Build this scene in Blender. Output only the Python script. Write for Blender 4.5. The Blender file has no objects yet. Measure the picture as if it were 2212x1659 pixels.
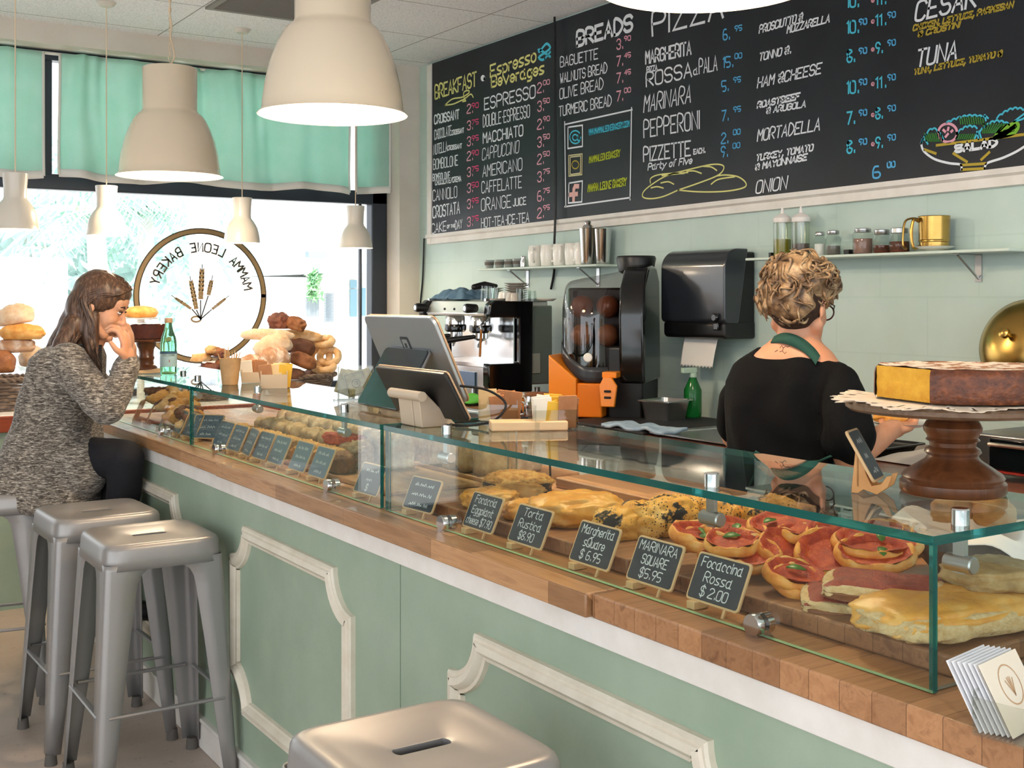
import bpy, bmesh, math, random
from mathutils import Vector as V, Matrix as M, Euler, noise
R = random.Random(7)
C = bpy.context.scene.collection
PI = math.pi
# ---------------------------------------------------------------- camera
H = 1.40; F = 2548.0; CX, HY = 1106.0, 642.0
FW = V((.5426, .8400, 0)); RT = V((.8400, -.5426, 0))
cam = bpy.data.cameras.new('camera'); camo = bpy.data.objects.new('camera', cam); C.objects.link(camo)
camo.location = (0, 0, H); camo.rotation_euler = (PI/2, 0, -math.atan2(.5426, .84))
cam.sensor_fit = 'HORIZONTAL'; cam.sensor_width = 36; cam.lens = 36*F/2212
cam.shift_y = (HY-829.5)/2212; cam.clip_start = .05; cam.clip_end = 400
bpy.context.scene.camera = camo
# ---------------------------------------------------------------- daylight, exposure
W = bpy.data.worlds.new('world'); bpy.context.scene.world = W; W.use_nodes = True
W.node_tree.nodes['Background'].inputs[0].default_value = (.90, .955, 1, 1)
W.node_tree.nodes['Background'].inputs[1].default_value = 1.9
sl = bpy.data.lights.new('sun', 'SUN'); sl.energy = 5.0; sl.angle = .03; sl.color = (1, .96, .9)
so = bpy.data.objects.new('sun', sl); C.objects.link(so); so.rotation_euler = (math.radians(38), 0, math.radians(-14))
vs = bpy.context.scene.view_settings
vs.view_transform = 'Standard'; vs.look = 'None'; vs.exposure = 0.52; vs.gamma = 1; vs.use_curve_mapping = False
cy = bpy.context.scene.cycles
cy.max_bounces = 10; cy.diffuse_bounces = 5; cy.glossy_bounces = 5; cy.transmission_bounces = 8; cy.transparent_max_bounces = 24
cy.caustics_reflective = False; cy.caustics_refractive = False; cy.sample_clamp_indirect = 6
# ---------------------------------------------------------------- placing helpers
def ray(px, py): return FW + RT*((px-CX)/F) + V((0, 0, (HY-py)/F))
def at(px, py, X=None, Y=None, Z=None, d=None):
    """Point of the photograph's pixel on a plane of the room (X, Y or Z constant) or at a depth."""
    r = ray(px, py)
    if X is not None: t = X/r.x
    elif Y is not None: t = Y/r.y
    elif Z is not None: t = (Z-H)/r.z
    else: t = d
    return V((0, 0, H)) + r*t
def pxm(d): return d/F      # metres per pixel at depth d
# ---------------------------------------------------------------- objects
def tag(o, label=None, cat=None, group=None, kind=None):
    for k, v in (('label', label), ('category', cat), ('group', group), ('kind', kind)):
        if v: o[k] = v
    return o
def empty(name, loc=(0, 0, 0), rz=0, label=None, cat=None, group=None, rot=None, scale=None):
    o = bpy.data.objects.new(name, None); C.objects.link(o); o.empty_display_size = .05
    o.location = loc; o.rotation_euler = rot or (0, 0, rz)
    if scale: o.scale = (scale,)*3 if not hasattr(scale, '__len__') else scale
    return tag(o, label, cat, group)
def dup(o, loc=None, rot=None, label=None, group=None, scale=None, parent=None):
    c = o.copy(); C.objects.link(c)
    if parent is not None: c.parent = parent
    if loc is not None: c.location = loc
    if rot is not None: c.rotation_euler = rot if hasattr(rot, '__len__') else (0, 0, rot)
    if scale is not None: c.scale = (scale,)*3 if not hasattr(scale, '__len__') else scale
    if label: c['label'] = label
    if group: c['group'] = group
    for ch in list(o.children): dup(ch, parent=c)
    return c
class MB:
    def __init__(s): s.v = []; s.f = []; s.m = []; s.mi = 0
    def add(s, vs_, fs):
        n = len(s.v); s.v += [V(p) for p in vs_]; s.f += [[i+n for i in f] for f in fs]; s.m += [s.mi]*len(fs); return s
    def box(s, a, b, mat=None):
        x0, y0, z0 = a; x1, y1, z1 = b
        p = [V((x, y, z)) for z in (z0, z1) for x, y in ((x0, y0), (x1, y0), (x1, y1), (x0, y1))]
        if mat is not None: p = [mat @ q for q in p]
        return s.add(p, [(3, 2, 1, 0), (4, 5, 6, 7), (0, 1, 5, 4), (1, 2, 6, 5), (2, 3, 7, 6), (3, 0, 4, 7)])
    def cbox(s, c, d, mat=None):
        c = V(c); d = V(d)/2; return s.box(c-d, c+d, mat)
    def tube(s, pts, r, n=8, cap=True, flat=1.0, closed=False, up=None):
        pts = [V(p) for p in pts]; k = len(pts)
        rs = r if hasattr(r, '__len__') else [r]*k
        vs_ = []; prev = None
        for i, p in enumerate(pts):
            if closed: t = pts[(i+1) % k]-pts[i-1]
            else: t = pts[min(i+1, k-1)]-pts[max(i-1, 0)]
            if t.length < 1e-9: t = V((0, 0, 1))
            t.normalize()
            if prev is None:
                u = up and V(up) or (V((0, 0, 1)) if abs(t.z) < .9 else V((1, 0, 0)))
            else: u = prev
            u = u - t*u.dot(t)
            if u.length < 1e-6: u = t.orthogonal()
            u.normalize(); w = t.cross(u); prev = u
            for j in range(n):
                a = 2*PI*j/n; vs_.append(p + u*(math.cos(a)*rs[i]*flat) + w*(math.sin(a)*rs[i]))
        fs = []
        for i in range(k if closed else k-1):
            i2 = (i+1) % k
            for j in range(n):
                j2 = (j+1) % n; fs.append((i*n+j, i*n+j2, i2*n+j2, i2*n+j))
        if cap and not closed:
            fs.append(tuple(range(n-1, -1, -1))); fs.append(tuple((k-1)*n+j for j in range(n)))
        return s.add(vs_, fs)
    def lathe(s, prof, n=32, mat=None, capa=True, capb=True, wob=0):
        vs_ = []
        for r, z in prof:
            for j in range(n):
                a = 2*PI*j/n; q = V((math.cos(a)*r, math.sin(a)*r, z)); vs_.append(mat @ q if mat is not None else q)
        fs = []
        for i in range(len(prof)-1):
            for j in range(n):
                j2 = (j+1) % n; fs.append((i*n+j, i*n+j2, (i+1)*n+j2, (i+1)*n+j))
        if capa: fs.append(tuple(range(n-1, -1, -1)))
        if capb: fs.append(tuple((len(prof)-1)*n+j for j in range(n)))
        return s.add(vs_, fs)
    def prism(s, poly, z0, z1, mat=None):
        n = len(poly)
        p = [V((x, y, z0)) for x, y in poly] + [V((x, y, z1)) for x, y in poly]
        if mat is not None: p = [mat @ q for q in p]
        return s.add(p, [tuple(range(n-1, -1, -1)), tuple(range(n, 2*n))] + [(i, (i+1) % n, n+(i+1) % n, n+i) for i in range(n)])
    def grid(s, fn, nu, nv, cu=False, cv=False):
        vs_ = [V(fn(i/(nu if cu else nu-1), j/(nv if cv else nv-1))) for i in range(nu) for j in range(nv)]
        fs = []
        for i in range(nu if cu else nu-1):
            for j in range(nv if cv else nv-1):
                i2 = (i+1) % nu; j2 = (j+1) % nv; fs.append((i*nv+j, i2*nv+j, i2*nv+j2, i*nv+j2))
        return s.add(vs_, fs)
    def ell(s, c, r, rot=None, n=16):
        c = V(c); m = (rot.to_matrix() if hasattr(rot, 'to_matrix') else rot) if rot is not None else M.Identity(3)
        r = (r,)*3 if not hasattr(r, '__len__') else r
        prof = [(math.sin(PI*i/n), -math.cos(PI*i/n)) for i in range(1, n)]
        vs_ = [c + m @ V((0, 0, -r[2]))]
        for a, b in prof:
            for j in range(n):
                t = 2*PI*j/n; vs_.append(c + m @ V((a*math.cos(t)*r[0], a*math.sin(t)*r[1], b*r[2])))
        vs_.append(c + m @ V((0, 0, r[2]))); k = len(prof); L = len(vs_)-1
        fs = [(0, 1+(j+1) % n, 1+j) for j in range(n)]
        for i in range(k-1):
            for j in range(n):
                j2 = (j+1) % n; a = 1+i*n; fs.append((a+j, a+j2, a+n+j2, a+n+j))
        fs += [(L, 1+(k-1)*n+j, 1+(k-1)*n+(j+1) % n) for j in range(n)]
        return s.add(vs_, fs)
    def cap(s, a, b, ra, rb, n=14):
        a = V(a); b = V(b); t = b-a; L = t.length
        if L < 1e-6: return s.ell(a, max(ra, rb))
        q = V((0, 0, 1)).rotation_difference(t.normalized()).to_matrix()
        prof = [(ra*math.sin(PI/2*i/5), -ra*math.cos(PI/2*i/5)) for i in range(0, 6)] + [(rb*math.cos(PI/2*i/5), L+rb*math.sin(PI/2*i/5)) for i in range(0, 6)]
        prof[0] = (1e-4, -ra); prof[-1] = (1e-4, L+rb)
        return s.lathe(prof, n, M.Translation(a) @ q.to_4x4())
    def chain(s, pts):
        """tapered limb through (point, radius) pairs"""
        for (a, ra), (b, rb) in zip(pts, pts[1:]): s.cap(a, b, ra, rb)
        return s
    def mesh(s, name='m'):
        me = bpy.data.meshes.new(name); me.from_pydata([tuple(p) for p in s.v], [], s.f)
        return me
    def build(s, name, mats, parent=None, loc=None, smooth=35, bevel=0, seg=2, sub=0, rot=None):
        me = s.mesh(name)
        mats = mats if isinstance(mats, (list, tuple)) else [mats]
        for m in mats: me.materials.append(m)
        if len(mats) > 1: me.polygons.foreach_set('material_index', s.m)
        finish(me, smooth)
        return link(name, me, parent, loc, bevel, seg, sub, rot)
def finish(me, smooth=35):
    bm = bmesh.new(); bm.from_mesh(me); bmesh.ops.recalc_face_normals(bm, faces=bm.faces); bm.to_mesh(me); bm.free()
    if smooth:
        me.polygons.foreach_set('use_smooth', [True]*len(me.polygons))
        if smooth < 180: me.set_sharp_from_angle(angle=math.radians(smooth))
    me.update()
def link(name, me, parent=None, loc=None, bevel=0, seg=2, sub=0, rot=None):
    o = bpy.data.objects.new(name, me); C.objects.link(o)
    if parent is not None: o.parent = parent
    if loc is not None: o.location = loc
    if rot is not None: o.rotation_euler = rot
    if bevel:
        b = o.modifiers.new('bevel', 'BEVEL'); b.width = bevel; b.segments = seg; b.limit_method = 'ANGLE'; b.angle_limit = math.radians(40)
        b.harden_normals = False
    if sub:
        u = o.modifiers.new('sub', 'SUBSURF'); u.levels = sub; u.render_levels = sub
    return o
def remesh(mb, voxel, smooth=4, fac=.5, disp=None):
    """fuse the shapes of a builder into one skin; returns a mesh"""
    me = mb.mesh('tmp'); finish(me, 180)
    o = bpy.data.objects.new('tmp', me); C.objects.link(o)
    r = o.modifiers.new('r', 'REMESH'); r.mode = 'VOXEL'; r.voxel_size = voxel; r.use_smooth_shade = True
    if smooth:
        q = o.modifiers.new('s', 'SMOOTH'); q.factor = fac; q.iterations = smooth
    dg = bpy.context.evaluated_depsgraph_get(); out = bpy.data.meshes.new_from_object(o.evaluated_get(dg), depsgraph=dg)
    bpy.data.objects.remove(o); bpy.data.meshes.remove(me)
    if disp:
        ns = [v.normal.copy() for v in out.vertices]
        for v, n in zip(out.vertices, ns): v.co += n*disp(v.co, n)
    out.polygons.foreach_set('use_smooth', [True]*len(out.polygons)); out.update()
    return out
def blob(name, mb, mat, voxel=.006, smooth=4, parent=None, disp=None, loc=None, rot=None, fac=.5):
    me = remesh(mb, voxel, smooth, fac, disp)
    me.materials.append(mat)
    return link(name, me, parent, loc, rot=rot)
def nz(p, s=1.0, o=0): return noise.noise(V(p)*s + V((o, o*1.7, o*.3)))
def spline(pts, n=8, closed=False):
    pts = [V(p) for p in pts]; out = []; k = len(pts)
    rng = range(k if closed else k-1)
    for i in rng:
        if closed: a, b, c, d = pts[i-1], pts[i], pts[(i+1) % k], pts[(i+2) % k]
        else: a, b, c, d = pts[max(i-1, 0)], pts[i], pts[i+1], pts[min(i+2, k-1)]
        for j in range(n):
            t = j/n
            out.append(.5*((2*b)+(c-a)*t+(2*a-5*b+4*c-d)*t*t+(3*b-a-3*c+d)*t**3))
    if not closed: out.append(pts[-1])
    return out
def lerp(a, b, t): return a+(b-a)*t
# ---------------------------------------------------------------- materials
def lin(h):
    h = h.lstrip('#'); c = [int(h[i:i+2], 16)/255 for i in (0, 2, 4)]
    return tuple(x/12.92 if x <= .04045 else ((x+.055)/1.055)**2.4 for x in c) + (1,)
class NT:
    def __init__(s, name):
        s.m = bpy.data.materials.new(name); s.m.use_nodes = True; s.t = s.m.node_tree; s.b = s.t.nodes['Principled BSDF']; s.out = s.t.nodes['Material Output']
    def n(s, ty, **kw):
        nd = s.t.nodes.new(ty)
        for k, v in kw.items():
            if k.startswith('i_'):
                nd.inputs[int(k[2:]) if k[2:].isdigit() else k[2:].replace('_', ' ')].default_value = v
            else: setattr(nd, k, v)
        return nd
    def l(s, a, b, ao=0, bi=0): s.t.links.new(a.outputs[ao], b.inputs[bi]); return b
    def coord(s, scale=(1, 1, 1), kind='Object', rot=(0, 0, 0)):
        tc = s.n('ShaderNodeTexCoord'); mp = s.n('ShaderNodeMapping'); mp.inputs['Scale'].default_value = scale; mp.inputs['Rotation'].default_value = rot
        s.t.links.new(tc.outputs[kind], mp.inputs[0]); return mp
    def ramp(s, src, stops, ao=0):
        r = s.n('ShaderNodeValToRGB'); e = r.color_ramp.elements
        while len(e) < len(stops): e.new(.5)
        for q, (p, c) in zip(e, stops): q.position = p; q.color = lin(c) if isinstance(c, str) else c
        s.t.links.new(src.outputs[ao], r.inputs[0]); return r
    def noise(s, co, scale, detail=4, rough=.5, dist=0):
        nn = s.n('ShaderNodeTexNoise'); nn.inputs['Scale'].default_value = scale; nn.inputs['Detail'].default_value = detail
        nn.inputs['Roughness'].default_value = rough; nn.inputs['Distortion'].default_value = dist
        if co: s.l(co, nn)
        return nn
    def bump(s, src, strength=.2, dist=.01, ao=0):
        b = s.n('ShaderNodeBump'); b.inputs['Strength'].default_value = strength; b.inputs['Distance'].default_value = dist
        s.t.links.new(src.outputs[ao], b.inputs['Height']); s.t.links.new(b.outputs[0], s.b.inputs['Normal']); return b
    def mix(s, fac, a, b, mode='MIX', fo=0):
        m = s.n('ShaderNodeMix', data_type='RGBA', blend_type=mode)
        if isinstance(fac, (int, float)): m.inputs[0].default_value = fac
        else: s.t.links.new(fac.outputs[fo], m.inputs[0])
        for i, x in ((6, a), (7, b)):
            if isinstance(x, str): m.inputs[i].default_value = lin(x)
            elif isinstance(x, tuple): m.inputs[i].default_value = x
            else: s.t.links.new(x.outputs[2 if x.bl_idname == 'ShaderNodeMix' else 0], m.inputs[i])
        return m
    def col(s, nd):
        s.t.links.new(nd.outputs[2 if nd.bl_idname == 'ShaderNodeMix' else 0], s.b.inputs['Base Color']); return s
def mat(name, c, rough=.5, metal=0, c2=None, scale=6, bump=0, bscale=60, spec=.5, coat=0, trans=0, ior=1.45, emit=None, es=0, stretch=(1, 1, 1), sss=0, sheen=0, lo=.35, hi=.65):
    t = NT(name); b = t.b
    b.inputs['Base Color'].default_value = lin(c); b.inputs['Roughness'].default_value = rough; b.inputs['Metallic'].default_value = metal
    b.inputs['Specular IOR Level'].default_value = spec; b.inputs['Coat Weight'].default_value = coat; b.inputs['Coat Roughness'].default_value = .1
    b.inputs['Transmission Weight'].default_value = trans; b.inputs['IOR'].default_value = ior
    if sss: b.inputs['Subsurface Weight'].default_value = sss; b.inputs['Subsurface Radius'].default_value = (.012, .005, .003); b.inputs['Subsurface Scale'].default_value = 1
    if sheen: b.inputs['Sheen Weight'].default_value = sheen
    if emit: b.inputs['Emission Color'].default_value = lin(emit); b.inputs['Emission Strength'].default_value = es
    co = None
    if c2:
        co = t.coord(stretch); t.col(t.ramp(t.noise(co, scale, 6, .6), [(lo, c), (hi, c2)]))
    if bump:
        co = co or t.coord(stretch); t.bump(t.noise(co, bscale, 4), bump, .01)
    return t.m
# ---------------------------------------------------------------- shared materials
def glass_mat(name, tint='#F2FAF7', f0=.045, gain=1.0, rough=0.0):
    t = NT(name); t.t.nodes.remove(t.b)
    g = t.n('ShaderNodeNewGeometry'); d = t.n('ShaderNodeVectorMath', operation='DOT_PRODUCT')
    t.t.links.new(g.outputs['Normal'], d.inputs[0]); t.t.links.new(g.outputs['Incoming'], d.inputs[1])
    a = t.n('ShaderNodeMath', operation='ABSOLUTE'); t.t.links.new(d.outputs['Value'], a.inputs[0])
    s = t.n('ShaderNodeMath', operation='SUBTRACT'); s.inputs[0].default_value = 1; t.l(a, s, 0, 1)
    p = t.n('ShaderNodeMath', operation='POWER'); t.l(s, p); p.inputs[1].default_value = 5
    q = t.n('ShaderNodeMath', operation='MULTIPLY_ADD'); t.l(p, q); q.inputs[1].default_value = (1-f0)*gain; q.inputs[2].default_value = f0
    tr = t.n('ShaderNodeBsdfTransparent'); tr.inputs[0].default_value = lin(tint)
    gl = t.n('ShaderNodeBsdfGlossy'); gl.inputs['Roughness'].default_value = rough
    mx = t.n('ShaderNodeMixShader'); t.l(q, mx); t.l(tr, mx, 0, 1); t.l(gl, mx, 0, 2); t.l(mx, t.out)
    return t.m
def wood_mat(name, a, b, c=None, rough=.45, along='Y', scale=1.0, blocks=None, coat=0, bump=.05):
    """grain running along one axis; blocks=(length,width) glues staves of different tone side by side"""
    t = NT(name); t.b.inputs['Roughness'].default_value = rough; t.b.inputs['Coat Weight'].default_value = coat
    st = {'Y': (14, 1.2, 14), 'X': (1.2, 14, 14), 'Z': (14, 14, 1.2)}[along]
    co = t.coord(tuple(x*scale for x in st)); n1 = t.noise(co, 2.2, 8, .62, .6)
    rp = t.ramp(n1, [(.3, a), (.55, b), (.75, c or a)])
    last = rp
    if blocks:
        tc = t.n('ShaderNodeTexCoord'); sp = t.n('ShaderNodeSeparateXYZ'); t.t.links.new(tc.outputs['Object'], sp.inputs[0])
        ad = t.n('ShaderNodeMath', operation='ADD'); t.t.links.new(sp.outputs[0 if along == 'Y' else 1], ad.inputs[0]); ad.inputs[1].default_value = 0
        if along == 'Y': t.t.links.new(sp.outputs[2], ad.inputs[1])
        cb = t.n('ShaderNodeCombineXYZ'); t.t.links.new(sp.outputs[1 if along == 'Y' else 0], cb.inputs[0]); t.l(ad, cb, 0, 1)
        br = t.n('ShaderNodeTexBrick'); br.offset = .37; br.inputs['Scale'].default_value = 1
        br.inputs['Brick Width'].default_value = blocks[0]; br.inputs['Row Height'].default_value = blocks[1]; br.inputs['Mortar Size'].default_value = .0006
        br.inputs['Color1'].default_value = (.62, .58, .54, 1); br.inputs['Color2'].default_value = (1.12, 1.1, 1.06, 1); br.inputs['Mortar'].default_value = (.4, .35, .3, 1)
        t.l(cb, br); last = t.mix(1.0, rp, br, 'MULTIPLY')
    t.col(last)
    if bump: t.bump(n1, bump, .002)
    return t.m
def wall_mat(name, c, c2, jc, bw=.4, bh=.2, axis='Y'):
    t = NT(name); t.b.inputs['Roughness'].default_value = .55
    tc = t.n('ShaderNodeTexCoord'); sp = t.n('ShaderNodeSeparateXYZ'); t.t.links.new(tc.outputs['Object'], sp.inputs[0])
    cb = t.n('ShaderNodeCombineXYZ'); t.t.links.new(sp.outputs[1 if axis == 'Y' else 0], cb.inputs[0]); t.t.links.new(sp.outputs[2], cb.inputs[1])
    br = t.n('ShaderNodeTexBrick'); br.inputs['Scale'].default_value = 1; br.inputs['Brick Width'].default_value = bw; br.inputs['Row Height'].default_value = bh
    br.inputs['Mortar Size'].default_value = .004; br.inputs['Mortar Smooth'].default_value = .6
    br.inputs['Color1'].default_value = br.inputs['Color2'].default_value = (1, 1, 1, 1); br.inputs['Mortar'].default_value = (.93, .95, .94, 1)
    t.l(cb, br); nn = t.noise(t.coord(), 3.5, 6); rp = t.ramp(nn, [(.35, c), (.65, c2)])
    t.col(t.mix(1.0, rp, br, 'MULTIPLY'))
    n2 = t.noise(t.coord(), 55, 5); ad = t.n('ShaderNodeMath', operation='MULTIPLY_ADD'); t.t.links.new(n2.outputs[0], ad.inputs[0]); ad.inputs[1].default_value = .35
    t.t.links.new(br.outputs['Color'], ad.inputs[2]); t.bump(ad, .35, .004); return t.m
m_glass = glass_mat('clear_glass', '#FAFEFC'); m_pane = glass_mat('window_glass', '#FFFFFF')
m_acryl = glass_mat('clear_acrylic', '#F6F7F4', .06, 1.1)
m_edge = mat('green_glass_edge', '#136A66', .12, spec=.8, trans=.55, ior=1.3)
m_edge2 = mat('pale_green_glass_edge', '#9CC79A', .3); m_chrome = mat('chrome', '#D8D8D8', .12, 1); m_steel = mat('brushed_steel', '#B9BABB', .28, 1, bump=.03, bscale=200, stretch=(1, 20, 1))
m_white = mat('white_paint', '#EBE6E0', .5, c2='#DFD9D1', scale=9, bump=.05)
m_cream = mat('cream_moulding', '#E3DBCB', .45, c2='#D5CBB8', scale=14, bump=.04)
m_pillar = mat('warm_white_wall', '#DCD5CA', .6, c2='#D2CABE', scale=3, bump=.1, bscale=120)
m_wallgreen = wall_mat('pale_green_block_wall', '#C3D6D0', '#BACEC6', '#9AB5A8')
m_panel = mat('sage_green_panel', '#9FB09C', .5, c2='#93A590', scale=4, bump=.06, bscale=90)
m_oak = wood_mat('butcher_block_oak', '#A2744C', '#BE9066', '#8C623E', .4, 'Y', 1.6, (.42, .045), coat=.15); m_oakx = wood_mat('end_grain_oak', '#9C6C48', '#B8875F', '#86593A', .4, 'X', 1.6, (.7, .052), coat=.15)
m_walnut = wood_mat('walnut_board', '#7A5238', '#9A6C49', '#5E3D2A', .5, 'X', 1.6, (.5, .05))
m_black = mat('black_plastic', '#0E0E10', .38); m_blackgloss = mat('gloss_black', '#0B0B0D', .12, coat=.5)
m_darkmetal = mat('dark_bronze_frame', '#3B4048', .35, .5)
m_whitec = mat('white_ceramic', '#EDE9E2', .15, coat=.4)
m_paper = mat('white_paper', '#F0EDE8', .8); m_kraft = mat('kraft_paper', '#CFA878', .75, c2='#C29A69', scale=30)
# ---------------------------------------------------------------- the setting
def struct(name, mb, m, **k):
    o = mb.build(name, m, **k); o['kind'] = 'structure'; return o
XW, YP, YW, ZC = 3.36, 6.22, 6.41, 2.775      # menu wall, pillar face, window plane, ceiling
t = NT('concrete_floor'); co = t.coord(); n1 = t.noise(co, 1.6, 8, .62); rp = t.ramp(n1, [(.3, '#A8988A'), (.55, '#BBACA0'), (.75, '#C8BCB0')])
n2 = t.noise(co, 38, 6, .7); r2 = t.ramp(n2, [(.28, '#8A7B6E'), (.42, '#FFFFFF')]); t.col(t.mix(.55, rp, r2, 'MULTIPLY')); t.b.inputs['Roughness'].default_value = .5; t.bump(n2, .08, .004)
struct('floor', MB().box((-3.6, -3.2, -.1), (3.6, 6.6, 0)), t.m)
t = NT('ceiling_tiles'); t.b.inputs['Roughness'].default_value = .9
co = t.coord(); co.inputs['Location'].default_value = (-.58, -.6, 0)
br = t.n('ShaderNodeTexBrick'); br.offset = 0; br.inputs['Scale'].default_value = 1; br.inputs['Brick Width'].default_value = 1.22; br.inputs['Row Height'].default_value = .61
br.inputs['Mortar Size'].default_value = .004; br.inputs['Color1'].default_value = br.inputs['Color2'].default_value = lin('#F0F1F3'); br.inputs['Mortar'].default_value = lin('#A7A4A2')
t.l(co, br); n2 = t.noise(t.coord(), 150, 3, .6); r2 = t.ramp(n2, [(.33, '#B9B9BC'), (.47, '#FFFFFF')]); t.col(t.mix(.8, br, r2, 'MULTIPLY')); t.bump(n2, .25, .004)
struct('ceiling', MB().box((-3.6, -3.2, ZC), (3.6, 6.6, ZC+.12)), t.m)
struct('wall_right', MB().box((XW, -3.2, 0), (XW+.2, 6.6, ZC)), m_wallgreen)
mb = MB().box((3.226, YP, 0), (XW, 6.6, ZC)); mb.box((-3.6, YP, 2.671), (3.226, YW+.1, ZC)).box((-.42, YW-.03, 0), (3.226, YW+.15, .86)).box((-.46, YW-.05, 0), (-.25, YW+.1, 2.671)).box((-3.6, YW-.05, 0), (-1.36, YW+.1, 2.671)); struct('wall_back', mb, m_pillar)
struct('wall_left', MB().box((-3.2, 3.2, 0), (-3.0, 6.6, ZC)), m_pillar)
# window frame, pane and the painted logo
win = empty('window_1'); win['kind'] = 'structure'
mb = MB().box((-.25, YW-.03, 1.955), (3.226, YW+.05, 2.035)).box((3.125, YW-.03, .86), (3.226, YW+.05, 2.67)).box((-.25, YW-.04, .86), (3.226, YW+.06, .91)).box((-.25, YW-.03, 2.62), (3.226, YW+.05, 2.671))
mb.box((1.26, YW-.01, 2.03), (1.31, YW+.05, 2.63)).box((3.06, YW, .91), (3.075, YW+.03, 1.955))
mb.build('window_frame', m_darkmetal, win, bevel=.006)
MB().box((-.25, YW+.008, .9), (3.13, YW+.016, 2.64)).build('window_pane', m_pane, win)
door = empty('door_1'); door['kind'] = 'structure'
MB().box((-1.36, YW-.03, 0), (-1.29, YW+.04, 2.67)).box((-.53, YW-.03, 0), (-.46, YW+.04, 2.67)).box((-1.29, YW-.03, 2.05), (-.53, YW+.04, 2.12)).box((-1.29, YW-.03, 0), (-.53, YW+.04, .12)).build('door_frame', m_darkmetal, door, bevel=.005)
MB().box((-1.29, YW+.002, .12), (-.53, YW+.010, 2.67)).build('door_pane', m_pane, door); MB().tube([(-.60, YW-.07, .85), (-.60, YW-.07, 1.25)], .014, 10).build('door_handle', m_steel, door)
# ---------------------------------------------------------------- hand lettering: one stroke font
GL = {'A': '002640 1232', 'B': '00063645443303 3342413000', 'C': '4536160501103041', 'D': '00062644422000', 'E': '46060040 0333', 'F': '460600 0333', 'G': '45361605011030414323',
 'H': '0006 4046 0343', 'I': '0006', 'J': '0110203136', 'K': '0006 460340', 'L': '060040', 'M': '0006234640', 'N': '00064046', 'O': '160501103041453616', 'P': '00063645443303',
 'Q': '160501103041453616 2240', 'R': '00063645443303 1340', 'S': '453616050413334241301001', 'T': '0646 2620', 'U': '060110304146', 'V': '062046', 'W': '0610233046', 'X': '0046 0640', 'Y': '062346 2320',
 'Z': '06460040', '0': '160501103041453616', '1': '051610', '2': '0516364544010040', '3': '05163645443323 334241301001', '4': '30360242', '5': '4606033342413010', '6': '36160401103041423313',
 '7': '064610', '8': '160504134241301001022445361605', '9': '44331304051636454420', '&': '4005042636443302011020 2042', '.': '1011', ',': '110z', '/': '0046', '-': '0333', '$': '453616050413334241301001 2y27', "'": '1614',
 '·': '1323', 'a': '34140301102031 353040', 'b': '0600 0314243331201001', 'c': '33241403011020', 'd': '3630 33241403011020', 'e': '02323324140301102031', 'f': '362615 1510 0424',
 'g': '332414030110203 1'.replace(' ', '') + ' 343y2z0z', 'h': '0600 0314243330', 'i': '0400 0506', 'k': '0600 340230', 'l': '0600', 'm': '0004 03142320 23344340', 'n': '0400 0314243330', 'o': '14030110203133 2414'.replace(' ', ''),
 'p': '040z 0314243331201001', 'r': '0400 031424', 's': '341403123120 00'.replace(' ', ''), 't': '16112030 0434', 'u': '0401102031 3430', 'v': '042044', 'w': '0410234044', 'x': '0034 0430', 'y': '0420 440z', 'z': '04340030', '@': '43332313121223 43414546 3616050110 30'.replace(' ', '')}
YD = {'y': -1, 'z': -2}
def strokes(text, slant=0):
    """polylines (x,y) with cap height 1 and the width of the line"""
    out = []; x = 0
    for ch in text:
        if ch == ' ': x += .5; continue
        g = GL.get(ch) or GL.get(ch.upper()); mx = 0
        for s in g.split():
            pl = []
            for i in range(0, len(s)-1, 2):
                a = int(s[i])/6; b = YD.get(s[i+1], None); b = (int(s[i+1]) if b is None else b)/6
                mx = max(mx, a); pl.append((x+a+slant*b, b))
            out.append(pl)
        x += mx+.22
    return out, max(x-.22, .1)
def ribbon(mb, pts, w, up):
    """flat chalk stroke: a strip w wide through points lying in a plane with normal up"""
    pts = [V(p) for p in pts]; k = len(pts)
    if k < 2: return
    L = []; Rr = []
    for i, p in enumerate(pts):
        a = (p-pts[i-1]).normalized() if i else (pts[1]-p).normalized()
        b = (pts[i+1]-p).normalized() if i < k-1 else a
        t = (a+b)
        if t.length < .3: t = a
        t.normalize(); n = t.cross(up).normalized(); c = max(.55, n.dot(a.cross(up).normalized()))
        e = (p - t*w*.4) if i == 0 else (p + t*w*.4) if i == k-1 else p
        L.append(e+n*(w/2/c)); Rr.append(e-n*(w/2/c))
    n0 = len(mb.v); mb.v += L+Rr
    for i in range(k-1): mb.f.append([n0+i, n0+i+1, n0+k+i+1, n0+k+i]); mb.m.append(mb.mi)
def soften(pl, n=3):
    return [p for p in spline([(a, b, 0) for a, b in pl], n)] if len(pl) > 4 else [V((a, b, 0)) for a, b in pl]
def write(mb, text, p0, p1, h, up, normal, w, slant=0, jit=0):
    """letters from p0 to p1 (baseline ends), cap height h along up"""
    st, L = strokes(text, slant); ax = (V(p1)-V(p0))/L
    for pl in st:
        ribbon(mb, [V(p0)+ax*q.x+V(up)*(h*q.y) for q in soften(pl)], w, V(normal))
def doodle(mb, pts, w, normal, sm=True):
    ribbon(mb, spline(pts, 5) if sm else pts, w, V(normal))
def chalk(name, c): return mat(name, c, .9, c2=c, bump=0)
k_white = chalk('white_chalk', '#E9EDF2'); k_yellow = chalk('yellow_chalk', '#E2DD8C'); k_pink = chalk('pink_chalk', '#E8A8B8'); k_cyan = chalk('cyan_chalk', '#4FC3DC'); k_blue = chalk('blue_chalk', '#5AAFE0')
k_lime = chalk('lime_chalk', '#B9C437'); k_green = chalk('green_chalk', '#7FB83A'); k_gold = chalk('gold_chalk', '#B8A03C'); k_hot = chalk('hot_pink_chalk', '#E0507E')
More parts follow.
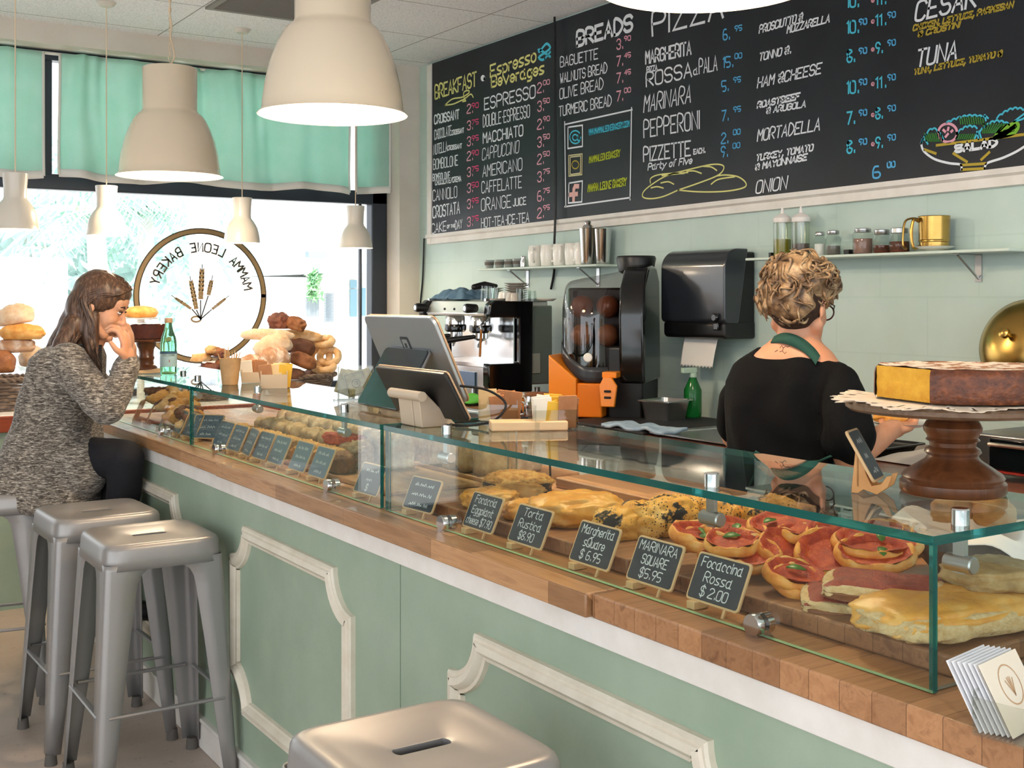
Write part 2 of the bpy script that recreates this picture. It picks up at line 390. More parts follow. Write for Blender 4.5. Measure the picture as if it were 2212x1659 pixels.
# ---- the gold logo painted on the window, read from the street
m_gold = mat('gold_leaf', '#8A7350', .5, .2); m_ink = mat('dark_outline', '#3A3226', .6)
lc = at(436, 639, Y=YW+.004); lr = .372
def lg(a, r): return lc + V((math.cos(a)*r, 0, math.sin(a)*r))
mb = MB(); ring = [lg(2*PI*i/72, lr*.963) for i in range(73)]; ribbon(mb, ring, .024, V((0, 1, 0)))
mb.mi = 1
for f in (1.0, .927): ribbon(mb, [lg(2*PI*i/72, lr*f) for i in range(73)], .006, V((0, 1, 0)))
def lpt(cx_, cy_): return at(280+cx_/5.185, 460+cy_/5.185, Y=YW+.004)
def ear(p0, p1, w, n=7):
    a = V(p0); b = V(p1); d = (b-a).normalized(); s = d.cross(V((0, 1, 0)))
    mb.mi = 0
    for i in range(n):
        for sg in (-1, 1):
            c = a.lerp(b, (i+.3)/n); q = c+s*sg*w*.55*(1-.5*abs(i/n-.45)); e = c+d*(b-a).length/n*1.5+s*sg*w*.35
            n0 = len(mb.v); mb.v += [c, q, e, c+d*(b-a).length/n*.9]; mb.f.append([n0, n0+1, n0+2, n0+3]); mb.m.append(0)
    mb.mi = 1; ribbon(mb, [b, b+d*.035], .0045, V((0, 1, 0)))
ear(lpt(795, 980), lpt(810, 650), .034); ear(lpt(880, 930), lpt(915, 770), .028, 5); ear(lpt(750, 1090), lpt(690, 780), .030); ear(lpt(700, 1080), lpt(530, 965), .018, 5); ear(lpt(915, 1085), lpt(1060, 970), .018, 5)
mb.mi = 1; base = lpt(795, 1190)
for q in ((795, 980), (880, 930), (750, 1090), (700, 1080), (915, 1085)): ribbon(mb, [base, lpt(*q)], .007, V((0, 1, 0)))
mb.mi = 0; ribbon(mb, [lpt(745+52*math.cos(a), 1190+30*math.sin(a)) for a in [2*PI*i/20 for i in range(21)]], .010, V((0, 1, 0)))
txt = 'MAMMA LEONE BAKERY'; mb.mi = 1
for i, ch in enumerate(txt):
    if ch == ' ': continue
    a = math.radians(11.5 + i*8.9); o = lg(a, lr*.66); up = V((math.cos(a), 0, math.sin(a))); sd = V((math.sin(a), 0, -math.cos(a)))*-1
    st, L = strokes(ch); hh = .047; ww = .033 if ch in 'MWO' else .026
    for pl in st: ribbon(mb, [o + sd*((q.x/L-.5)*ww) + up*(hh*q.y) for q in soften(pl)], .0088, V((0, 1, 0)))
mb.build('painted_logo', [m_gold, m_ink], win, smooth=0)
# ---------------------------------------------------------------- service counter
XF, ZT = 1.185, .91                    # counter face, worktop surface
cb = empty('service_counter', (XF, 2.6, 0), 0, 'sage green panelled service counter with cream mouldings and a pale band under the wood top', 'counter')
def L(*p): return V(p)-V(cb.location)
mb = MB(); lo = L(XF, -1.2, 0); hi = L(1.86, 5.02, .868); mb.box(lo, hi).build('counter_body', m_panel, cb)
MB().box(L(XF-.006, -1.2, .822), L(XF+.03, 5.02, .868)).build('white_band', m_white, cb, bevel=.002)
mb = MB(); mb.box(L(XF-.012, -1.2, 0), L(XF+.01, 5.02, .085)).box(L(XF-.018, -1.2, .085), L(XF+.01, 5.02, .098)).build('baseboard', m_white, cb, bevel=.004)
MB().box(L(XF-.0008, 2.279, .1), L(XF+.001, 2.281, .82)).build('panel_seam', mat('dark_seam', '#6F816F', .8), cb)
def moulding(y0, y1, z0, z1, ny, nzz):
    """picture frame with scooped corners swept around the counter face"""
    P = []
    def arc(cy, cz, a0, a1):
        for i in range(11):
            a = lerp(a0, a1, i/10); P.append((cy+math.cos(a)*ny, cz+math.sin(a)*nzz, i in (0, 10)))
    arc(y1, z1, -PI/2, -PI); arc(y0, z1, 0, -PI/2); arc(y0, z0, PI/2, 0); arc(y1, z0, PI, PI/2)
    P = P[:11][::1]+P[11:]
    prof = [(0, 0), (0, .012), (.004, .017), (.010, .016), (.013, .021), (.026, .024), (.034, .017), (.037, .011), (.044, .010), (.046, 0)]
    k = len(P); rows = []; mb = MB()
    for i in range(k):
        p = V((P[i][0], P[i][1])); a = (p-V(P[i-1][:2])).normalized(); b = (V(P[(i+1) % k][:2])-p).normalized()
        na = V((a.y, -a.x)); nb = V((b.y, -b.x)); n = na+nb
        if n.length < .2: n = na
        n.normalize(); c = max(.5, n.dot(na)); rows.append((p, n/c))
    cen = V(((y0+y1)/2, (z0+z1)/2)); sg = 1 if sum((cen-p).dot(n) for p, n in rows) > 0 else -1
    mb.v = [L(XF-h, (p+n*sg*o).x, (p+n*sg*o).y) for p, n in rows for o, h in prof]
    m = len(prof)
    for i in range(k):
        for j in range(m-1):
            i2 = (i+1) % k; mb.f.append([i*m+j, i2*m+j, i2*m+j+1, i*m+j+1]); mb.m.append(0)
    mb.build('panel_moulding', m_cream, cb, smooth=30)
for a, b in ((3.76, 4.57), (2.506, 3.322), (1.19, 2.05), (-.05, .76)): moulding(a, b, .215, .752, .10, .095)
tops = ((-1.2, 1.568, 1.170, 'right'), (1.572, 3.418, 1.160, 'middle'), (3.422, 5.04, 1.166, 'left'))
for (a, b, x, _), lb in zip(tops, ('oak butcher block worktop piece under the pizza case, nearest the camera', 'oak butcher block worktop piece between the two joints, under the middle case', 'oak butcher block worktop piece at the window end beside the seated woman')):
    o = MB().box((x, a, .869), (1.93, b, ZT)).build('worktop', m_oakx if a < 0 else m_oak, bevel=.003); tag(o, lb, 'worktop', 'butcher block worktops')
# ---------------------------------------------------------------- glass cases
XG, XB, ZG = 1.225, 1.60, 1.106
def pane(name, a, b, par, edge_axis):
    """glass slab: broad faces clear, thin edges green"""
    mb = MB().box(a, b); mi = []
    for f in mb.f:
        n = (mb.v[f[1]]-mb.v[f[0]]).cross(mb.v[f[2]]-mb.v[f[0]]); ax = max(range(3), key=lambda i: abs(n[i])); mi.append(0 if ax == edge_axis else 2 if name == 'front_pane' and max(mb.v[i].z for i in f) < ZT+.002 else 1)
    mb.m = mi; return mb.build(name, [m_glass, m_edge, m_edge2], par, smooth=0)
def puck(par, y):
    mb = MB().lathe([(.0155, 0), (.0165, .002), (.0165, .012), (.0145, .0145)], 24, M.Translation((XG-.013, y, ZT+.0165)) @ M.Rotation(PI/2, 4, 'Y'))
    mb.box((XG-.012, y-.012, ZT), (XG+.016, y+.012, ZT+.010)).lathe([(.0155, 0), (.0155, .012)], 24, M.Translation((XG+.009, y, ZT+.0165)) @ M.Rotation(PI/2, 4, 'Y'))
    mb.build('glass_clamp', m_chrome, par, smooth=30)
def hanger(par, x, y):
    mb = MB().box((x-.004, y-.009, ZG-.075), (x+.004, y+.009, ZG-.012)); mb.lathe([(.010, -.022), (.012, -.02), (.012, .02), (.010, .022)], 20, M.Translation((x, y, ZG-.062)) @ M.Rotation(PI/2, 4, 'X'))
    mb.build('bracket', m_steel, par, smooth=30)
def button(par, x, y): MB().lathe([(.012, -.018), (.012, .010), (.0105, .012)], 20, M.Translation((x, y, ZG))).build('glass_button', m_chrome, par, smooth=30)
def case(y0, y1, label, fronts, pucks, hang, ends):
    t = empty('glass_case', (0, 0, 0), 0, label, 'display case', 'glass food cases along the counter')
    for a, b in fronts: pane('front_pane', (XG, a, ZT+.0012), (XG+.009, b, ZG-.012), t, 0)
    pane('top_pane', (XG-.003, y0-.003, ZG-.012), (XB, y1+.003, ZG), t, 2)
    for e in ends: pane('end_pane', (XG+.0095, e, ZT+.0012), (XB-.02, e+.008, ZG-.0125), t, 1)
    for y in pucks: puck(t, y)
    for x, y in hang: hanger(t, x, y); button(t, x, y)
    return t
def yf(px, py, z): return at(px, py, X=XG).y
case(.94, 2.432, 'low glass display case holding the pizzas and focaccia, nearest the camera', ((.94, 2.432),), (at(962, 1148, X=XG).y, at(1636, 1370, X=XG).y), ((1.30, 1.42), (1.36, 1.0), (1.30, 2.28)), (.945, 2.422))
case(2.458, 3.852, 'low glass display case holding biscuit trays and many price cards, in the middle', ((2.458, 3.852),), (at(713, 1062, X=XG).y, at(470, 985, X=XG).y), ((1.32, 2.86), (1.36, 3.6)), (2.46,))
case(3.866, 4.90, 'low glass display case of croissants beside the seated woman', ((3.866, 4.90),), (at(352, 940, X=XG).y,), ((1.36, 4.2), (1.4, 4.5)), (4.89,))
# ---------------------------------------------------------------- window bench and valances
wb = empty('window_bench', (1.6, 6, 0), 0, 'white topped display bench with a reddish wood front edge under the shop window', 'bench')
def Lb(x, y, z): return V((x-1.6, y-6, z))
MB().box(Lb(-.24, 5.62, .845), Lb(3.22, 6.37, .875)).build('bench_top', mat('white_laminate', '#EDEBE8', .25), wb, bevel=.003)
MB().box(Lb(-.24, 5.60, .80), Lb(3.22, 5.625, .872)).build('front_edge', wood_mat('red_wood', '#7A3420', '#94452B', rough=.35, along='X'), wb, bevel=.004)
MB().box(Lb(-.24, 5.66, 0), Lb(3.22, 6.36, .845)).build('bench_body', m_panel, wb)
t = NT('green_linen'); co = t.coord((1, 1, 1)); n1 = t.noise(co, 8, 5); t.t.nodes.remove(t.b)
wv = t.noise(t.coord((120, 120, 400)), 3, 3); rp = t.ramp(n1, [(.3, '#CDEFE3'), (.7, '#DBF5EC')]); mxc = t.mix(.25, rp, t.ramp(wv, [(.3, '#7FB8A2'), (.7, '#D5F0E4')]), 'MULTIPLY')
df = t.n('ShaderNodeBsdfDiffuse'); tl = t.n('ShaderNodeBsdfTranslucent'); ms = t.n('ShaderNodeMixShader'); ms.inputs[0].default_value = .45
t.t.links.new(mxc.outputs[2], df.inputs[0]); t.t.links.new(mxc.outputs[2], tl.inputs[0]); t.l(df, ms, 0, 1); t.l(tl, ms, 0, 2); t.l(ms, t.out); m_linen = t.m
m_hem = mat('white_hem', '#E4E2DC', .9)
def valance(x0, x1, label, seed, tops=0, zb=2.02):
    e = empty('valance_curtain', ((x0+x1)/2, 6.33, zb), 0, label, 'curtain', 'green valances over the shop window')
    def wave(u, v):
        x = lerp(x0, x1, u); f = noise.noise(V((x*2.4, v*.5, seed)))*.5+.5
        return .034*math.sin(x*24+2.2*math.sin(x*3.1+seed)+1.2*noise.noise(V((x*1.5, v*1.2, seed))))*(.30+1.0*f)*(.6+.5*v)+.014*math.sin(x*61+4*noise.noise(V((x*4, v, seed+3))))*(1.15-.8*v)*f+.010*noise.noise(V((x*7, v*1.5, seed+5)))
    def fn(u, v):
        x = lerp(x0, x1, u); zl = zb+.012*math.sin(x*9+seed)*1.0; return V((x, 6.33+wave(u, v), lerp(2.652, zl, v)))-V(e.location)
    n = max(30, int((x1-x0)*170))
    o = MB().grid(fn, n, 22).build('cloth', m_linen, e, smooth=180); s = o.modifiers.new('s', 'SOLIDIFY'); s.thickness = .0015
    def hem(u, v):
        p = fn(u, 1.0); q = fn(u, .95); return V((p.x, q.y+(p.y-q.y)*v-.002, p.z+.03-.042*v))
    h = MB().grid(hem, n, 3).build('hem', m_hem, e, smooth=180); s = h.modifiers.new('s', 'SOLIDIFY'); s.thickness = .002
    def side(xx):
        def g(u, v): p = fn(xx, v); return V((p.x+(u-.5)*.014, p.y-.003, p.z))
        return g
    for xx in (0.0, 1.0): MB().grid(side(xx), 2, 22).build('side_hem', m_hem, e, smooth=180).modifiers.new('s', 'SOLIDIFY').thickness = .0015
valance(-.24, 1.255, 'short green linen valance at the far side of the window mullion, above the seated woman', 1.0)
valance(1.335, 2.955, 'wide green linen valance with white hem across the middle of the shop window', 2.3)
valance(2.985, 3.212, 'narrow green linen valance hanging against the window jamb by the pillar', 4.1)
MB().tube([(-.24, 6.365, 2.650), (3.22, 6.365, 2.650)], .008, 10).build('curtain_rod', m_white); tag(bpy.data.objects['curtain_rod'], 'thin white curtain rod carrying the green valances under the soffit', 'curtain rod')
# ---------------------------------------------------------------- pendant lamps
m_lamp = mat('cream_enamel', '#EDDCC2', .22, coat=.6); m_lampw = mat('pale_grey_enamel', '#D9D2C6', .3, coat=.3)
m_liner = mat('white_liner', '#FFF4E2', .6); m_bulb = mat('glowing_bulb', '#FFE6C0', .5, emit='#FFDCA8', es=14)
m_cordw = mat('cream_cord', '#E2CDB0', .6)
BIG = [(.51, 2.08), (.51, 1.27), (.535, 1.22), (.60, 1.17), (.67, 1.08), (.76, .90), (.84, .68), (.90, .42), (.935, .18), (.945, .06), (1.0, 0)]
SML = [(.53, 2.45), (.48, 1.9), (.47, 1.42), (.50, 1.30), (.60, 1.18), (.72, 1.0), (.83, .78), (.91, .5), (.96, .2), (.97, .05), (1.0, 0)]
def lamp(px, py, d, dia, prof, label, m, power, group, chain=False):
    c = at(px, py, d=d); r = dia/2; e = empty('pendant_lamp', c, 0, label, 'lamp', group)
    P = [(.02, prof[0][1]), (prof[0][0]-.02, prof[0][1]), (prof[0][0], prof[0][1]-.02)]+prof[1:]
    P = [(a*r, b*r) for a, b in P]; MB().lathe(P, 64, capb=False, capa=True).build('shade', m, e, smooth=50)
    Q = [((a-.03)*r, b*r) for a, b in reversed(prof[1:])]; Q[0] = (.985*r, .002); Q.append((.05*r, prof[1][1]*r-.004)); MB().lathe(Q, 64, capa=False).build('liner', m_liner, e, smooth=50)
    MB().ell((0, 0, .42*r), .2*r, n=20).lathe([(.09*r, .55*r), (.09*r, 1.2*r)], 16).build('bulb', m_bulb, e)
    top = prof[0][1]*r; zc = ZC-c.z
    if chain:
        k = int((zc-top)/.022); mb = MB()
        for i in range(k):
            z = top+.02+i*.022; o = V((0, 0, z)); rr = [o+V((math.cos(a)*.006, 0, math.sin(a)*.014)) if i % 2 else o+V((0, math.cos(a)*.006, math.sin(a)*.014)) for a in [2*PI*j/10 for j in range(10)]]
            mb.tube(rr, .0016, 5, closed=True)
        mb.build('chain', m_cordw, e, smooth=60)
        pts = spline([(-.03*math.cos(.6), -.02, top), (0, -.012, top+.015), (.016, -.012, top+.05), (.012, -.01, top+.09), (0, -.010, top+.14)]+[(.005*math.sin(i*1.9), -.008, top+.14+i*.05) for i in range(1, int((zc-top-.14)/.05))]+[(0, 0, zc)], 5)
        MB().tube(pts, .0045, 8).build('cord', m_cordw, e)
    else: MB().tube([(0, 0, top), (0, 0, zc)], .0028 if dia < .3 else .005, 8).build('cord', m_cordw, e)
    MB().lathe([(.03, zc-.02), (.045, zc-.001)], 20).build('ceiling_cap', m, e)
    l = bpy.data.lights.new('bulb_light', 'POINT'); l.energy = power; l.color = (1, .84, .63); l.shadow_soft_size = .05*dia/.47
    lo_ = bpy.data.objects.new('bulb_light', l); C.objects.link(lo_); lo_.parent = e; lo_.location = (0, 0, .12*r)
g1 = 'large cream pendant lamps'; g2 = 'small white pendant lamps by the window'
lamp(719, 249, 3.725, .47, BIG, 'largest cream enamel pendant lamp, hanging in front of the window corner', m_lamp, 16, g1)
lamp(367, 381, 5.32, .47, BIG, 'cream enamel pendant lamp on a chain with kinked cord, before the green valance', m_lamp, 16, g1, True)
lamp(1525, -28, 2.548, .47, BIG, 'cream enamel pendant lamp cut off by the top of the photo, over the chalk menu', m_lamp, 16, g1)
for px, py, d, lb in ((33, 496, 4.85, 'small white pendant lamp over the stacked loaves at the far left'), (230, 509, 5.5, 'small white pendant lamp above the head of the seated woman'), (523, 525, 6.05, 'small white pendant lamp covering the upper edge of the gold window logo'), (768, 536, 6.5, 'small white pendant lamp nearest the pillar at the window corner')):
    lamp(px, py, d, .19, SML, lb, m_lampw, 2, g2)
# ---------------------------------------------------------------- ceiling vent
v = empty('ceiling_vent', (2.12, 5.17, ZC), 0, 'grey square air vent set in the ceiling behind the largest lamp', 'vent')
m_ventg = mat('vent_grey', '#8A8580', .6)
MB().box((-.31, -.31, -.012), (.31, -.28, 0)).box((-.31, .28, -.012), (.31, .31, 0)).box((-.31, -.28, -.012), (-.28, .28, 0)).box((.28, -.28, -.012), (.31, .28, 0)).build('frame', m_ventg, v)
mb = MB()
for i in range(28): mb.cbox((0, -.27+i*.02, -.004), (.56, .004, .012), M.Translation((0, 0, 0)))
mb.build('louver', m_ventg, v); MB().box((-.28, -.28, .001), (.28, .28, .003)).build('backing', mat('vent_dark', '#6A6560', .8), v)
# ---------------------------------------------------------------- outside the window, colours paled for overexposed daylight
def outside(name, mb, m, **k):
    o = mb.build(name, m, **k); o['kind'] = 'structure'; return o
m_street = mat('pale_asphalt', '#D9D8D6', .8, c2='#CBCBCB', scale=.6); m_stucco = mat('white_stucco', '#F1EFEA', .8)
outside('street', MB().box((-70, 6.7, -.25), (90, 160, -.15)), m_street)
outside('sidewalk', MB().box((-70, 6.6, -.15), (90, 9.2, -.02)), mat('sidewalk_concrete', '#E2DFD9', .8))
m_bluegl = mat('blue_grey_glass', '#7FA6B8', .2); m_bars = mat('grey_bars', '#8E9CA8', .6); m_leafp = mat('sunlit_leaves', '#8FC79A', .7, c2='#B5DCA8', scale=3)
bd = empty('neighbour_building', at(720, 733, Y=36), 0, 'pale building with porch, barred gate and louvred door across the street', 'building'); bl = V(bd.location)
def bp(px, py, y=36): return at(px, py, Y=y)-bl
def brect(a, b, y0, y1): p = bp(a[0], a[1], y0); q = bp(b[0], b[1], y0); return (min(p.x, q.x), y0-36, min(p.z, q.z)), (max(p.x, q.x), y1-36, max(p.z, q.z))
p = bp(590, 735); q = bp(1000, 735)
MB().box((p.x-2, 0, -.4), (q.x, 6, 1.9)).box((bp(690, 0).x, -.5, -.4), (q.x, 0, 3.3)).build('wall', m_stucco, bd)
MB().box((bp(660, 0).x, -2.2, 2.15), (q.x, 6, 2.45)).build('roof', mat('grey_roof', '#B9BEC2', .7), bd)
MB().box(*brect((667, 543), (706, 556), 35.3, 35.6)).build('fascia', m_bars, bd)
mb = MB()
for i in range(12): xx = lerp(662, 688, i/11); mb.box(*brect((xx-.5, 640), (xx+.7, 684), 35.3, 35.33))
mb.build('gate', m_bars, bd)
mb = MB()
for i in range(18): yy = lerp(634, 696, i/18); mb.box(*brect((701, yy), (721, yy+2), 35.38, 35.42))
mb.build('louvre_door', m_bars, bd)
for a, b in (((757, 605), (771, 622)), ((757, 624), (771, 684)), ((777, 622), (790, 682))): MB().box(*brect(a, b, 35.4, 35.45)).build('window_glass', m_bluegl, bd)
mb = MB(); rr = random.Random(4)
for i in range(90):
    p = bp(rr.gauss(676, 7), rr.uniform(585, 645), 35.1); s = .22; ax = V((rr.uniform(-1, 1), rr.uniform(-1, 1), rr.uniform(-1, 1))).normalized()*s; bx = ax.orthogonal().normalized()*s*.5
    mb.add([p-ax, p+bx, p+ax, p-bx], [(0, 1, 2, 3)])
o = mb.build('shrub', m_leafp, None, loc=bl, smooth=0); tag(o, 'green shrub growing beside the barred gate across the street', 'shrub')
# low houses beyond the street, at the far side of the pole
hb = empty('low_house', (24, 58, -.2), 0, 'low pale house with two dim windows seen through the gold logo', 'building')
MB().box((-14, 0, 0), (9, 7, 3.3)).build('wall', m_stucco, hb); MB().box((-14.5, -.8, 3.3), (9.5, 8, 3.7)).build('roof', mat('pale_roof', '#C9CBCB', .8), hb)
MB().box((1, -.05, .8), (3, 0, 2.4)).build('window_glass', m_bluegl, hb); MB().box((5, -.05, .8), (6.5, 0, 2.4)).build('window_glass', m_bluegl, hb)
m_pole = mat('weathered_pole', '#B9C6D4', .8, c2='#E4E8EC', scale=5, stretch=(1, 1, .2))
c = at(440, 740, Y=12.5); up = empty('utility_pole', (c.x, c.y, -.15), 0, 'thick grey utility pole standing on the kerb behind the gold logo', 'pole')
MB().lathe([(.155, 0), (.14, 4.2)], 24).build('post', m_pole, up); MB().cbox((-.02, -.17, 2.15), (.26, .04, .5)).build('notice_board', m_stucco, up, bevel=.01)
tkp = at(40, 692, Y=19); tk = empty('box_truck', (tkp.x, 19, -.15), 0, 'white box truck parked across the street behind the stacked loaves', 'truck')
MB().box((-3.4, 0, 1.0), (.72, 2.2, 2.16)).build('cargo_box', m_stucco, tk, bevel=.03)
MB().box((.76, .05, .35), (1.7, 2.1, 1.25)).build('cab', mat('pale_cab', '#E4E8EC', .4), tk, bevel=.12, seg=3)
for x in (-2.4, -.3, 1.25): MB().lathe([(.3, -.1), (.34, -.06), (.34, .06), (.3, .1)], 20, M.Translation((x, .12, .34)) @ M.Rotation(PI/2, 4, 'X')).build('wheel', mat('pale_wheel', '#C9CED4', .6) if x == -2.4 else bpy.data.materials['pale_wheel'], tk)
MB().box((-3.4, .2, .5), (.9, 2, 1.0)).build('chassis', bpy.data.materials['pale_wheel'], tk)
def leafcrown(c, r, n, seed, s=.35):
    rr = random.Random(seed); mb = MB()
    for i in range(n):
        while True:
            q = V((rr.uniform(-1, 1), rr.uniform(-1, 1), rr.uniform(-1, 1)))
            if .25 < q.length < 1 and noise.noise(q*2.2+V((seed, 0, 0))) > -.25: break
        p = V(c)+V((q.x*r[0], q.y*r[1], q.z*r[2])); a = V((rr.uniform(-1, 1), rr.uniform(-1, 1), rr.uniform(-1, .6))).normalized()*s*rr.uniform(.6, 1.3); b = a.orthogonal().normalized()*s*.42
        mb.add([p-a, p+b, p+a, p-b], [(0, 1, 2, 3)])
    return mb
m_leafa = mat('pale_foliage', '#C4DDD8', .8, c2='#DCEBE8', scale=1.5); m_trunk = mat('pale_bark', '#D6D2CB', .9, c2='#C0BCB6', scale=4)  # leaf and bark colours carry the washed-out daylight glare
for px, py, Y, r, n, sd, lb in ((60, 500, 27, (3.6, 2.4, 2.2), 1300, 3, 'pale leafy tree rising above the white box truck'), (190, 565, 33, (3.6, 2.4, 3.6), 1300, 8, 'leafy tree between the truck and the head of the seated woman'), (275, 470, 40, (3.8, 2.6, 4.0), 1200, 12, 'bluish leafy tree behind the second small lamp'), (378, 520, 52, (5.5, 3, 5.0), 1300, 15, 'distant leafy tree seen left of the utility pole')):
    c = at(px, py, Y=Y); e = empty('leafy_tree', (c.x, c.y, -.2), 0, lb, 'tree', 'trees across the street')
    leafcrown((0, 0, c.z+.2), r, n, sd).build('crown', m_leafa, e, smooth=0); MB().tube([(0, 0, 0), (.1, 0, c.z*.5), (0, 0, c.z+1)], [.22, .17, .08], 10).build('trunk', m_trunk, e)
def palm(px, py, Y, lb, seed, n=15):
    c = at(px, py, Y=Y); e = empty('palm_tree', (c.x, c.y, -.2), 0, lb, 'tree', 'palm trees across the street'); h = c.z+.2; rr = random.Random(seed)
    MB().tube([(0, 0, 0), (.08, 0, h*.5), (0, 0, h)], [.24, .18, .15], 12).build('trunk', m_trunk, e); mb = MB()
    for i in range(n):
        a = 2*PI*i/n+rr.uniform(-.2, .2); el = rr.uniform(-.1, .9); Lf = rr.uniform(2.0, 2.8); d = V((math.cos(a), math.sin(a), 0)); pts = [V((0, 0, h))+d*(Lf*t*math.cos(el*(1-t)))+V((0, 0, Lf*(t*math.sin(el)-.75*t*t))) for t in [j/9 for j in range(10)]]
        mb.tube(pts, [.03*(1-j/11) for j in range(10)], 4); s = d.cross(V((0, 0, 1)))
        for j in range(1, 10):
            for sg in (-1, 1):
                for k2 in (0, .5):
                    p = pts[j].lerp(pts[j-1], k2); q = p+s*sg*.5*(1.1-j/12)+V((0, 0, -.35))+d*.25; w = d*.05; mb.add([p-w, p+w, q], [(0, 1, 2)])
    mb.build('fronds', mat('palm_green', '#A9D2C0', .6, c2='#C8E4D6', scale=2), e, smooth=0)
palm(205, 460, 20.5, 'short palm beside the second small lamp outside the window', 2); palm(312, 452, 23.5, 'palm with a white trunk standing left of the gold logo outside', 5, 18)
# ---------------------------------------------------------------- chalk menu boards on the green wall
XBd = XW-.016; NB = V((-1, 0, 0))
def zb(y): return lerp(1.8095, 1.766, (y-2.23)/(6.035-2.23))
t = NT('blackboard'); co = t.coord(); rp = t.ramp(t.noise(co, 2.4, 5), [(.3, '#1A1C21'), (.6, '#24272E'), (.8, '#2C2F37')]); t.col(rp); t.b.inputs['Roughness'].default_value = .42; t.b.inputs['Specular IOR Level'].default_value = .35
t.bump(t.noise(co, 90, 4), .08, .003); m_board = t.m
def board(y0, y1, label):
    e = empty('chalkboard', (XW-.008, (y0+y1)/2, 1.75), 0, label, 'chalkboard', 'chalk menu boards'); o = V(e.location)
    P = [(y0, zb(y0)), (y1, zb(y1)), (y1, ZC-.012), (y0, ZC-.012)]; mb = MB()
    mb.add([V((x, y, z))-o for x in (XBd, XW-.001) for y, z in P], [(0, 1, 2, 3), (7, 6, 5, 4), (0, 4, 5, 1), (1, 5, 6, 2), (2, 6, 7, 3), (3, 7, 4, 0)]).build('board', m_board, e, smooth=0)
    return e
bd1 = board(4.785, 6.035, 'black chalk menu board for breakfast and coffee, at the window end of the wall')
bd2 = board(1.0, 4.778, 'long black chalk menu board listing breads, pizza, sandwiches and salads')
CR = {3: (900, 80, 3.77), 4: (1340, 0, 3.77), 5: (1780, 0, 4.148), 6: (900, 0, 3.687)}
def wp(c, x, y): o = CR[c]; return at(o[0]+x/o[2], o[1]+y/o[2], X=XBd-.0015)
def chalkline(c, text, x0, y0, x1, y1, h, m=None, w=.0058, slant=0, par=None, name='chalk_lettering'):
    par = par or bd1; p = wp(c, x0, y0); q = wp(c, x1, y1); hh = h/CR[c][2]*((p-V((0, 0, H))).dot(FW))/F
    mb = MB(); write(mb, text, p, q, hh, (0, 0, 1), NB, w, slant)
    mb.v = [v-V(par.location) for v in mb.v]; mb.build(name, m or k_white, par, smooth=0)
def chalkdraw(c, lines, m, w=.006, par=None, name='chalk_drawing', sm=True):  # freehand chalk drawings: flourish, icons, loaves, salad bowl
    par = par or bd2; mb = MB()
    for ln in lines: doodle(mb, [wp(c, *q) for q in ln], w, NB, sm)
    mb.v = [v-V(par.location) for v in mb.v]; mb.build(name, m, par, smooth=0)
for a in (('BREAKFAST', 150, 505, 485, 395, 105, k_yellow, .011), ('CROISSANT', 145, 708, 345, 662, 68, None, .009), ('CHOCOLATE', 145, 835, 283, 797, 75), ('CROISSANT', 287, 798, 384, 776, 36), ('NUTELLA', 138, 958, 248, 928, 78),
          ('CROISSANT', 252, 922, 368, 903, 34), ('BOMBOLONE', 136, 1078, 335, 1042, 78), ('BOMBOLONE', 132, 1172, 270, 1150, 52), ('CHOCOLATE/CREMA', 152, 1205, 362, 1172, 38), ('CANNOLO', 132, 1335, 328, 1303, 85),
          ('CROSTATA', 132, 1473, 350, 1433, 88, None, .008), ('CAKE', 124, 1600, 240, 1575, 75), ('OF THE', 248, 1556, 312, 1546, 22), ('DAY', 315, 1566, 370, 1552, 66), ('ESPRESSO', 552, 593, 965, 490, 92, None, .008),
          ('DOUBLE·ESPRESSO', 542, 733, 920, 650, 92), ('MACCHIATO', 542, 865, 865, 800, 80, None, .008), ('CAPPUCCINO', 532, 1003, 830, 940, 92, None, .005, .18), ('AMERICANO', 538, 1140, 858, 1080, 90), ('CAFFELATTE', 530, 1270, 855, 1225, 90),
          ('ORANGE', 527, 1415, 768, 1385, 95), ('JUICE', 785, 1377, 890, 1362, 58), ('HOT·TEA·ICE·TEA', 527, 1550, 915, 1505, 72)):
    a = list(a)+[None, .0058, 0][len(a)-6:] if len(a) < 9 else list(a); chalkline(3, *a)
chalkline(3, 'Espresso', 600, 325, 970, 195, 92, k_yellow, .011); chalkline(3, '&', 1000, 195, 1088, 160, 112, k_cyan, .013); chalkline(3, 'Beverages', 610, 408, 1035, 295, 84, k_yellow, .011)
chalkdraw(3, [[(230, 555), (290, 505), (370, 490), (425, 455), (420, 435), (385, 450), (390, 500), (440, 465), (460, 490)], [(230, 555), (300, 545), (380, 510), (400, 520), (375, 525)]], k_yellow, .008, bd1)
chalkdraw(3, [[(540+12*math.cos(i), 335+14*math.sin(i)) for i in range(8)]], k_white, .016, bd1, 'chalk_dot')
def price(c, x, y, a, b, h, xs, dy, hs, m1, m2, par, w=.0065):
    chalkline(c, a, x, y, x+(h*.62 if len(a) < 3 else h*.95), y-8, h, m1, w, 0, par, 'chalk_price'); chalkline(c, b, xs, y-dy, xs+hs*1.4, y-dy-8, hs, m2, w*.8, 0, par, 'chalk_price')
for y, n, s in ((622, '2.', '90'), (757, '3.', '75'), (887, '3.', '95'), (1007, '2.', '90'), (1137, '3.', '75'), (1267, '3.', '50'), (1397, '3.', '95'), (1542, '3.', '75')): price(3, 412, y, n, s, 70, 450, 42, 38, k_pink, k_hot, bd1)
for y, n, s in ((455, '2.', '00'), (605, '3.', '50'), (752, '2.', '90'), (897, '3.', '50'), (1037, '2.', '50'), (1180, '3.', '75'), (1337, '6.', '75'), (1475, '2.', '95')): price(3, 985, y, n, s, 78, 1032, 65, 36, k_pink, k_pink, bd1)
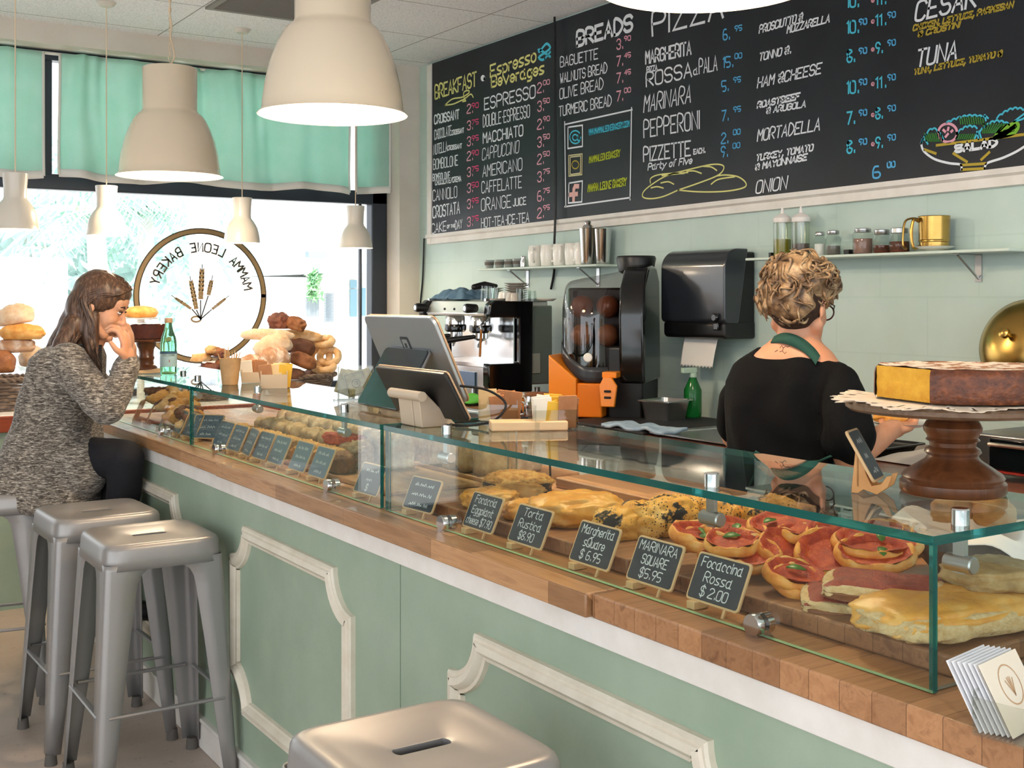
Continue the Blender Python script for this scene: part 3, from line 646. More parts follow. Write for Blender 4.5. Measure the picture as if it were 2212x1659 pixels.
for a in ((6, 'BREADS', 1278, 368, 1715, 238, 112, None, .016), (3, 'BAGUETTE', 1170, 245, 1475, 175, 78), (3, 'WALNUTS BREAD', 1170, 375, 1550, 288, 75), (3, 'OLIVE BREAD', 1166, 505, 1518, 420, 82), (3, 'TURMERIC BREAD', 1160, 645, 1585, 557, 78),
          (4, 'PIZZA', 262, 290, 835, 140, 185, None, .012), (4, 'MARGHERITA', 207, 520, 575, 440, 98, None, .0085), (4, 'PIZZA', 216, 590, 300, 570, 42), (4, 'ROSSA', 212, 705, 580, 622, 108, None, .008), (4, 'a', 597, 610, 628, 603, 60), (4, 'PALA', 642, 600, 788, 570, 115),
          (4, 'MARINARA', 190, 915, 570, 832, 130, None, .0065, .2), (4, 'PEPPERONI', 192, 1120, 643, 1046, 135, None, .007), (4, 'PIZZETTE', 190, 1315, 570, 1265, 112, None, .0075), (4, 'EACH.', 597, 1256, 690, 1241, 38), (4, 'Party of Five', 225, 1385, 580, 1330, 50, None, .006, .2),
          (4, 'PROSCIUTTO &', 1130, 270, 1480, 168, 59, None, .006, .25), (4, 'MOZZARELLA', 1357, 270, 1700, 178, 56, None, .006, .25), (4, 'TONNO &.', 1130, 495, 1385, 432, 58, None, .006, .25), (4, 'HAM &CHEESE', 1115, 715, 1630, 597, 78, None, .006, .22),
          (4, 'ROASTBEEF', 1115, 880, 1455, 806, 46, None, .007, .2), (4, '& ARUGOLA', 1190, 925, 1505, 870, 46, None, .006, .2), (4, 'MORTADELLA', 1115, 1150, 1620, 1058, 89, None, .006, .22), (4, 'TURKEY, TOMATO', 1107, 1310, 1565, 1225, 46, None, .0065, .2),
          (4, '& MAYONNAISE', 1100, 1385, 1515, 1302, 46, None, .0065, .2), (4, 'ONION', 1102, 1575, 1350, 1537, 98, None, .006, .22), (5, 'CESAR', 815, 190, 1355, 55, 165, None, .009, .22), (5, 'CHICKEN, LETTUCE, PARMESAN', 797, 275, 1690, 65, 46, k_gold, .006, .25),
          (5, '& CROSTINI', 842, 330, 1210, 242, 44, k_gold, .006, .25), (5, 'TUNA', 828, 600, 1180, 522, 145, None, .008, .22), (5, 'TUNA, LETTUCE, TOMATO &', 805, 670, 1590, 500, 44, k_gold, .006, .25), (5, 'SALAD', 1178, 1362, 1545, 1308, 62, None, .010)):
    a = list(a)+[None, .0058, 0][len(a)-7:] if len(a) < 10 else list(a); chalkline(*a, par=bd2)
for y, n, s in ((100, '3.', '90'), (237, '7.', '45'), (375, '7.', '45'), (522, '7.', '00')): price(3, 1630, y, n, s, 78, 1692, 68, 36, k_pink, k_pink, bd2)
for x, y, n, s in ((838, 325, '6.', '95'), (838, 550, '15.', '00'), (828, 745, '5.', '95'), (828, 985, '7.', '95'), (825, 1170, '2.', '00'), (822, 1280, '9.', '00')): price(4, x, y, n, s, 82, x+95, 72, 40, k_blue, k_blue, bd2, .006)
for y, a, s, y2, b in ((65, '10.', '90', 40, '11.'), (297, '10.', '90', 228, '11.'), (557, '8.', '90', 478, '9.'), (837, '10.', '90', 788, '11.'), (1112, '7.', '90', 1065, '8.'), (1372, '8.', '90', 1327, '9.')):
    price(5, 208, y, a, s, 105, 315, 75, 48, k_cyan, k_blue, bd2, .007); price(5, 465, y2, b, '90', 92, 572, 68, 48, k_cyan, k_blue, bd2, .006)
    chalkdraw(5, [[(437+6*math.cos(i), y2-35+7*math.sin(i)) for i in range(8)]], k_pink, .01, bd2, 'chalk_dot')
price(5, 440, 1597, '6', '00', 100, 568, 95, 48, k_blue, k_blue, bd2, .007)
chalkdraw(3, [[(1205, 690), (1215, 1385)], [(1208, 712), (1755, 592)], [(1750, 575), (1738, 1325)], [(1205, 1382), (1738, 1308)], [(1232, 735), (1350, 718), (1350, 890), (1232, 908), (1232, 735)], [(1240, 1190), (1350, 1172), (1345, 1342), (1236, 1352), (1240, 1190)]], k_white, .0075, bd2, 'chalk_frame', False)
chalkdraw(3, [[(1238, 965), (1348, 952), (1346, 1120), (1240, 1133), (1238, 965)], [(1250, 978), (1336, 968), (1334, 1108), (1252, 1120), (1250, 978)]], chalk('pale_yellow_chalk', '#D8D0A0'), .006, bd2, 'chalk_frame', False)
chalkdraw(3, [[(1292+28*math.cos(i*.4), 1040+32*math.sin(i*.4)) for i in range(17)]], k_gold, .006)
chalkdraw(3, [[(1292+45*math.cos(i*.4), 815+52*math.sin(i*.4)) for i in range(15)], [(1290+20*math.cos(i*.5), 818+24*math.sin(i*.5)) for i in range(14)], [(1312, 800), (1314, 842), (1335, 835)]], k_cyan, .007)
chalkdraw(3, [[(1315, 1215), (1290, 1215), (1280, 1240), (1278, 1340)], [(1245, 1285), (1305, 1278)]], chalk('rose_chalk', '#E9B7B0'), .022, bd2, 'chalk_symbol', False)
chalkline(3, 'WWW.MAMMALEONEBAKERY.COM', 1402, 798, 1730, 727, 44, k_cyan, .005, .1, bd2); chalkline(3, 'MAMMALEONEBAKERY', 1405, 1025, 1655, 970, 50, k_lime, .005, .15, bd2); chalkline(3, 'MAMMA LEONE BAKERY', 1395, 1260, 1705, 1207, 56, k_lime, .0065, .2, bd2)
chalkdraw(4, [[(470, 1548), (350, 1600), (250, 1618), (185, 1605), (190, 1560), (260, 1500), (380, 1430), (560, 1380), (740, 1340), (830, 1345), (840, 1380), (790, 1430), (640, 1490), (470, 1548)], [(470, 1548), (640, 1562), (850, 1558), (1000, 1530), (1022, 1490), (960, 1440), (860, 1425), (790, 1432)],
               [(250, 1530), (300, 1520), (350, 1532)], [(330, 1490), (390, 1480), (435, 1500)], [(540, 1395), (600, 1392), (660, 1412)], [(680, 1355), (740, 1360), (785, 1388)], [(740, 1500), (800, 1460), (930, 1440)], [(245, 1490), (250, 1450), (330, 1420), (550, 1405)], [(340, 1430), (440, 1418), (520, 1412)]], k_yellow, .006)
chalkdraw(5, [[(870, 1285), (895, 1355), (990, 1425), (1120, 1462), (1222, 1475), (1232, 1520)], [(1440, 1512), (1462, 1462), (1600, 1415), (1720, 1360), (1800, 1310)]], k_white, .008); chalkdraw(5, [[(1010, 1302), (1790, 1205)], [(1235, 1520), (1440, 1510)], [(1225, 1480), (1450, 1465)], [(1160, 1375), (1280, 1450)], [(1480, 1365), (1410, 1430)], [(900, 1340), (1000, 1375)]], k_gold, .009, sm=False)
def scal(x0, y0, x1, y1, n, hgt):
    out = []
    for i in range(n*6+1):
        f = i/(n*6); out.append((lerp(x0, x1, f), lerp(y0, y1, f)-hgt*math.sin(PI*f)-14*abs(math.sin(PI*f*n))))
    return out
chalkdraw(5, [scal(870, 1290, 1070, 1250, 4, 110), scal(1090, 1110, 1470, 1060, 8, 40), scal(1200, 1190, 1370, 1150, 4, 30), scal(1350, 1240, 1660, 1120, 7, 80), scal(1550, 1060, 1830, 1000, 6, 50), [(870, 1285), (890, 1240), (930, 1290)], [(1370, 1180), (1385, 1250)], [(1390, 1175), (1410, 1245)], [(1440, 1030), (1450, 1080)], [(1700, 1090), (1810, 1010), (1790, 1060), (1700, 1090)]], k_cyan, .006)
chalkdraw(5, [[(lerp(900, 1050, i/9), 1195+6*(i % 2)), (lerp(915, 1060, i/9), 1265)] for i in range(10)]+[[(lerp(1180, 1330, i/8), 1245), (lerp(1200, 1350, i/8), 1205)] for i in range(9)]+[[(lerp(1215, 1420, i/10), 1050), (lerp(1225, 1430, i/10), 1110)] for i in range(11)]+[[(lerp(1430, 1640, i/9), 1110), (lerp(1420, 1560, i/9), 1190)] for i in range(10)], chalk('dark_green_chalk', '#3E7A3A'), .005, sm=False)
chalkdraw(5, [[(1530, 1235), (1600, 1150), (1730, 1110), (1700, 1190), (1530, 1235)], [(1550, 1225), (1700, 1140)], [(1580, 1200), (1690, 1160)], [(1600, 1215), (1710, 1130)]], k_green, .014)
chalkdraw(5, [[(1108+84*math.cos(i*.32), 1190+82*math.sin(i*.32)) for i in range(21)], [(1070, 1165), (1085, 1180)], [(1115, 1145), (1110, 1165)], [(1150, 1170), (1140, 1180)], [(1090, 1225), (1110, 1200)]], k_pink, .009)
for nm, pts in (('trim_1', (6.035, 6.085, 1.70, ZC-.02)),):
    struct(nm, MB().box((XW-.026, 6.035, zb(6.035)-.055), (XW-.001, 6.085, ZC-.015)), m_white, bevel=.004)
mb = MB(); o = []
for y in (1.0, 6.085): o += [V((x, y, zb(y)+dz)) for x, dz in ((XW-.001, 0), (XW-.034, 0), (XW-.036, -.018), (XW-.022, -.026), (XW-.024, -.056), (XW-.001, -.058))]
mb.add(o, [(i, (i+1) % 6, 6+(i+1) % 6, 6+i) for i in range(6)]+[(5, 4, 3, 2, 1, 0), (6, 7, 8, 9, 10, 11)]); struct('trim_2', mb, m_white, smooth=20)
def wire(name, pts, r, m, label, cat='cable'): o = MB().tube(spline(pts, 6), r, 8).build(name, m); return tag(o, label, cat)
xb = XW-.045
wire('power_cable', [at(1198, 30, X=xb), at(1199, 200, X=xb), at(1200, 400, X=xb), at(1199, 480, X=xb), at(1197, 540, X=xb), at(1197, 585, X=XW-.01), at(1190, 625, X=XW-.01)], .006, m_black, 'black cable hanging down the seam between the two chalk menu boards')
wire('power_cable', [at(916, 515, X=XW-.01), at(913, 600, X=XW-.01), at(908, 660, X=XW-.01), at(904, 760, X=XW-.01)], .005, m_black, 'thin black cable running down the corner beside the pillar, under the menu board')
# ---------------------------------------------------------------- back counter with pleated curtain
XC, ZBk = 2.68, .90
bc = empty('back_counter', (XC, 3, 0), 0, 'back counter with reddish wood top and pale pleated curtain below, along the green wall', 'counter')
m_redwood = wood_mat('red_brown_top', '#6E4030', '#8A5540', rough=.35, along='Y', coat=.2)
MB().box((-.02, -2.5, .855), (XW-XC-.002, 2.58, ZBk)).build('wood_top', m_redwood, bc, bevel=.006)
MB().box((.06, -2.5, 0), (XW-XC-.002, 2.58, .855)).build('carcass', m_panel, bc)
def cw(u, v):
    y = lerp(-2.5, 2.58, u); return V((.03+.016*math.sin(y*58+3*noise.noise(V((y*1.5, 0, 0)))*3)*(.5+.5*v)+.012*noise.noise(V((y*9, v*2, 3))), y, lerp(.852, .06, v)))
t = NT('striped_curtain'); tc = t.n('ShaderNodeTexCoord'); sp = t.n('ShaderNodeSeparateXYZ'); t.t.links.new(tc.outputs['Object'], sp.inputs[0])
wv = t.n('ShaderNodeMath', operation='MULTIPLY'); t.t.links.new(sp.outputs[2], wv.inputs[0]); wv.inputs[1].default_value = 7.5; fr = t.n('ShaderNodeMath', operation='FRACT'); t.l(wv, fr)
t.col(t.ramp(fr, [(0, '#8F9290'), (.045, '#8F9290'), (.07, '#DAD9D4'), (1, '#E4E3DE')])); t.b.inputs['Roughness'].default_value = .9
MB().grid(cw, 700, 8).build('pleated_curtain', t.m, bc, smooth=180).modifiers.new('s', 'SOLIDIFY').thickness = .002
# ---------------------------------------------------------------- shelves and what stands on them
m_shelf = mat('pale_green_shelf', '#CFDDD2', .35); m_clear = glass_mat('bottle_glass', '#F4F8F6', .05, 1.0)
ZS = 1.550
def shelf(y0, y1, label, br):
    e = empty('wall_shelf', (XW, (y0+y1)/2, ZS), 0, label, 'shelf', 'pale green wall shelves'); c = (y0+y1)/2
    MB().box((-.15, y0-c, -.010), (-.001, y1-c, 0)).build('board', m_shelf, e, bevel=.003)
    for y in br:
        MB().box((-.004, y-c-.012, -.10), (-.001, y-c+.012, -.011)).box((-.12, y-c-.012, -.014), (-.001, y-c+.012, -.0105)).build('bracket', m_steel, e)
        MB().tube([(-.11, y-c, -.015), (-.004, y-c, -.09)], .004, 6).build('brace', m_steel, e)
    return e
shelf(4.27, 5.30, 'short pale green wall shelf holding mugs and shakers, above the coffee machine', (4.45, 5.05)); shelf(2.19, 3.32, 'longer pale green wall shelf holding squeeze bottles and jars, above the barista', (2.40, 3.1))
XSh = XW-.075
def on_shelf(px): p = at(px, 560, X=XSh); return V((XSh, p.y, ZS+.0008))
def mk_jar(name, px, hpx, wpx, label, cat, fill, fh, lidm, lid='flat', group=None, shape=None):
    p = on_shelf(px); d = (p-V((0, 0, H))).dot(FW); k = d/F; h = hpx*k; r = wpx*k/2; e = empty(name, p, 0, label, cat, group)
    prof = shape or [(.9, 0), (1, .05), (1, .66), (.72, .80), (.72, .86)]
    MB().lathe([(a*r, b*h) for a, b in prof], 28).build('jar_body', m_clear, e, smooth=60)
    if fill: MB().lathe([(.86*r, .03*h), (.9*r, .07*h), (.9*r, fh*h)], 24).build('contents', fill, e)
    zl = prof[-1][1]*h; MB().lathe([(.76*r, zl-.02*h), (.8*r, zl), (.8*r, .97*h), (.7*r, h)], 24).build('lid', lidm, e, smooth=40)
    return e
m_oil = mat('olive_oil', '#A89A22', .2); m_vin = mat('brown_vinegar', '#6A4A48', .3); m_pepper = mat('ground_spice', '#6B3A26', .9, c2='#4A2618', scale=90); m_salt = mat('salt', '#E8E4DE', .9); m_grey = mat('pepper_grey', '#6E6660', .9)
m_plast = glass_mat('cloudy_plastic', '#DDE4DA', .16, 1.0, .25)
def squeeze(px, label, fill, fh):
    p = on_shelf(px); k = (p-V((0, 0, H))).dot(FW)/F; h = 108*k; r = 19*k; e = empty('squeeze_bottle', p, 0, label, 'bottle', 'squeeze bottles on the long shelf')
    MB().lathe([(.95*r, 0), (r, .02*h), (r, .70*h)], 28).build('bottle_body', m_plast, e, smooth=50); MB().lathe([(.93*r, .01*h), (.95*r, .03*h), (.95*r, fh*h)], 24).build('contents', fill, e)
    MB().lathe([(1.02*r, .695*h), (1.04*r, .70*h), (1.04*r, .78*h), (.75*r, .83*h), (.35*r, .86*h), (.22*r, .88*h), (.12*r, 1.0*h)], 24).build('nozzle_cap', mat('white_cap', '#EDE7E2', .4), e, smooth=40)
squeeze(1690, 'clear squeeze bottle half full of yellow oil at the end of the long shelf', m_oil, .36); squeeze(1730, 'clear squeeze bottle with brown vinegar beside the yellow oil bottle', m_vin, .26)
g = 'small shakers and jars on the long shelf'
mk_jar('salt_shaker', 1771, 52, 25, 'small glass shaker with white salt next to the squeeze bottles', 'shaker', m_salt, .5, m_steel, group=g); mk_jar('pepper_shaker', 1800, 54, 32, 'small glass shaker of grey pepper, right of the salt shaker', 'shaker', m_grey, .38, m_steel, group=g)
mk_jar('spice_jar', 1864, 56, 44, 'wide straight glass jar with metal lid in the middle of the long shelf', 'jar', mat('pink_spice', '#9A7468', .8), .6, m_steel, group=g, shape=[(.95, 0), (1, .04), (1, .8), (.9, .86)])
mk_jar('spice_jar', 1905, 52, 40, 'round bellied glass jar of dark spice, beside the wide straight jar', 'jar', m_pepper, .34, m_steel, group=g, shape=[(.7, 0), (.95, .15), (1, .35), (.75, .62), (.62, .72), (.62, .8)]); mk_jar('spice_jar', 1943, 54, 46, 'round bellied glass jar of brown spice next to the brass sifter', 'jar', m_pepper, .45, m_steel, group=g, shape=[(.7, 0), (.95, .15), (1, .35), (.75, .62), (.58, .74), (.58, .8)])
m_brass = mat('brass', '#B08D4A', .25, 1, c2='#C4A25C', scale=5)
p = on_shelf(2018); k = (p-V((0, 0, H))).dot(FW)/F
e = empty('saucer', p, 0, 'white saucer under the brass flour sifter on the long shelf', 'saucer'); MB().lathe([(.025, 0), (.03, .002), (.066, .014), (.068, .016), (.064, .016), (.03, .006), (.001, .005)], 32, capb=False).build('dish', m_whitec, e, smooth=60)
p2 = p+V((0, 0, .0062)); e = empty('flour_sifter', p2, 0, 'brass flour sifter mug with squeeze handle standing on a white saucer', 'sifter'); h = 71*k; r = 33*k
MB().lathe([(.9*r, .0), (.93*r, .01), (.93*r, .22*h), (1.0*r, .24*h), (1.0*r, .28*h), (.97*r, .30*h), (1.0*r, h), (1.03*r, h+.002), (.97*r, h), (.94*r, .3*h), (.01, .28*h)], 40, capb=False).build('cup', m_brass, e, smooth=35)
dl = (-RT).normalized()
def rel(a, b): return dl*a+V((0, 0, b))
MB().tube(spline([rel(r*.9, h*.92), rel(r*1.5, h*.95), rel(r*1.95, h*.8), rel(r*2.05, h*.15), rel(r*1.8, h*.02)], 6), .006, 8, flat=.6).build('handle', m_brass, e); MB().tube(spline([rel(r*1.0, h*.85), rel(r*1.35, h*.9), rel(r*1.5, h*.5), rel(r*1.35, h*.06), rel(r*.95, h*.1)], 6), .005, 8).build('trigger', m_brass, e)
o = MB().box((-.02, -.012, 0), (.02, .012, .018)).build('card_stub', m_black, None, loc=on_shelf(1836)); tag(o, 'tiny black block left of the wide spice jar on the long shelf', 'block')
o = MB().box((-.008, -.006, 0), (.008, .006, .02)).build('card_stub', m_black, None, loc=on_shelf(1666)); tag(o, 'tiny black clip beside the oil squeeze bottle on the long shelf', 'block')
# mugs, glasses and shakers on the short shelf
def mug():
    e = empty('mug', (0, 0, 0)); MB().lathe([(.032, 0), (.036, .004), (.040, .05), (.037, .086), (.035, .088), (.034, .084), (.036, .05), (.032, .006), (.001, .005)], 32, capb=False).build('cup', m_whitec, e, smooth=50)
    MB().tube(spline([(.036, 0, .072), (.058, 0, .074), (.066, 0, .05), (.056, 0, .024), (.037, 0, .02)], 6), .0055, 8).build('handle', m_whitec, e); return e
mg = mug(); mugs = ((1157, 'white coffee mug nearest the small glasses, in the row of mugs'), (1184, 'second white coffee mug in the row of mugs, counting from the small glasses'), (1211, 'middle white coffee mug of the row on the short shelf'), (1237, 'fourth white coffee mug in the row, before the mug by the shakers'), (1258, 'white coffee mug beside the steel cocktail shakers'))
for i, (px, lb) in enumerate(mugs):
    o = mg if i == 0 else dup(mg); p = on_shelf(px); p.z = ZS+.0008; o.location = p; o.rotation_euler = (0, 0, (-2.4, -1.6, -2.2, -2.0, -1.4)[i]); tag(o, lb, 'mug', 'white mugs on the short shelf'); o.scale = (.98, .98, 1.2)
def shotglass():
    e = empty('espresso_glass', (0, 0, 0)); MB().lathe([(.019, 0), (.021, .003), (.027, .045), (.0255, .045), (.019, .006), (.001, .005)], 24, capb=False).build('glass', mat('printed_glass', '#C9CFCB', .15, spec=.8, trans=.5), e, smooth=50)
    MB().lathe([(.0245, .018), (.0262, .034)], 24, capa=False, capb=False).build('printed_band', m_grey, e); return e
sg = shotglass()
for i, (px, lb) in enumerate(((1057, 'small printed espresso glass at the window end of the short shelf'), (1079, 'second small printed espresso glass on the short shelf'), (1100, 'third small printed espresso glass on the short shelf'), (1118, 'small printed espresso glass beside the tiny steel pot'))):
    o = sg if i == 0 else dup(sg); o.location = on_shelf(px); tag(o, lb, 'glass', 'small printed glasses on the short shelf')
e = empty('steel_pot', on_shelf(1131), 0, 'tiny steel pot between the small glasses and the mugs', 'pot'); MB().lathe([(.016, 0), (.018, .03), (.012, .045), (.014, .055), (.01, .058)], 20).build('pot', m_chrome, e, smooth=40)
def shaker(px, label, hh, dx):
    e = empty('cocktail_shaker', on_shelf(px)+V((dx, 0, 0)), 0, label, 'shaker', 'steel cocktail shakers on the short shelf'); MB().lathe([(.030, 0), (.032, .006), (.042, hh), (.043, hh+.003), (.040, hh+.002), (.03, .008), (.001, .007)], 32, capb=False).build('tin', m_chrome, e, smooth=40); return e
e = shaker(1278, 'tall steel cocktail shaker with a small cap, beside the mugs', .165, -.02); MB().lathe([(.030, .163), (.024, .18), (.014, .186), (.016, .195), (.010, .203)], 24).build('strainer_cap', m_chrome, e, smooth=40)
shaker(1298, 'open steel shaker tin at the end of the short shelf', .16, .01)
# ---------------------------------------------------------------- paper towel dispenser
y0, y1, z0, z1 = 3.404, 3.785, 1.235, 1.592; e = empty('towel_dispenser', (XW, 3.595, z0), 0, 'big black paper towel dispenser with rounded top on the green wall', 'dispenser')
def side(x0, rad, zt, zbm): return [(-.002, zbm), (-.002, zt)]+[(x0+rad-math.sin(a)*rad, zt-rad+math.cos(a)*rad) for a in [PI/2*i/8 for i in range(9)]]+[(x0+.02-math.cos(a)*.02, zbm+.02-math.sin(a)*.02) for a in [PI/2*i/5 for i in range(6)]]
Mx = M(((1, 0, 0, 0), (0, 0, 1, 0), (0, 1, 0, 0), (0, 0, 0, 1)))
w = (y1-y0)/2; m_disp = mat('satin_black_cover', '#23272E', .32, coat=.7)  # cover colour lifted to blue-grey, imitating reflected window light
MB().prism(side(-.165, .06, .345, .02), -w+.012, w-.012, Mx).build('side_shell', m_black, e, bevel=.008, seg=3)
MB().prism(side(-.178, .075, .357, .062)[2:]+[(-.10, .062), (-.05, .357)], -w, w, Mx).build('cover', m_disp, e, bevel=.006, seg=3)
MB().prism(side(-.172, .02, .07, .0), -w+.008, w-.008, Mx).build('base_tray', m_black, e, bevel=.01, seg=3)
MB().lathe([(.016, 0), (.018, .008), (.012, .014)], 20, M.Translation((-.180, -w+.045, .085)) @ M.Rotation(-PI/2, 4, 'Y')).build('lock', m_blackgloss, e); MB().cbox((-.178, -w+.045, .05), (.012, .03, .03)).build('latch', m_blackgloss, e, bevel=.004)
mb = MB(); pw = .20
def pf(u, v): return V((-.11-.014*v*v-.006*math.sin(v*3), .02+(u-.5)*pw*(1-.04*v)+.012*v, -.002-.115*v+(.004*math.sin(u*60) if v > .99 else 0)))
MB().grid(pf, 40, 14).build('paper_towel', m_paper, e, smooth=180).modifiers.new('s', 'SOLIDIFY').thickness = .0006
# ---------------------------------------------------------------- espresso machine
X0, X1, Y0, Y1, Zb, Zt = 2.74, 3.08, 4.415, 5.06, .985, 1.382
e = empty('espresso_machine', (X0, Y0, ZBk), 0, 'two group espresso machine with polished front and black end panels on the back counter', 'coffee machine')
def b(a, c): return MB().box(V(a)-V((X0, Y0, ZBk)), V(c)-V((X0, Y0, ZBk)))
m_pol = mat('polished_steel', '#E2E4E6', .16, 1)
b((X0+.15, Y0+.012, Zb+.02), (X1, Y1-.012, Zt-.02)).build('rear_body', mat('steel_body', '#9CA6A0', .35, .8), e, bevel=.006)
mb = MB().prism([(0, .425), (.010, .415), (.16, .415), (.19, .42), (.34, .42), (.34, Zt-ZBk-.012), (.34, Zt-ZBk), (.035, Zt-ZBk), (.005, Zt-ZBk-.05)], .05, Y1-Y0-.05, Mx); mb.build('head_panel', mat('satin_steel', '#EDEEEF', .38, .75), e, bevel=.004)
prof = [(.0, .088), (.02, .074), (.22, .074), (.225, Zt-ZBk+.004), (.02, Zt-ZBk+.004), (-.004, Zt-ZBk-.014), (-.012, .42), (.0, .41), (.150, .41), (.150, .205), (.0, .205), (-.014, .195), (-.014, .11)]
for y in (-.004, Y1-Y0-.046): MB().prism(prof, y, y+.05, Mx).build('end_panel', m_blackgloss if y < 0 else m_black, e, bevel=.006, seg=2)
b((X0+.02, Y0+.045, Zb+.0), (X0+.17, Y1-.045, Zb+.105)).build('drip_tray', m_pol, e, bevel=.006); b((X0+.012, Y0+.16, Zb+.01), (X0+.018, Y1-.05, Zb+.075)).build('name_plate', mat('blue_grey_plate', '#6D82A0', .25, .6), e)
b((X0+.148, Y0+.045, Zb+.09), (X0+.165, Y1-.045, Zb+.34)).build('back_splash', m_pol, e)
b((X0-.006, Y0+.05, Zb+.104), (X0+.16, Y1-.05, Zb+.120)).build('drip_grate', m_chrome, e)
for i, y in enumerate((.20, .43)):
    g = MB().lathe([(.040, .418), (.046, .405), (.046, .372), (.040, .368)], 28, M.Translation((.07, y, 0))).build('group_head', m_chrome, e, smooth=40)
    MB().lathe([(.050, .372), (.053, .366), (.052, .345), (.043, .336)], 28, M.Translation((.07, y, 0))).build('collar', m_blackgloss, g, smooth=40)
    pfl = MB().lathe([(.036, .338), (.036, .312), (.02, .300)], 24, M.Translation((.07, y, 0))).build('portafilter', m_chrome, e, smooth=40)
    MB().tube([(.04, y-.005, .320), (-.05, y+.03, .308), (-.11, y+.055, .298)], [.009, .013, .015], 12).build('handle', m_black, pfl, smooth=50); MB().tube(spline([(.07, y-.01, .305), (.06, y-.01, .29), (.055, y+.0, .272)], 5), .007, 8).build('spout', m_chrome, pfl)
for y in (.12, .585):
    k = MB().lathe([(.017, 0), (.019, .004), (.022, .05), (.018, .062)], 20, M.Translation((.0, y, .450)) @ M.Rotation(-PI/2, 4, 'Y')).build('steam_knob', m_black, e, smooth=40); MB().lathe([(.012, .0625), (.012, .064)], 20, M.Translation((0, y, .450)) @ M.Rotation(-PI/2, 4, 'Y')).build('knob_badge', m_chrome, k)
for y in (.22, .31, .40): MB().lathe([(.006, 0), (.005, .006)], 12, M.Translation((-.003, y, .445)) @ M.Rotation(-PI/2, 4, 'Y')).build('button', m_black, e)
for y in (.11, .60): MB().tube(spline([(.05, y, .412), (.03, y, .385), (.0, y-.03*(1 if y < .3 else -1), .375), (-.015, y-.055*(1 if y < .3 else -1), .365), (-.012, y-.045*(1 if y < .3 else -1), .31), (-.010, y-.035*(1 if y < .3 else -1), .235)], 6), .0055, 8).build('steam_wand', m_chrome, e)
for x in (.04, .28):
    for y in (.05, Y1-Y0-.05): MB().lathe([(.018, 0), (.022, .004), (.018, .01), (.016, .09)], 16, M.Translation((x, y, 0))).build('foot', m_steel, e)
MB().cbox((.245, -.004+.012, .20), (.05, .004, .09)).build('socket_plate', mat('grey_plate', '#8E9590', .4), e, bevel=.003)
MB().box((.0, .04, Zt-ZBk), (.34, .055, Zt-ZBk+.012)).box((.02, Y1-Y0-.05, Zt-ZBk), (.34, Y1-Y0-.035, Zt-ZBk+.012)).build('cup_rail', m_chrome, e)
ZM = Zt+.0006
def onm(px, x): p = at(px, 650, X=x); return V((x, p.y, ZM))
# saucers, cloth, cups, bowls on the machine
def saucers(px, x, n, rr, label, m):
    e = empty('saucer_stack_top', onm(px, x), 0, label, 'saucers')
    return e
m_greyc = mat('grey_ceramic', '#B9B3AA', .3, coat=.2)
sc = None
for px, x, n, m, what in ((1064, 3.03, 6, m_whitec, 'white saucer'), (1115, 3.02, 8, m_greyc, 'beige saucer')):
    base = onm(px, x)
    for i in range(n):
        e = empty('saucer', base+V((0, 0, .0105*i)), 0, None, 'saucer', what+'s stacked on the coffee machine')
        e['label'] = what+' at the bottom of its stack on the coffee machine' if i == 0 else what+' on top of its stack on the coffee machine' if i == n-1 else what+', number %d from the bottom of its stack on the coffee machine' % (i+1)
        if sc is None: sc = MB().lathe([(.03, 0), (.035, .0015), (.055, .009), (.056, .0105), (.05, .0103), (.03, .004), (.001, .003)], 32, capb=False).build('dish', m_whitec, e, smooth=60)
        else: c = sc.copy(); C.objects.link(c); c.parent = e; c.data = sc.data if m is m_whitec else gd
        if px == 1064 and i == 0: gd = sc.data.copy(); gd.materials.clear(); gd.materials.append(m_greyc)
def cupglass(px, x, label, h, r, m):
    e = empty('drinking_glass', onm(px, x), 0, label, 'glass', 'glasses and cups drying on the coffee machine'); MB().lathe([(r, 0), (r, .004), (r*.78, h), (r*.74, h), (r*.9, .006)], 24, capb=True, capa=False).build('glass', m, e, smooth=60)
for px, x, lb, h, r, m in ((1049, 2.86, 'upturned tall glass beside the blue cloth on the coffee machine', .07, .024, m_clear), (1060, 2.83, 'second upturned glass from the blue cloth on the coffee machine', .066, .024, m_clear), (1072, 2.84, 'upturned glass in front of the white saucers', .06, .025, m_clear), (1090, 2.86, 'white cup upturned in front of the beige saucers', .04, .034, m_whitec), (1108, 2.84, 'pinkish cup upturned under the beige saucers', .036, .034, m_greyc), (1123, 2.86, 'small clear glass near the black end panel', .055, .02, m_clear), (1138, 2.87, 'small clear glass above the black end panel', .05, .02, m_clear), (1150, 2.90, 'last small clear glass before the folded dish', .046, .02, m_clear)): cupglass(px, x, lb, h, r, m)
e = empty('small_dish', onm(1180, 3.0), 0, 'small flat cream dish at the rear corner of the coffee machine', 'dish'); MB().lathe([(.03, 0), (.045, .008), (.047, .012), (.04, .011), (.001, .004)], 28, capb=False).build('dish', m_whitec, e, smooth=60)
e = empty('tamper', onm(1066, 2.98), 0, 'black handled coffee tamper lying over the glasses on the machine', 'tamper'); MB().chain([((-.12, -.02, .065), .014), ((-.05, 0, .075), .018), ((.02, .01, .072), .009)]).build('handle', m_black, e); MB().lathe([(.014, 0), (.014, .06)], 16, M.Translation((.0, 0, 0))).build('base', m_chrome, e)
m_denim = mat('blue_cloth', '#4E6E88', .95, c2='#6E8DA4', scale=14, bump=.2, bscale=200)
def clothmesh(fn, nu, nv, th=.004):
    mb = MB().grid(fn, nu, nv); return mb
e = empty('blue_cloth', onm(1003, 2.93), 0, 'crumpled blue cloth lying on top of the coffee machine', 'cloth')
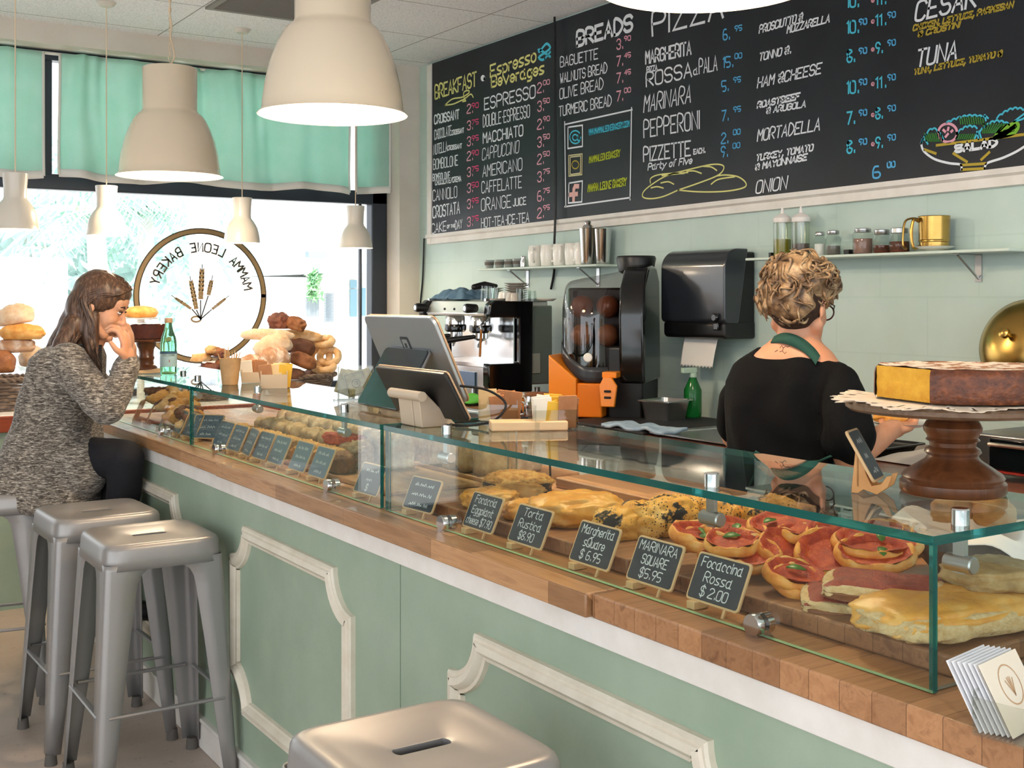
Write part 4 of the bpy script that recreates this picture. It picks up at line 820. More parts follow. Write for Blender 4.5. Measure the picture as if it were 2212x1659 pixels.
def cf(u, v):
    x = (u-.5)*.20; y = (v-.5)*.30; r = max(abs(u-.5), abs(v-.5))*2; z = .055*(1-r**3)+.018*nz((x*14, y*14, 1), 1)+.012*nz((x*30, y*30, 4), 1)
    return V((x, y, max(.006, z)))
MB().grid(cf, 40, 50).build('folds', m_denim, e, smooth=180).modifiers.new('s', 'SOLIDIFY').thickness = .004
# ---------------------------------------------------------------- orange juicer
m_orange = mat('orange_plastic', '#F08A1C', .35, coat=.2); m_dome = NT('tinted_dome'); m_dome = glass_mat('tinted_dome_glass', '#C9C6C8', .10, 1.3)
jp = at(1300, 890, d=4.86); e = empty('orange_juicer', (jp.x, jp.y, ZBk), math.atan2(.7987, .6066)-PI/2-math.radians(14), 'orange and black juice machine with clear dome beside the towel dispenser', 'juicer')
# local frame: x to the viewer's right, y away from the viewer
MB().box((.03, -.04, .0), (.18, .26, .30)).box((-.16, .16, 0), (.18, .28, .52)).build('body', m_black, e, bevel=.012, seg=3)
Mxz = M(((1, 0, 0, 0), (0, 0, 1, 0), (0, 1, 0, 0), (0, 0, 0, 1)))
MB().prism([(-.20, .012), (-.082, .012), (-.082, .168), (-.20, .265)], -.10, .14, Mxz).build('peel_bin', m_orange, e, bevel=.006)
MB().box((-.081, -.095, .012), (.025, .05, .150)).build('bin_front', mat('deep_orange', '#E07812', .35), e, bevel=.006)
tap = MB().prism([(-.028, 0), (.028, 0), (.036, .085), (.012, .12), (-.02, .12), (-.036, .085)], 0, .02, M.Translation((.06, -.13, .06)) @ M.Rotation(PI/2-.12, 4, 'X')).build('tap', m_orange, e, bevel=.004)
for z in (.10, .125): MB().cbox((.06, -.152+.004, z), (.028, .006, .009)).build('slot', m_black, tap, bevel=.002)
MB().box((.03, -.12, .175), (.09, -.02, .20)).build('tap_block', m_orange, e, bevel=.004)
def dzb(u): k = min(1, max(0, (u-.02)/.55)); return lerp(.272, .165, k*k*(3-2*k))
def dome(u, v, g=0):
    a = lerp(-PI*.5, PI*.5, u); zt = .555+.065*u; z = lerp(dzb(u), zt, v); k = 1 if v < .55 else math.sqrt(max(.02, 1-((v-.55)/.45)**2*.95)); return V((-.055+math.sin(a)*(.137+g)*(.9+.1*k), .12-math.cos(a)*(.20+g)*k, z))
MB().grid(dome, 36, 28).build('clear_dome', m_dome, e, smooth=180)
def lowb(u, v): q_ = dome(u, 0, .004); return V((q_.x, q_.y, q_.z-.012+.062*v-.0*u))
MB().grid(lowb, 36, 4).build('dome_base', mat('smoked_plastic', '#3A3D42', .25), e, smooth=180).modifiers.new('s', 'SOLIDIFY').thickness = .008
MB().prism([(.14, .15), (-.05, .15), (-.07, .42), (-.045, .54), (.03, .615), (.12, .635), (.2, .625), (.26, .57), (.28, .15)], .085, .19, M(((0, 0, 1, 0), (1, 0, 0, 0), (0, 1, 0, 0), (0, 0, 0, 1)))).build('side_cover', m_blackgloss, e, bevel=.012, seg=3)
MB().box((-.18, .12, .2), (.085, .25, .54)).build('back_plate', mat('dark_plate', '#3A322C', .3, .5), e, bevel=.01)
MB().lathe([(.06, .58), (.075, .59), (.085, .645), (.08, .655), (.07, .65), (.06, .60), (.001, .6)], 28, M.Translation((.10, .20, .02)), capb=False).build('feed_bowl', m_black, e, smooth=40)
for z, x in ((.46, -.10), (.46, .01), (.34, -.10), (.34, .01)): MB().ell((x, .06, z), .048, n=18).build('press_drum', mat('drum_brown', '#8A4A2C', .35) if z > .4 else mat('drum_copper', '#A56A48', .35), e)
MB().lathe([(.017, 0), (.019, .01), (.015, .014)], 20, M.Translation((-.035, -.083, .255)) @ M.Rotation(PI/2, 4, 'X')).build('dial', m_whitec, e)
# ---------------------------------------------------------------- drain mat, pans, sink and bottles on the back counter
def bcp(px, py): p = at(px, py, Z=ZBk); return V((p.x, p.y, ZBk+.0008))
def plate4(name, pts, h, m, label, cat, z=ZBk+.0008, **k):
    P = [at(a, b_, Z=ZBk) for a, b_ in pts]; c = sum(P, V())/len(P); o = MB().prism([(q.x-c.x, q.y-c.y) for q in P], 0, h).build(name, m, None, loc=(c.x, c.y, z), **k); return tag(o, label, cat)
mt = mat('black_rubber', '#1B1B1E', .6, bump=.6, bscale=260); o = MB().box((-.27, -.25, 0), (.27, .25, .012)).build('drain_mat', mt, loc=(2.985, 3.58, ZBk+.0008), bevel=.004); tag(o, 'black rubber drain mat lying on the back counter by the juicer', 'mat')
ZD = ZBk+.0134
e = empty('steel_pan', (at(1437, 905, Z=ZD).x, at(1437, 905, Z=ZD).y, ZD), .25, 'rectangular steel food pan on the black drain mat under the towel dispenser', 'pan')
def rr_(w, d, r, n=5): return [(sx*(w-r)+r*math.cos(a0+PI/2*i/n), sy*(d-r)+r*math.sin(a0+PI/2*i/n)) for sx, sy, a0 in ((1, 1, 0), (-1, 1, PI/2), (-1, -1, PI), (1, -1, 3*PI/2)) for i in range(n+1)]
def pan(e, w, d, h, m, name='pan', lip=.01, tp=.82):
    rings = [(w*tp, d*tp, 0), (w*.96, d*.96, h*.8), (w*.97, d*.97, h*.82), (w, d, h), (w+lip, d+lip, h), (w+lip, d+lip, h-.004), (w-.002, d-.002, h-.004), (w*tp-.003, d*tp-.003, .004)]
    mb = MB(); n = len(rr_(1, 1, .1)); 
    for a, b_, z in rings: mb.v += [V((x, y, z)) for x, y in rr_(a, b_, min(.025, a*.3))]
    for i in range(len(rings)-1):
        for j in range(n): mb.f.append([i*n+j, i*n+(j+1) % n, (i+1)*n+(j+1) % n, (i+1)*n+j]); mb.m.append(0)
    mb.f.append(list(range(n))[::-1]); mb.m.append(0); mb.f.append([(len(rings)-1)*n+j for j in range(n)]); mb.m.append(0)
    return mb.build(name, m, e, smooth=40)
pan(e, .085, .07, .078, m_steel)
p = at(1408, 850, Z=.93); e = empty('spray_bottle', (3.22, 3.63, ZD), 0, 'green spray bottle standing behind the steel pan', 'bottle'); MB().lathe([(.032, 0), (.036, .01), (.036, .11), (.018, .15), (.014, .16)], 24).build('bottle_body', mat('green_liquid', '#1E8A3C', .15, trans=.5), e, smooth=50)
MB().lathe([(.016, .16), (.016, .18)], 16).cbox((-.02, 0, .19), (.075, .018, .022)).build('spray_head', mat('pale_green_plastic', '#B9D3BF', .4), e, bevel=.003)
e = empty('sink', (2.96, 3.12, ZBk+.0008), 0, 'steel sink let into the back counter beside the barista', 'sink'); pan(e, .21, .19, .012, m_steel, 'basin', .02, .94)
MB().tube(spline([(.24, .1, 0), (.24, .1, .15), (.2, .1, .19), (.12, .1, .16)], 6), .011, 10).build('tap', m_chrome, e)
e = empty('blue_towel', (2.775, 3.40, ZBk+.0008), .05, 'folded pale blue towel on the edge of the back counter by the sink', 'towel')
def tf(u, v):
    x = (u-.5)*.12; y = (v-.5)*.34; return V((x, y, .012+.008*nz((x*20, y*20, 2), 1)+.004*math.sin(y*40+x*30)))
MB().grid(tf, 20, 40).build('folds', mat('pale_blue_cloth', '#8FA9C0', .95, c2='#A6BDD0', scale=20), e, smooth=180).modifiers.new('s', 'SOLIDIFY').thickness = .012
for (px, z_, h, r, m, lb) in ((1562, 0, .15, .028, mat('white_bottle', '#E6E0E2', .3), 'white soap bottle half hidden behind the barista'),):
    e = empty('soap_bottle', (3.24, 3.02, ZBk+.0008), 0, lb, 'bottle'); MB().lathe([(r, 0), (r, h*.7), (r*.5, h*.85), (r*.4, h)], 20).build('bottle_body', m, e, smooth=40); MB().tube([(0, 0, h), (0, 0, h+.02), (-.035, 0, h+.022)], .006, 8).build('pump', m, e)
# small steel pots and tins in front of the coffee machine, on the back counter
def pot(px, py, r, h, label, name='milk_pitcher', m=m_chrome):
    e = empty(name, bcp(px, py), 0, label, 'pitcher' if name == 'milk_pitcher' else 'pot', 'steel pots under the coffee machine'); MB().lathe([(r, 0), (r*1.04, .004), (r, h*.6), (r*.86, h), (r*.82, h), (r*.95, h*.55), (r*.9, .006), (.001, .005)], 28, capb=False).build('vessel', m, e, smooth=40); MB().tube(spline([(0, -r, h*.85), (0, -r*1.6, h*.8), (0, -r*1.6, h*.35), (0, -r, h*.25)], 5), .004, 8).build('handle', m, e)
pot(1112, 905, .045, .085, 'steel milk pitcher below the black end panel of the coffee machine'); pot(1160, 896, .05, .08, 'steel pot with wooden lid beside the orange peel bin', 'lidded_pot')
e = bpy.data.objects['lidded_pot']; MB().lathe([(.052, .081), (.054, .084), (.054, .092), (.05, .094)], 28).build('wooden_lid', wood_mat('lid_wood', '#8A5A3C', '#A06E4A', along='X'), e, smooth=40)
o = MB().box((-.08, -.10, 0), (.08, .10, .05)).build('card_box', mat('box_brown', '#A77A56', .7), loc=bcp(1020, 905)+V((.06, .1, 0))); tag(o, 'small brown box under the green cloth by the tablets', 'box')
e = empty('green_cloth', V(o.location)+V((0, 0, .064)), 0, 'bright green cloth on a small box under the coffee machine', 'cloth')
def gf(u, v):
    x = (u-.5)*.18; y = (v-.5)*.24; return V((x, y, .012+.012*nz((x*22, y*22, 7), 1)))
MB().grid(gf, 24, 24).build('folds', mat('green_microfibre', '#5CB845', .95), e, smooth=180).modifiers.new('s', 'SOLIDIFY').thickness = .01
# ---------------------------------------------------------------- metal bar stools
m_stool = mat('grey_stool_metal', '#9D9B9A', .36, .4, c2='#979492', scale=3, spec=.5); m_rubber = mat('grey_rubber', '#5C5752', .7)
def stool():
    e = empty('bar_stool', (0, 0, 0)); N = 96; h = .72
    def rsq(half, r):
        out = []
        for i in range(N):
            a = 2*PI*(i+.5)/N; c, s = math.cos(a), math.sin(a); k = 8
            t = half/((abs(c)**k+abs(s)**k)**(1/k)); out.append((c*t, s*t))
        return out
    def slot(w, d):
        out = []
        for i in range(N):
            a = 2*PI*(i+.5)/N; c, s = math.cos(a), math.sin(a); out.append((max(-w, min(w, c*w*1.6)) + c*d*.6, s*d if abs(c*1.6) > 1 else math.copysign(d, s)*min(1, abs(s)*1.8)))
        return out
    rings = [(rsq(.1675, 1), h-.068), (rsq(.165, 1), h-.040), (rsq(.1625, 1), h-.014), (rsq(.159, 1), h-.005), (rsq(.152, 1), h-.0003), (rsq(.142, 1), h), (rsq(.128, 1), h-.002), (rsq(.11, 1), h-.004), (slot(.044, .018), h-.005), (slot(.041, .0145), h-.006), (slot(.040, .014), h-.016)]
    mb = MB()
    for p, z in rings: mb.v += [V((x, y, z)) for x, y in p]
    for i in range(len(rings)-1):
        for j in range(N): mb.f.append([i*N+j, i*N+(j+1) % N, (i+1)*N+(j+1) % N, (i+1)*N+j]); mb.m.append(0)
    o = mb.build('seat', m_stool, e, smooth=45); s = o.modifiers.new('s', 'SOLIDIFY'); s.thickness = .002; s.offset = 1
    MB().cbox((0, 0, h-.035), (.10, .05, .004)).build('slot_shade_plate', mat('seat_shadow_steel', '#3A3835', .6, .5), e)  # added dark plate, painted shade seen through the seat slot
    for sx, sy in ((1, 1), (1, -1), (-1, 1), (-1, -1)):
        mb = MB(); Z = [h-.050, h-.066, h-.080, h-.10, h-.13, .45, .30, .15, .03]; Wd = [.150, .118, .100, .090, .086, .073, .062, .050, .040]
        for z, w in zip(Z, Wd):
            c = lerp(.200, .165, z/(h-.06)); r = .018
            sec = [(c-w, c)]+[(c-w*.5, c)]+[(c-r+r*math.sin(a), c-r+r*math.cos(a)) for a in [PI/2*i/5 for i in range(6)]]+[(c, c-w*.5), (c, c-w)]
            mb.v += [V((sx*x, sy*y, z)) for x, y in sec]
        n = 10
        for i in range(len(Z)-1):
            for j in range(n-1): mb.f.append([i*n+j, i*n+j+1, (i+1)*n+j+1, (i+1)*n+j]); mb.m.append(0)
        o = mb.build('leg', m_stool, e, smooth=50); s = o.modifiers.new('s', 'SOLIDIFY'); s.thickness = .003; s.offset = -1
        MB().tube([(sx*.184, sy*.184, 0), (sx*.184, sy*.184, .034)], [.019, .016], 14).build('foot_cap', m_rubber, o)
    for i in range(4):
        a = i*PI/2; q = M.Rotation(a, 4, 'Z'); z = .265; c = lerp(.200, .165, z/.66)-.006
        mb = MB(); mb.tube([q @ V((c, -c+.02, z)), q @ V((c, c-.02, z))], .010, 8, flat=.55); mb.build('footrest', m_stool, e)
        mb = MB(); mb.tube([q @ V((.157, .157, h-.075)), q @ V((0, 0, h-.05))], .009, 6, flat=.4); mb.build('under_brace', m_stool, e)
    return e
st0 = stool(); gs = 'grey metal bar stools'
for i, (x, y, r, lb) in enumerate(((.86, 1.584, 0, 'grey metal bar stool in the bottom foreground, only its seat in view'), (.970, 3.435, 0, 'grey metal bar stool at the front of the pair by the counter'), (.935, 3.905, .03, 'empty grey metal bar stool between the front stool and the seated woman'), (.70, 4.50, -.16, 'grey metal bar stool the woman in the marled cardigan sits on'))):
    o = st0 if i == 0 else dup(st0); o.location = (x, y, 0); o.rotation_euler = (0, 0, r); tag(o, lb, 'stool', gs)
# ---------------------------------------------------------------- things on top of the glass
ZO = ZG+.0006; CY = -math.atan2(.5426, .84)       # turn to face the camera
def ong(px, py): p = at(px, py, Z=ZG); return V((p.x, p.y, ZO))
e = empty('paper_cup', ong(497, 831), 0, 'kraft paper cup full of wooden stirrers on the glass case', 'cup'); MB().lathe([(.026, 0), (.0265, .002), (.036, .086), (.0372, .088), (.0355, .088), (.026, .004), (.001, .003)], 36, capb=False).build('cup', m_kraft, e, smooth=45)
m_stick = mat('birch_stick', '#DDB681', .7, c2='#CFA46E', scale=40)
for i in range(13):
    a = R.uniform(0, 2*PI); b_ = R.uniform(.012, .03); q = V(e.location)+V((math.cos(a)*.008, math.sin(a)*.008, .012)); tp = V(e.location)+V((math.cos(a)*b_*1.5, math.sin(a)*b_*1.5, R.uniform(.10, .125)))
    o = MB().tube([(0, 0, 0), tp-q], .0035, 6, flat=.35).build('wooden_stirrer', m_stick, None, loc=q); tag(o, 'thin wooden stirrer standing in the kraft paper cup', 'stirrer', 'stirrers in the paper cup')
m_sug = [mat('brown_sugar_packet', '#A8714A', .7, c2='#B98258', scale=30), mat('yellow_packet', '#E3B338', .6), mat('white_packet', '#EFE7D6', .6), mat('cream_packet', '#DCC08E', .6)]
def caddy(pos, rz, label, w, d, h, plan, glabel, m=None, board=None):
    e = empty('sugar_caddy', pos, rz, label, 'caddy', 'sugar packet caddies'); t = .003; m = m or m_acryl
    MB().box((-w/2, -d/2, 0), (w/2, d/2, t)).box((-w/2, -d/2, t), (w/2, -d/2+t, h*.72)).box((-w/2, d/2-t, t), (w/2, d/2, h)).box((-w/2, -d/2+t, t), (-w/2+t, d/2-t, h*.9)).box((w/2-t, -d/2+t, t), (w/2, d/2-t, h*.9)).build('tray', m, e, smooth=0)
    q = M.Translation(pos) @ M.Rotation(rz, 4, 'Z')
    for (x, kind, n) in plan:
        for j in range(n):
            y = lerp(-d/2+.008, d/2-.010, (j+.5)/n); mb = MB(); ww = .021; hh = .060+R.uniform(-.004, .016)
            mb.box((-ww, -.0022, 0), (ww, .0022, hh)); o = mb.build('sugar_packet', m_sug[kind], None, bevel=.001)
            o.matrix_world = q @ M.Translation((x, y, t+.001)) @ M.Rotation(R.uniform(-.06, .14), 4, 'X') @ M.Rotation(R.uniform(-.2, .2), 4, 'Y'); tag(o, ('brown', 'yellow', 'white', 'cream')[kind]+' sugar packet standing in the '+glabel, 'sugar packet', 'sugar packets in the '+glabel)
caddy(ong(1195, 927), CY+.25, 'clear caddy of white, yellow and brown sugar packets beside the beech block', .100, .062, .062, ((-.026, 2, 4), (-.004, 1, 5), (.026, 0, 7)), 'clear caddy beside the beech block')
caddy(ong(1079, 912), CY-.1, 'clear caddy of brown sugar packets behind the beech block, near the tablet cable', .092, .06, .060, ((-.026, 3, 4), (.004, 0, 6), (.028, 0, 6)), 'clear caddy near the tablet cable')
caddy(ong(592, 838), CY+.2, 'pale caddy of sugar packets next to the kraft cup, on the front side', .085, .07, .062, ((-.020, 0, 5), (.012, 3, 5), (.03, 1, 3)), 'pale caddy next to the kraft cup', mat('pale_acrylic', '#E6CFAE', .3, trans=.3))
caddy(ong(548, 826), CY+.1, 'pale caddy behind the kraft cup, mostly hidden by it', .075, .06, .05, ((-.018, 2, 4), (.016, 0, 5)), 'pale caddy behind the kraft cup', bpy.data.materials['pale_acrylic'])
bw = wood_mat('beech_block', '#DDB98A', '#E8C89C', rough=.55, along='X'); p = ong(1141, 931); o = MB().box((-.085, -.028, 0), (.085, .028, .021)).build('wooden_block', bw, None, loc=p+V((.012, .018, 0)), rot=(0, 0, CY+.12), bevel=.003); tag(o, 'flat beech wood block lying on the glass between two sugar caddies', 'block')
e = empty('milk_jug', (2.80, 4.27, ZBk+.0008), 0, 'small white milk jug on the back counter beside the sugar caddies', 'jug'); MB().lathe([(.024, 0), (.026, .003), (.029, .03), (.024, .06), (.027, .078), (.025, .078), (.022, .06), (.026, .03), (.02, .005), (.001, .004)], 28, capb=False).build('jug', m_whitec, e, smooth=50); MB().tube(spline([(0, -.025, .065), (0, -.045, .06), (0, -.045, .03), (0, -.027, .02)], 5), .004, 8).build('handle', m_whitec, e)
# tip jar with banknotes
e = empty('tip_jar', ong(768, 862), CY+.1, 'clear acrylic tip box full of banknotes on the glass case', 'tip jar'); MB().box((-.05, -.03, 0), (.05, .03, .003)).box((-.05, -.03, .003), (.05, -.028, .095)).box((-.05, .028, .003), (.05, .03, .095)).box((-.05, -.028, .003), (-.048, .028, .095)).box((.048, -.028, .003), (.05, .028, .095)).build('box', m_acryl, e, smooth=0)
MB().box((-.062, -.042, -.0), (.062, .042, .004)).build('base_plate', m_acryl, e)
m_bill = mat('banknote', '#8C8560', .85, c2='#B5AC84', scale=60); m_bink = mat('banknote_ink', '#4E4C38', .9)
qj = M.Translation(e.location) @ M.Rotation(CY+.1, 4, 'Z')
for i, (x, y, tz, ty, lb) in enumerate(((.002, -.020, -.25, .03, 'tilted banknote with a round seal, pressed against the front of the tip box'), (-.022, -.006, .3, .10, 'folded banknote at the pole side of the tip box'), (.026, .006, -.5, -.05, 'banknote leaning behind the front one in the tip box'), (.0, .016, .15, .1, 'crumpled banknote at the back of the tip box'))):
    b_ = empty('banknote', (0, 0, 0), 0, lb, 'banknote', 'banknotes in the tip box'); b_.matrix_world = qj @ M.Translation((x, y, .046)) @ M.Rotation(tz, 4, 'Y') @ M.Rotation(ty, 4, 'X')
    def bf(u, v): return V(((u-.5)*.062, .004*math.sin(u*5+i)+.003*math.sin(v*4), (v-.5)*.072))
    MB().grid(bf, 10, 10).build('paper', m_bill, b_, smooth=180).modifiers.new('s', 'SOLIDIFY').thickness = .0006
    if i == 0:
        mb = MB(); fl = lambda x_, z_: bf(x_/.062+.5, z_/.072+.5)+V((0, -.0012, 0))
        ribbon(mb, [fl(.012*math.cos(a), .012*math.sin(a)) for a in [2*PI*j/16 for j in range(17)]], .0016, V((0, -1, 0))); ribbon(mb, [fl(-.026, -.03), fl(.026, -.03), fl(.026, .03), fl(-.026, .03), fl(-.026, -.03)], .0012, V((0, -1, 0))); write(mb, '1', fl(-.003, -.006), fl(.004, -.006), .012, (0, 0, 1), (0, -1, 0), .0016); mb.build('printing', m_bink, b_, smooth=0)
# register: operator screen seen from behind, customer screen, tablet on a stand
def slab(name, a, b_, c, th, m, par, r=.012, off=0, inset=0, n=6):
    """rounded plate: a,b lower corners, c upper corner over a; thickness th to the back"""
    a, b_, c = V(a), V(b_), V(c); ux = (b_-a).normalized(); uy = (c-a); uy = (uy-ux*uy.dot(ux)).normalized(); un = ux.cross(uy); w = (b_-a).length; h = (c-a).dot(uy)
    P = [(w/2+x, h/2+y) for x, y in rr_(w/2-inset, h/2-inset, r, n)]; Mx_ = M((( ux.x, uy.x, un.x, a.x), (ux.y, uy.y, un.y, a.y), (ux.z, uy.z, un.z, a.z), (0, 0, 0, 1))); par_i = M.Translation(-V(par.location))
    return MB().prism(P, off, off+th, par_i @ Mx_).build(name, m, par, bevel=min(th*.3, .002), smooth=30), (par_i @ Mx_, w, h)
rg = empty('checkout_register', (1.45, 2.745, ZO), 0, 'checkout register with a big silver screen back and a small customer screen on the glass', 'register')
m_silver = mat('silver_back', '#B4BAC0', .35, .7); m_scr = mat('dark_screen', '#10151C', .06, coat=.5, c2='#1E2B3A', scale=14); m_dgrey = mat('dark_grey', '#3A3C3F', .5); m_rim = mat('tan_edge', '#C9A684', .4, .4)
o, (Mt, w, h) = slab('screen_back', (1.52, 2.94, 1.135), (1.52, 2.55, 1.135), (1.42, 2.94, 1.353), .010, m_silver, rg, .022)
slab('screen_edge', (1.521, 2.94, 1.1345), (1.521, 2.55, 1.1345), (1.421, 2.94, 1.3525), .006, m_rim, rg, .022, -.006)
mb = MB(); mb.prism([(w*.5+x, h*.66+y) for x, y in rr_(.022, .024, .006)], .0095, .0115, Mt); mb.build('badge', m_dgrey, rg); mb = MB().prism([(w*.5+x, h*.66+y) for x, y in rr_(.015, .017, .003)], .0112, .0120, Mt); mb.build('badge_inset', m_silver, rg); MB().prism([(w*.5+x, h*.66+y) for x, y in rr_(.005, .006, .001)], .0118, .0126, Mt).build('badge_dot', m_dgrey, rg)
MB().prism([(1.40-1.45, 0), (1.56-1.45, 0), (1.56-1.45, .012), (1.50-1.45, .06), (1.47-1.45, .09), (1.44-1.45, .06)], -.10, .08, M(((1, 0, 0, 0), (0, 0, 1, 0), (0, 1, 0, 0), (0, 0, 0, 1)))).build('base', m_dgrey, rg, bevel=.004)
o, (Mt2, w2, h2) = slab('customer_screen', (1.362, 2.86, 1.114), (1.362, 2.62, 1.114), (1.45, 2.86, 1.262), .009, m_scr, rg, .014)
slab('customer_screen_rim', (1.364, 2.862, 1.1135), (1.364, 2.618, 1.1135), (1.452, 2.862, 1.2635), .008, mat('grey_rim', '#8E8A86', .35, .5), rg, .015, -.002)
tb = empty('tablet_on_stand', (1.31, 2.385, ZO), 0, 'dark tablet seen from behind on a beige desk stand, in front of the register', 'tablet')
slab('tablet', (1.335, 2.575, 1.128), (1.335, 2.235, 1.128), (1.275, 2.575, 1.236), .009, mat('dark_tablet_back', '#232120', .4), tb, .010)
slab('tablet_rim', (1.336, 2.577, 1.1275), (1.336, 2.233, 1.1275), (1.276, 2.577, 1.2375), .004, m_rim, tb, .011, -.003)
m_beige = mat('beige_stand', '#C9B59C', .4)
MB().tube([(-.055, .075-.0, .072), (-.055, -.075, .072)], .0115, 16).build('hinge', m_beige, tb, smooth=50)
MB().prism([(-.042, 0), (.045, 0), (.045, .004), (-.03, .075), (-.052, .075)], -.012, .052, M(((1, 0, 0, 0), (0, 0, 1, 0), (0, 1, 0, 0), (0, 0, 0, 1)))).prism([(-.042, 0), (.045, 0), (.045, .004), (-.03, .075), (-.052, .075)], -.05, -.016, M(((1, 0, 0, 0), (0, 0, 1, 0), (0, 1, 0, 0), (0, 0, 0, 1)))).build('stand', m_beige, tb, bevel=.002)
wire('tablet_cable', [(1.345, 2.30, 1.20), (1.40, 2.27, 1.19), (1.43, 2.24, 1.16), (1.41, 2.25, 1.125), (1.37, 2.28, ZO+.005), (1.34, 2.31, ZO+.004), (1.36, 2.36, ZO+.004), (1.45, 2.36, ZO+.004), (1.58, 2.35, ZO+.004), (1.62, 2.35, 1.09), (1.63, 2.35, ZT+.003)], .0028, m_black, 'thin black cable looping from the tablet over the glass edge')
# bottle, paper bag
m_gbot = NT('green_glass'); m_gbot.b.inputs['Base Color'].default_value = lin('#8FE6C0'); m_gbot.b.inputs['Transmission Weight'].default_value = .85; m_gbot.b.inputs['Roughness'].default_value = .05; m_gbot.b.inputs['IOR'].default_value = 1.15; m_gbot = m_gbot.m
e = empty('water_bottle', ong(364, 809), 0, 'green glass sparkling water bottle on the case beside the seated woman', 'bottle')
MB().lathe([(.028, 0), (.031, .004), (.031, .115), (.027, .14), (.017, .168), (.013, .185), (.0125, .198)], 36).build('bottle_body', m_gbot, e, smooth=60); MB().lathe([(.0135, .196), (.0145, .198), (.0145, .212), (.013, .214)], 24).build('cap', mat('tan_cap', '#C9A07A', .5), e, smooth=40)
MB().lathe([(.0314, .03), (.0316, .032), (.0316, .082), (.0314, .084)], 36, capa=False, capb=False).build('label', mat('pale_blue_label', '#A9CBD0', .5), e); MB().lathe([(.0316, .079), (.0319, .080), (.0319, .086), (.0316, .087)], 36, capa=False, capb=False).build('label_band', mat('dark_blue_band', '#3A5D78', .5), e)
def cyl(a, z, r): a = a+PI+math.atan2(e.location.y, e.location.x); return V((math.cos(a)*r, math.sin(a)*r, z))
mb = MB(); stt, Ln = strokes('S.PELLEGRINO')
for pl in stt:
    for (p, q) in zip(pl, pl[1:]): mb.tube([cyl((p[0]/Ln-.5)*1.5, .0705+p[1]*.007, .0318), cyl((q[0]/Ln-.5)*1.5, .0705+q[1]*.007, .0318)], .0004, 4)
mb.build('label_lettering', m_bink, e); MB().lathe([(.006, 0), (.006, .001)], 5, M.Translation(cyl(.1, .052, .0315)) @ V((1, 0, 0)).rotation_difference(V((0, 0, 1))).to_matrix().to_4x4() @ M.Identity(4)).build('label_star', mat('red_star', '#C8442E', .5), e)
MB().lathe([(.010, 0), (.010, .0012)], 20, M.Translation(cyl(.05, .134, .0275)) @ V((0, 0, 1)).rotation_difference(cyl(.05, .005, 1)).to_matrix().to_4x4()).build('neck_label', mat('olive_label', '#7C8A50', .5), e)
e = empty('paper_bag', ong(333, 806), CY+.2, 'crumpled brown paper bag lying on the glass beside the green bottle', 'bag')
def bgf(u, v):
    x = (u-.5)*.15; y = (v-.5)*.10; return V((x, y, .003+.016*(1-(2*u-1)**4)*(1-(2*v-1)**2)*(.6+.8*nz((x*14, y*14, 3), 1)) + .008*max(0, u-.6)))
MB().grid(bgf, 24, 18).build('paper', mat('bag_paper', '#D9B68C', .85), e, smooth=30).modifiers.new('s', 'SOLIDIFY').thickness = .001
# chocolate cake on a turned stand at the far end of the case
m_walnutt = wood_mat('turned_wood', '#4C2A16', '#693D22', '#351D10', .3, 'Z', 1.2, coat=.3)
e = empty('cake_stand', ong(316, 800), 0, 'small dark turned wood cake stand beside the green bottle', 'cake stand', 'turned wood cake stands')
MB().lathe([(.045, 0), (.047, .006), (.042, .016), (.030, .024), (.028, .04), (.033, .05), (.028, .06), (.030, .085), (.038, .10), (.040, .112)], 36).build('pedestal', m_walnutt, e, smooth=40); MB().lathe([(.06, .112), (.085, .116), (.088, .122), (.085, .126)], 40).build('plate', m_walnutt, e, smooth=40)
z = ZO+.1268; o = MB().lathe([(.078, 0), (.081, .002), (.079, .055), (.074, .060)], 40).build('chocolate_cake', mat('chocolate_sponge', '#5C2A1C', .7, c2='#47201A', scale=40, bump=.3), None, loc=(e.location.x, e.location.y, z), smooth=40); tag(o, 'dark chocolate cake on the small wood stand beside the green bottle', 'cake')
mb = MB()
def ic(u, v): a = 2*PI*u; rr = .0785*v; return V((math.cos(a)*rr, math.sin(a)*rr, .0605+.003*nz((math.cos(a)*v*4, math.sin(a)*v*4, 1), 1)-(.012*max(0, noise.noise(V((math.cos(a)*3, math.sin(a)*3, 9)))) if v > .98 else 0)))
MB().grid(ic, 60, 12, True).build('icing', m_whitec, o, smooth=180)
# big turned cake stand with doily and cut cake
cs = empty('cake_stand', ong(2058, 1064), 0, 'large turned dark wood cake stand standing on the pizza case', 'cake stand', 'turned wood cake stands')
MB().lathe([(.074, 0), (.0765, .004), (.0765, .016), (.072, .020), (.074, .024), (.070, .030), (.052, .042), (.040, .050), (.036, .056), (.041, .061), (.039, .066), (.033, .070), (.034, .076), (.039, .079), (.036, .083), (.0375, .087), (.0415, .092), (.0425, .099), (.038, .107), (.034, .109), (.037, .1105), (.040, .114), (.041, .12)], 64).build('pedestal', m_walnutt, cs, smooth=35)
m_plate = wood_mat('aged_plate_wood', '#5E4634', '#77604C', '#4A3526', .35, 'X', 1.2, coat=.3)
MB().lathe([(.06, .1195), (.12, .1200), (.150, .1225), (.156, .127), (.157, .133), (.154, .1365), (.15, .137)], 72).build('plate', m_plate, cs, smooth=35)
cz = ZO+.1376
e = empty('doily', (cs.location.x, cs.location.y, cz), .4, 'cream paper lace doily under the golden cake', 'doily'); mb = MB(); NP = 240; rings = []
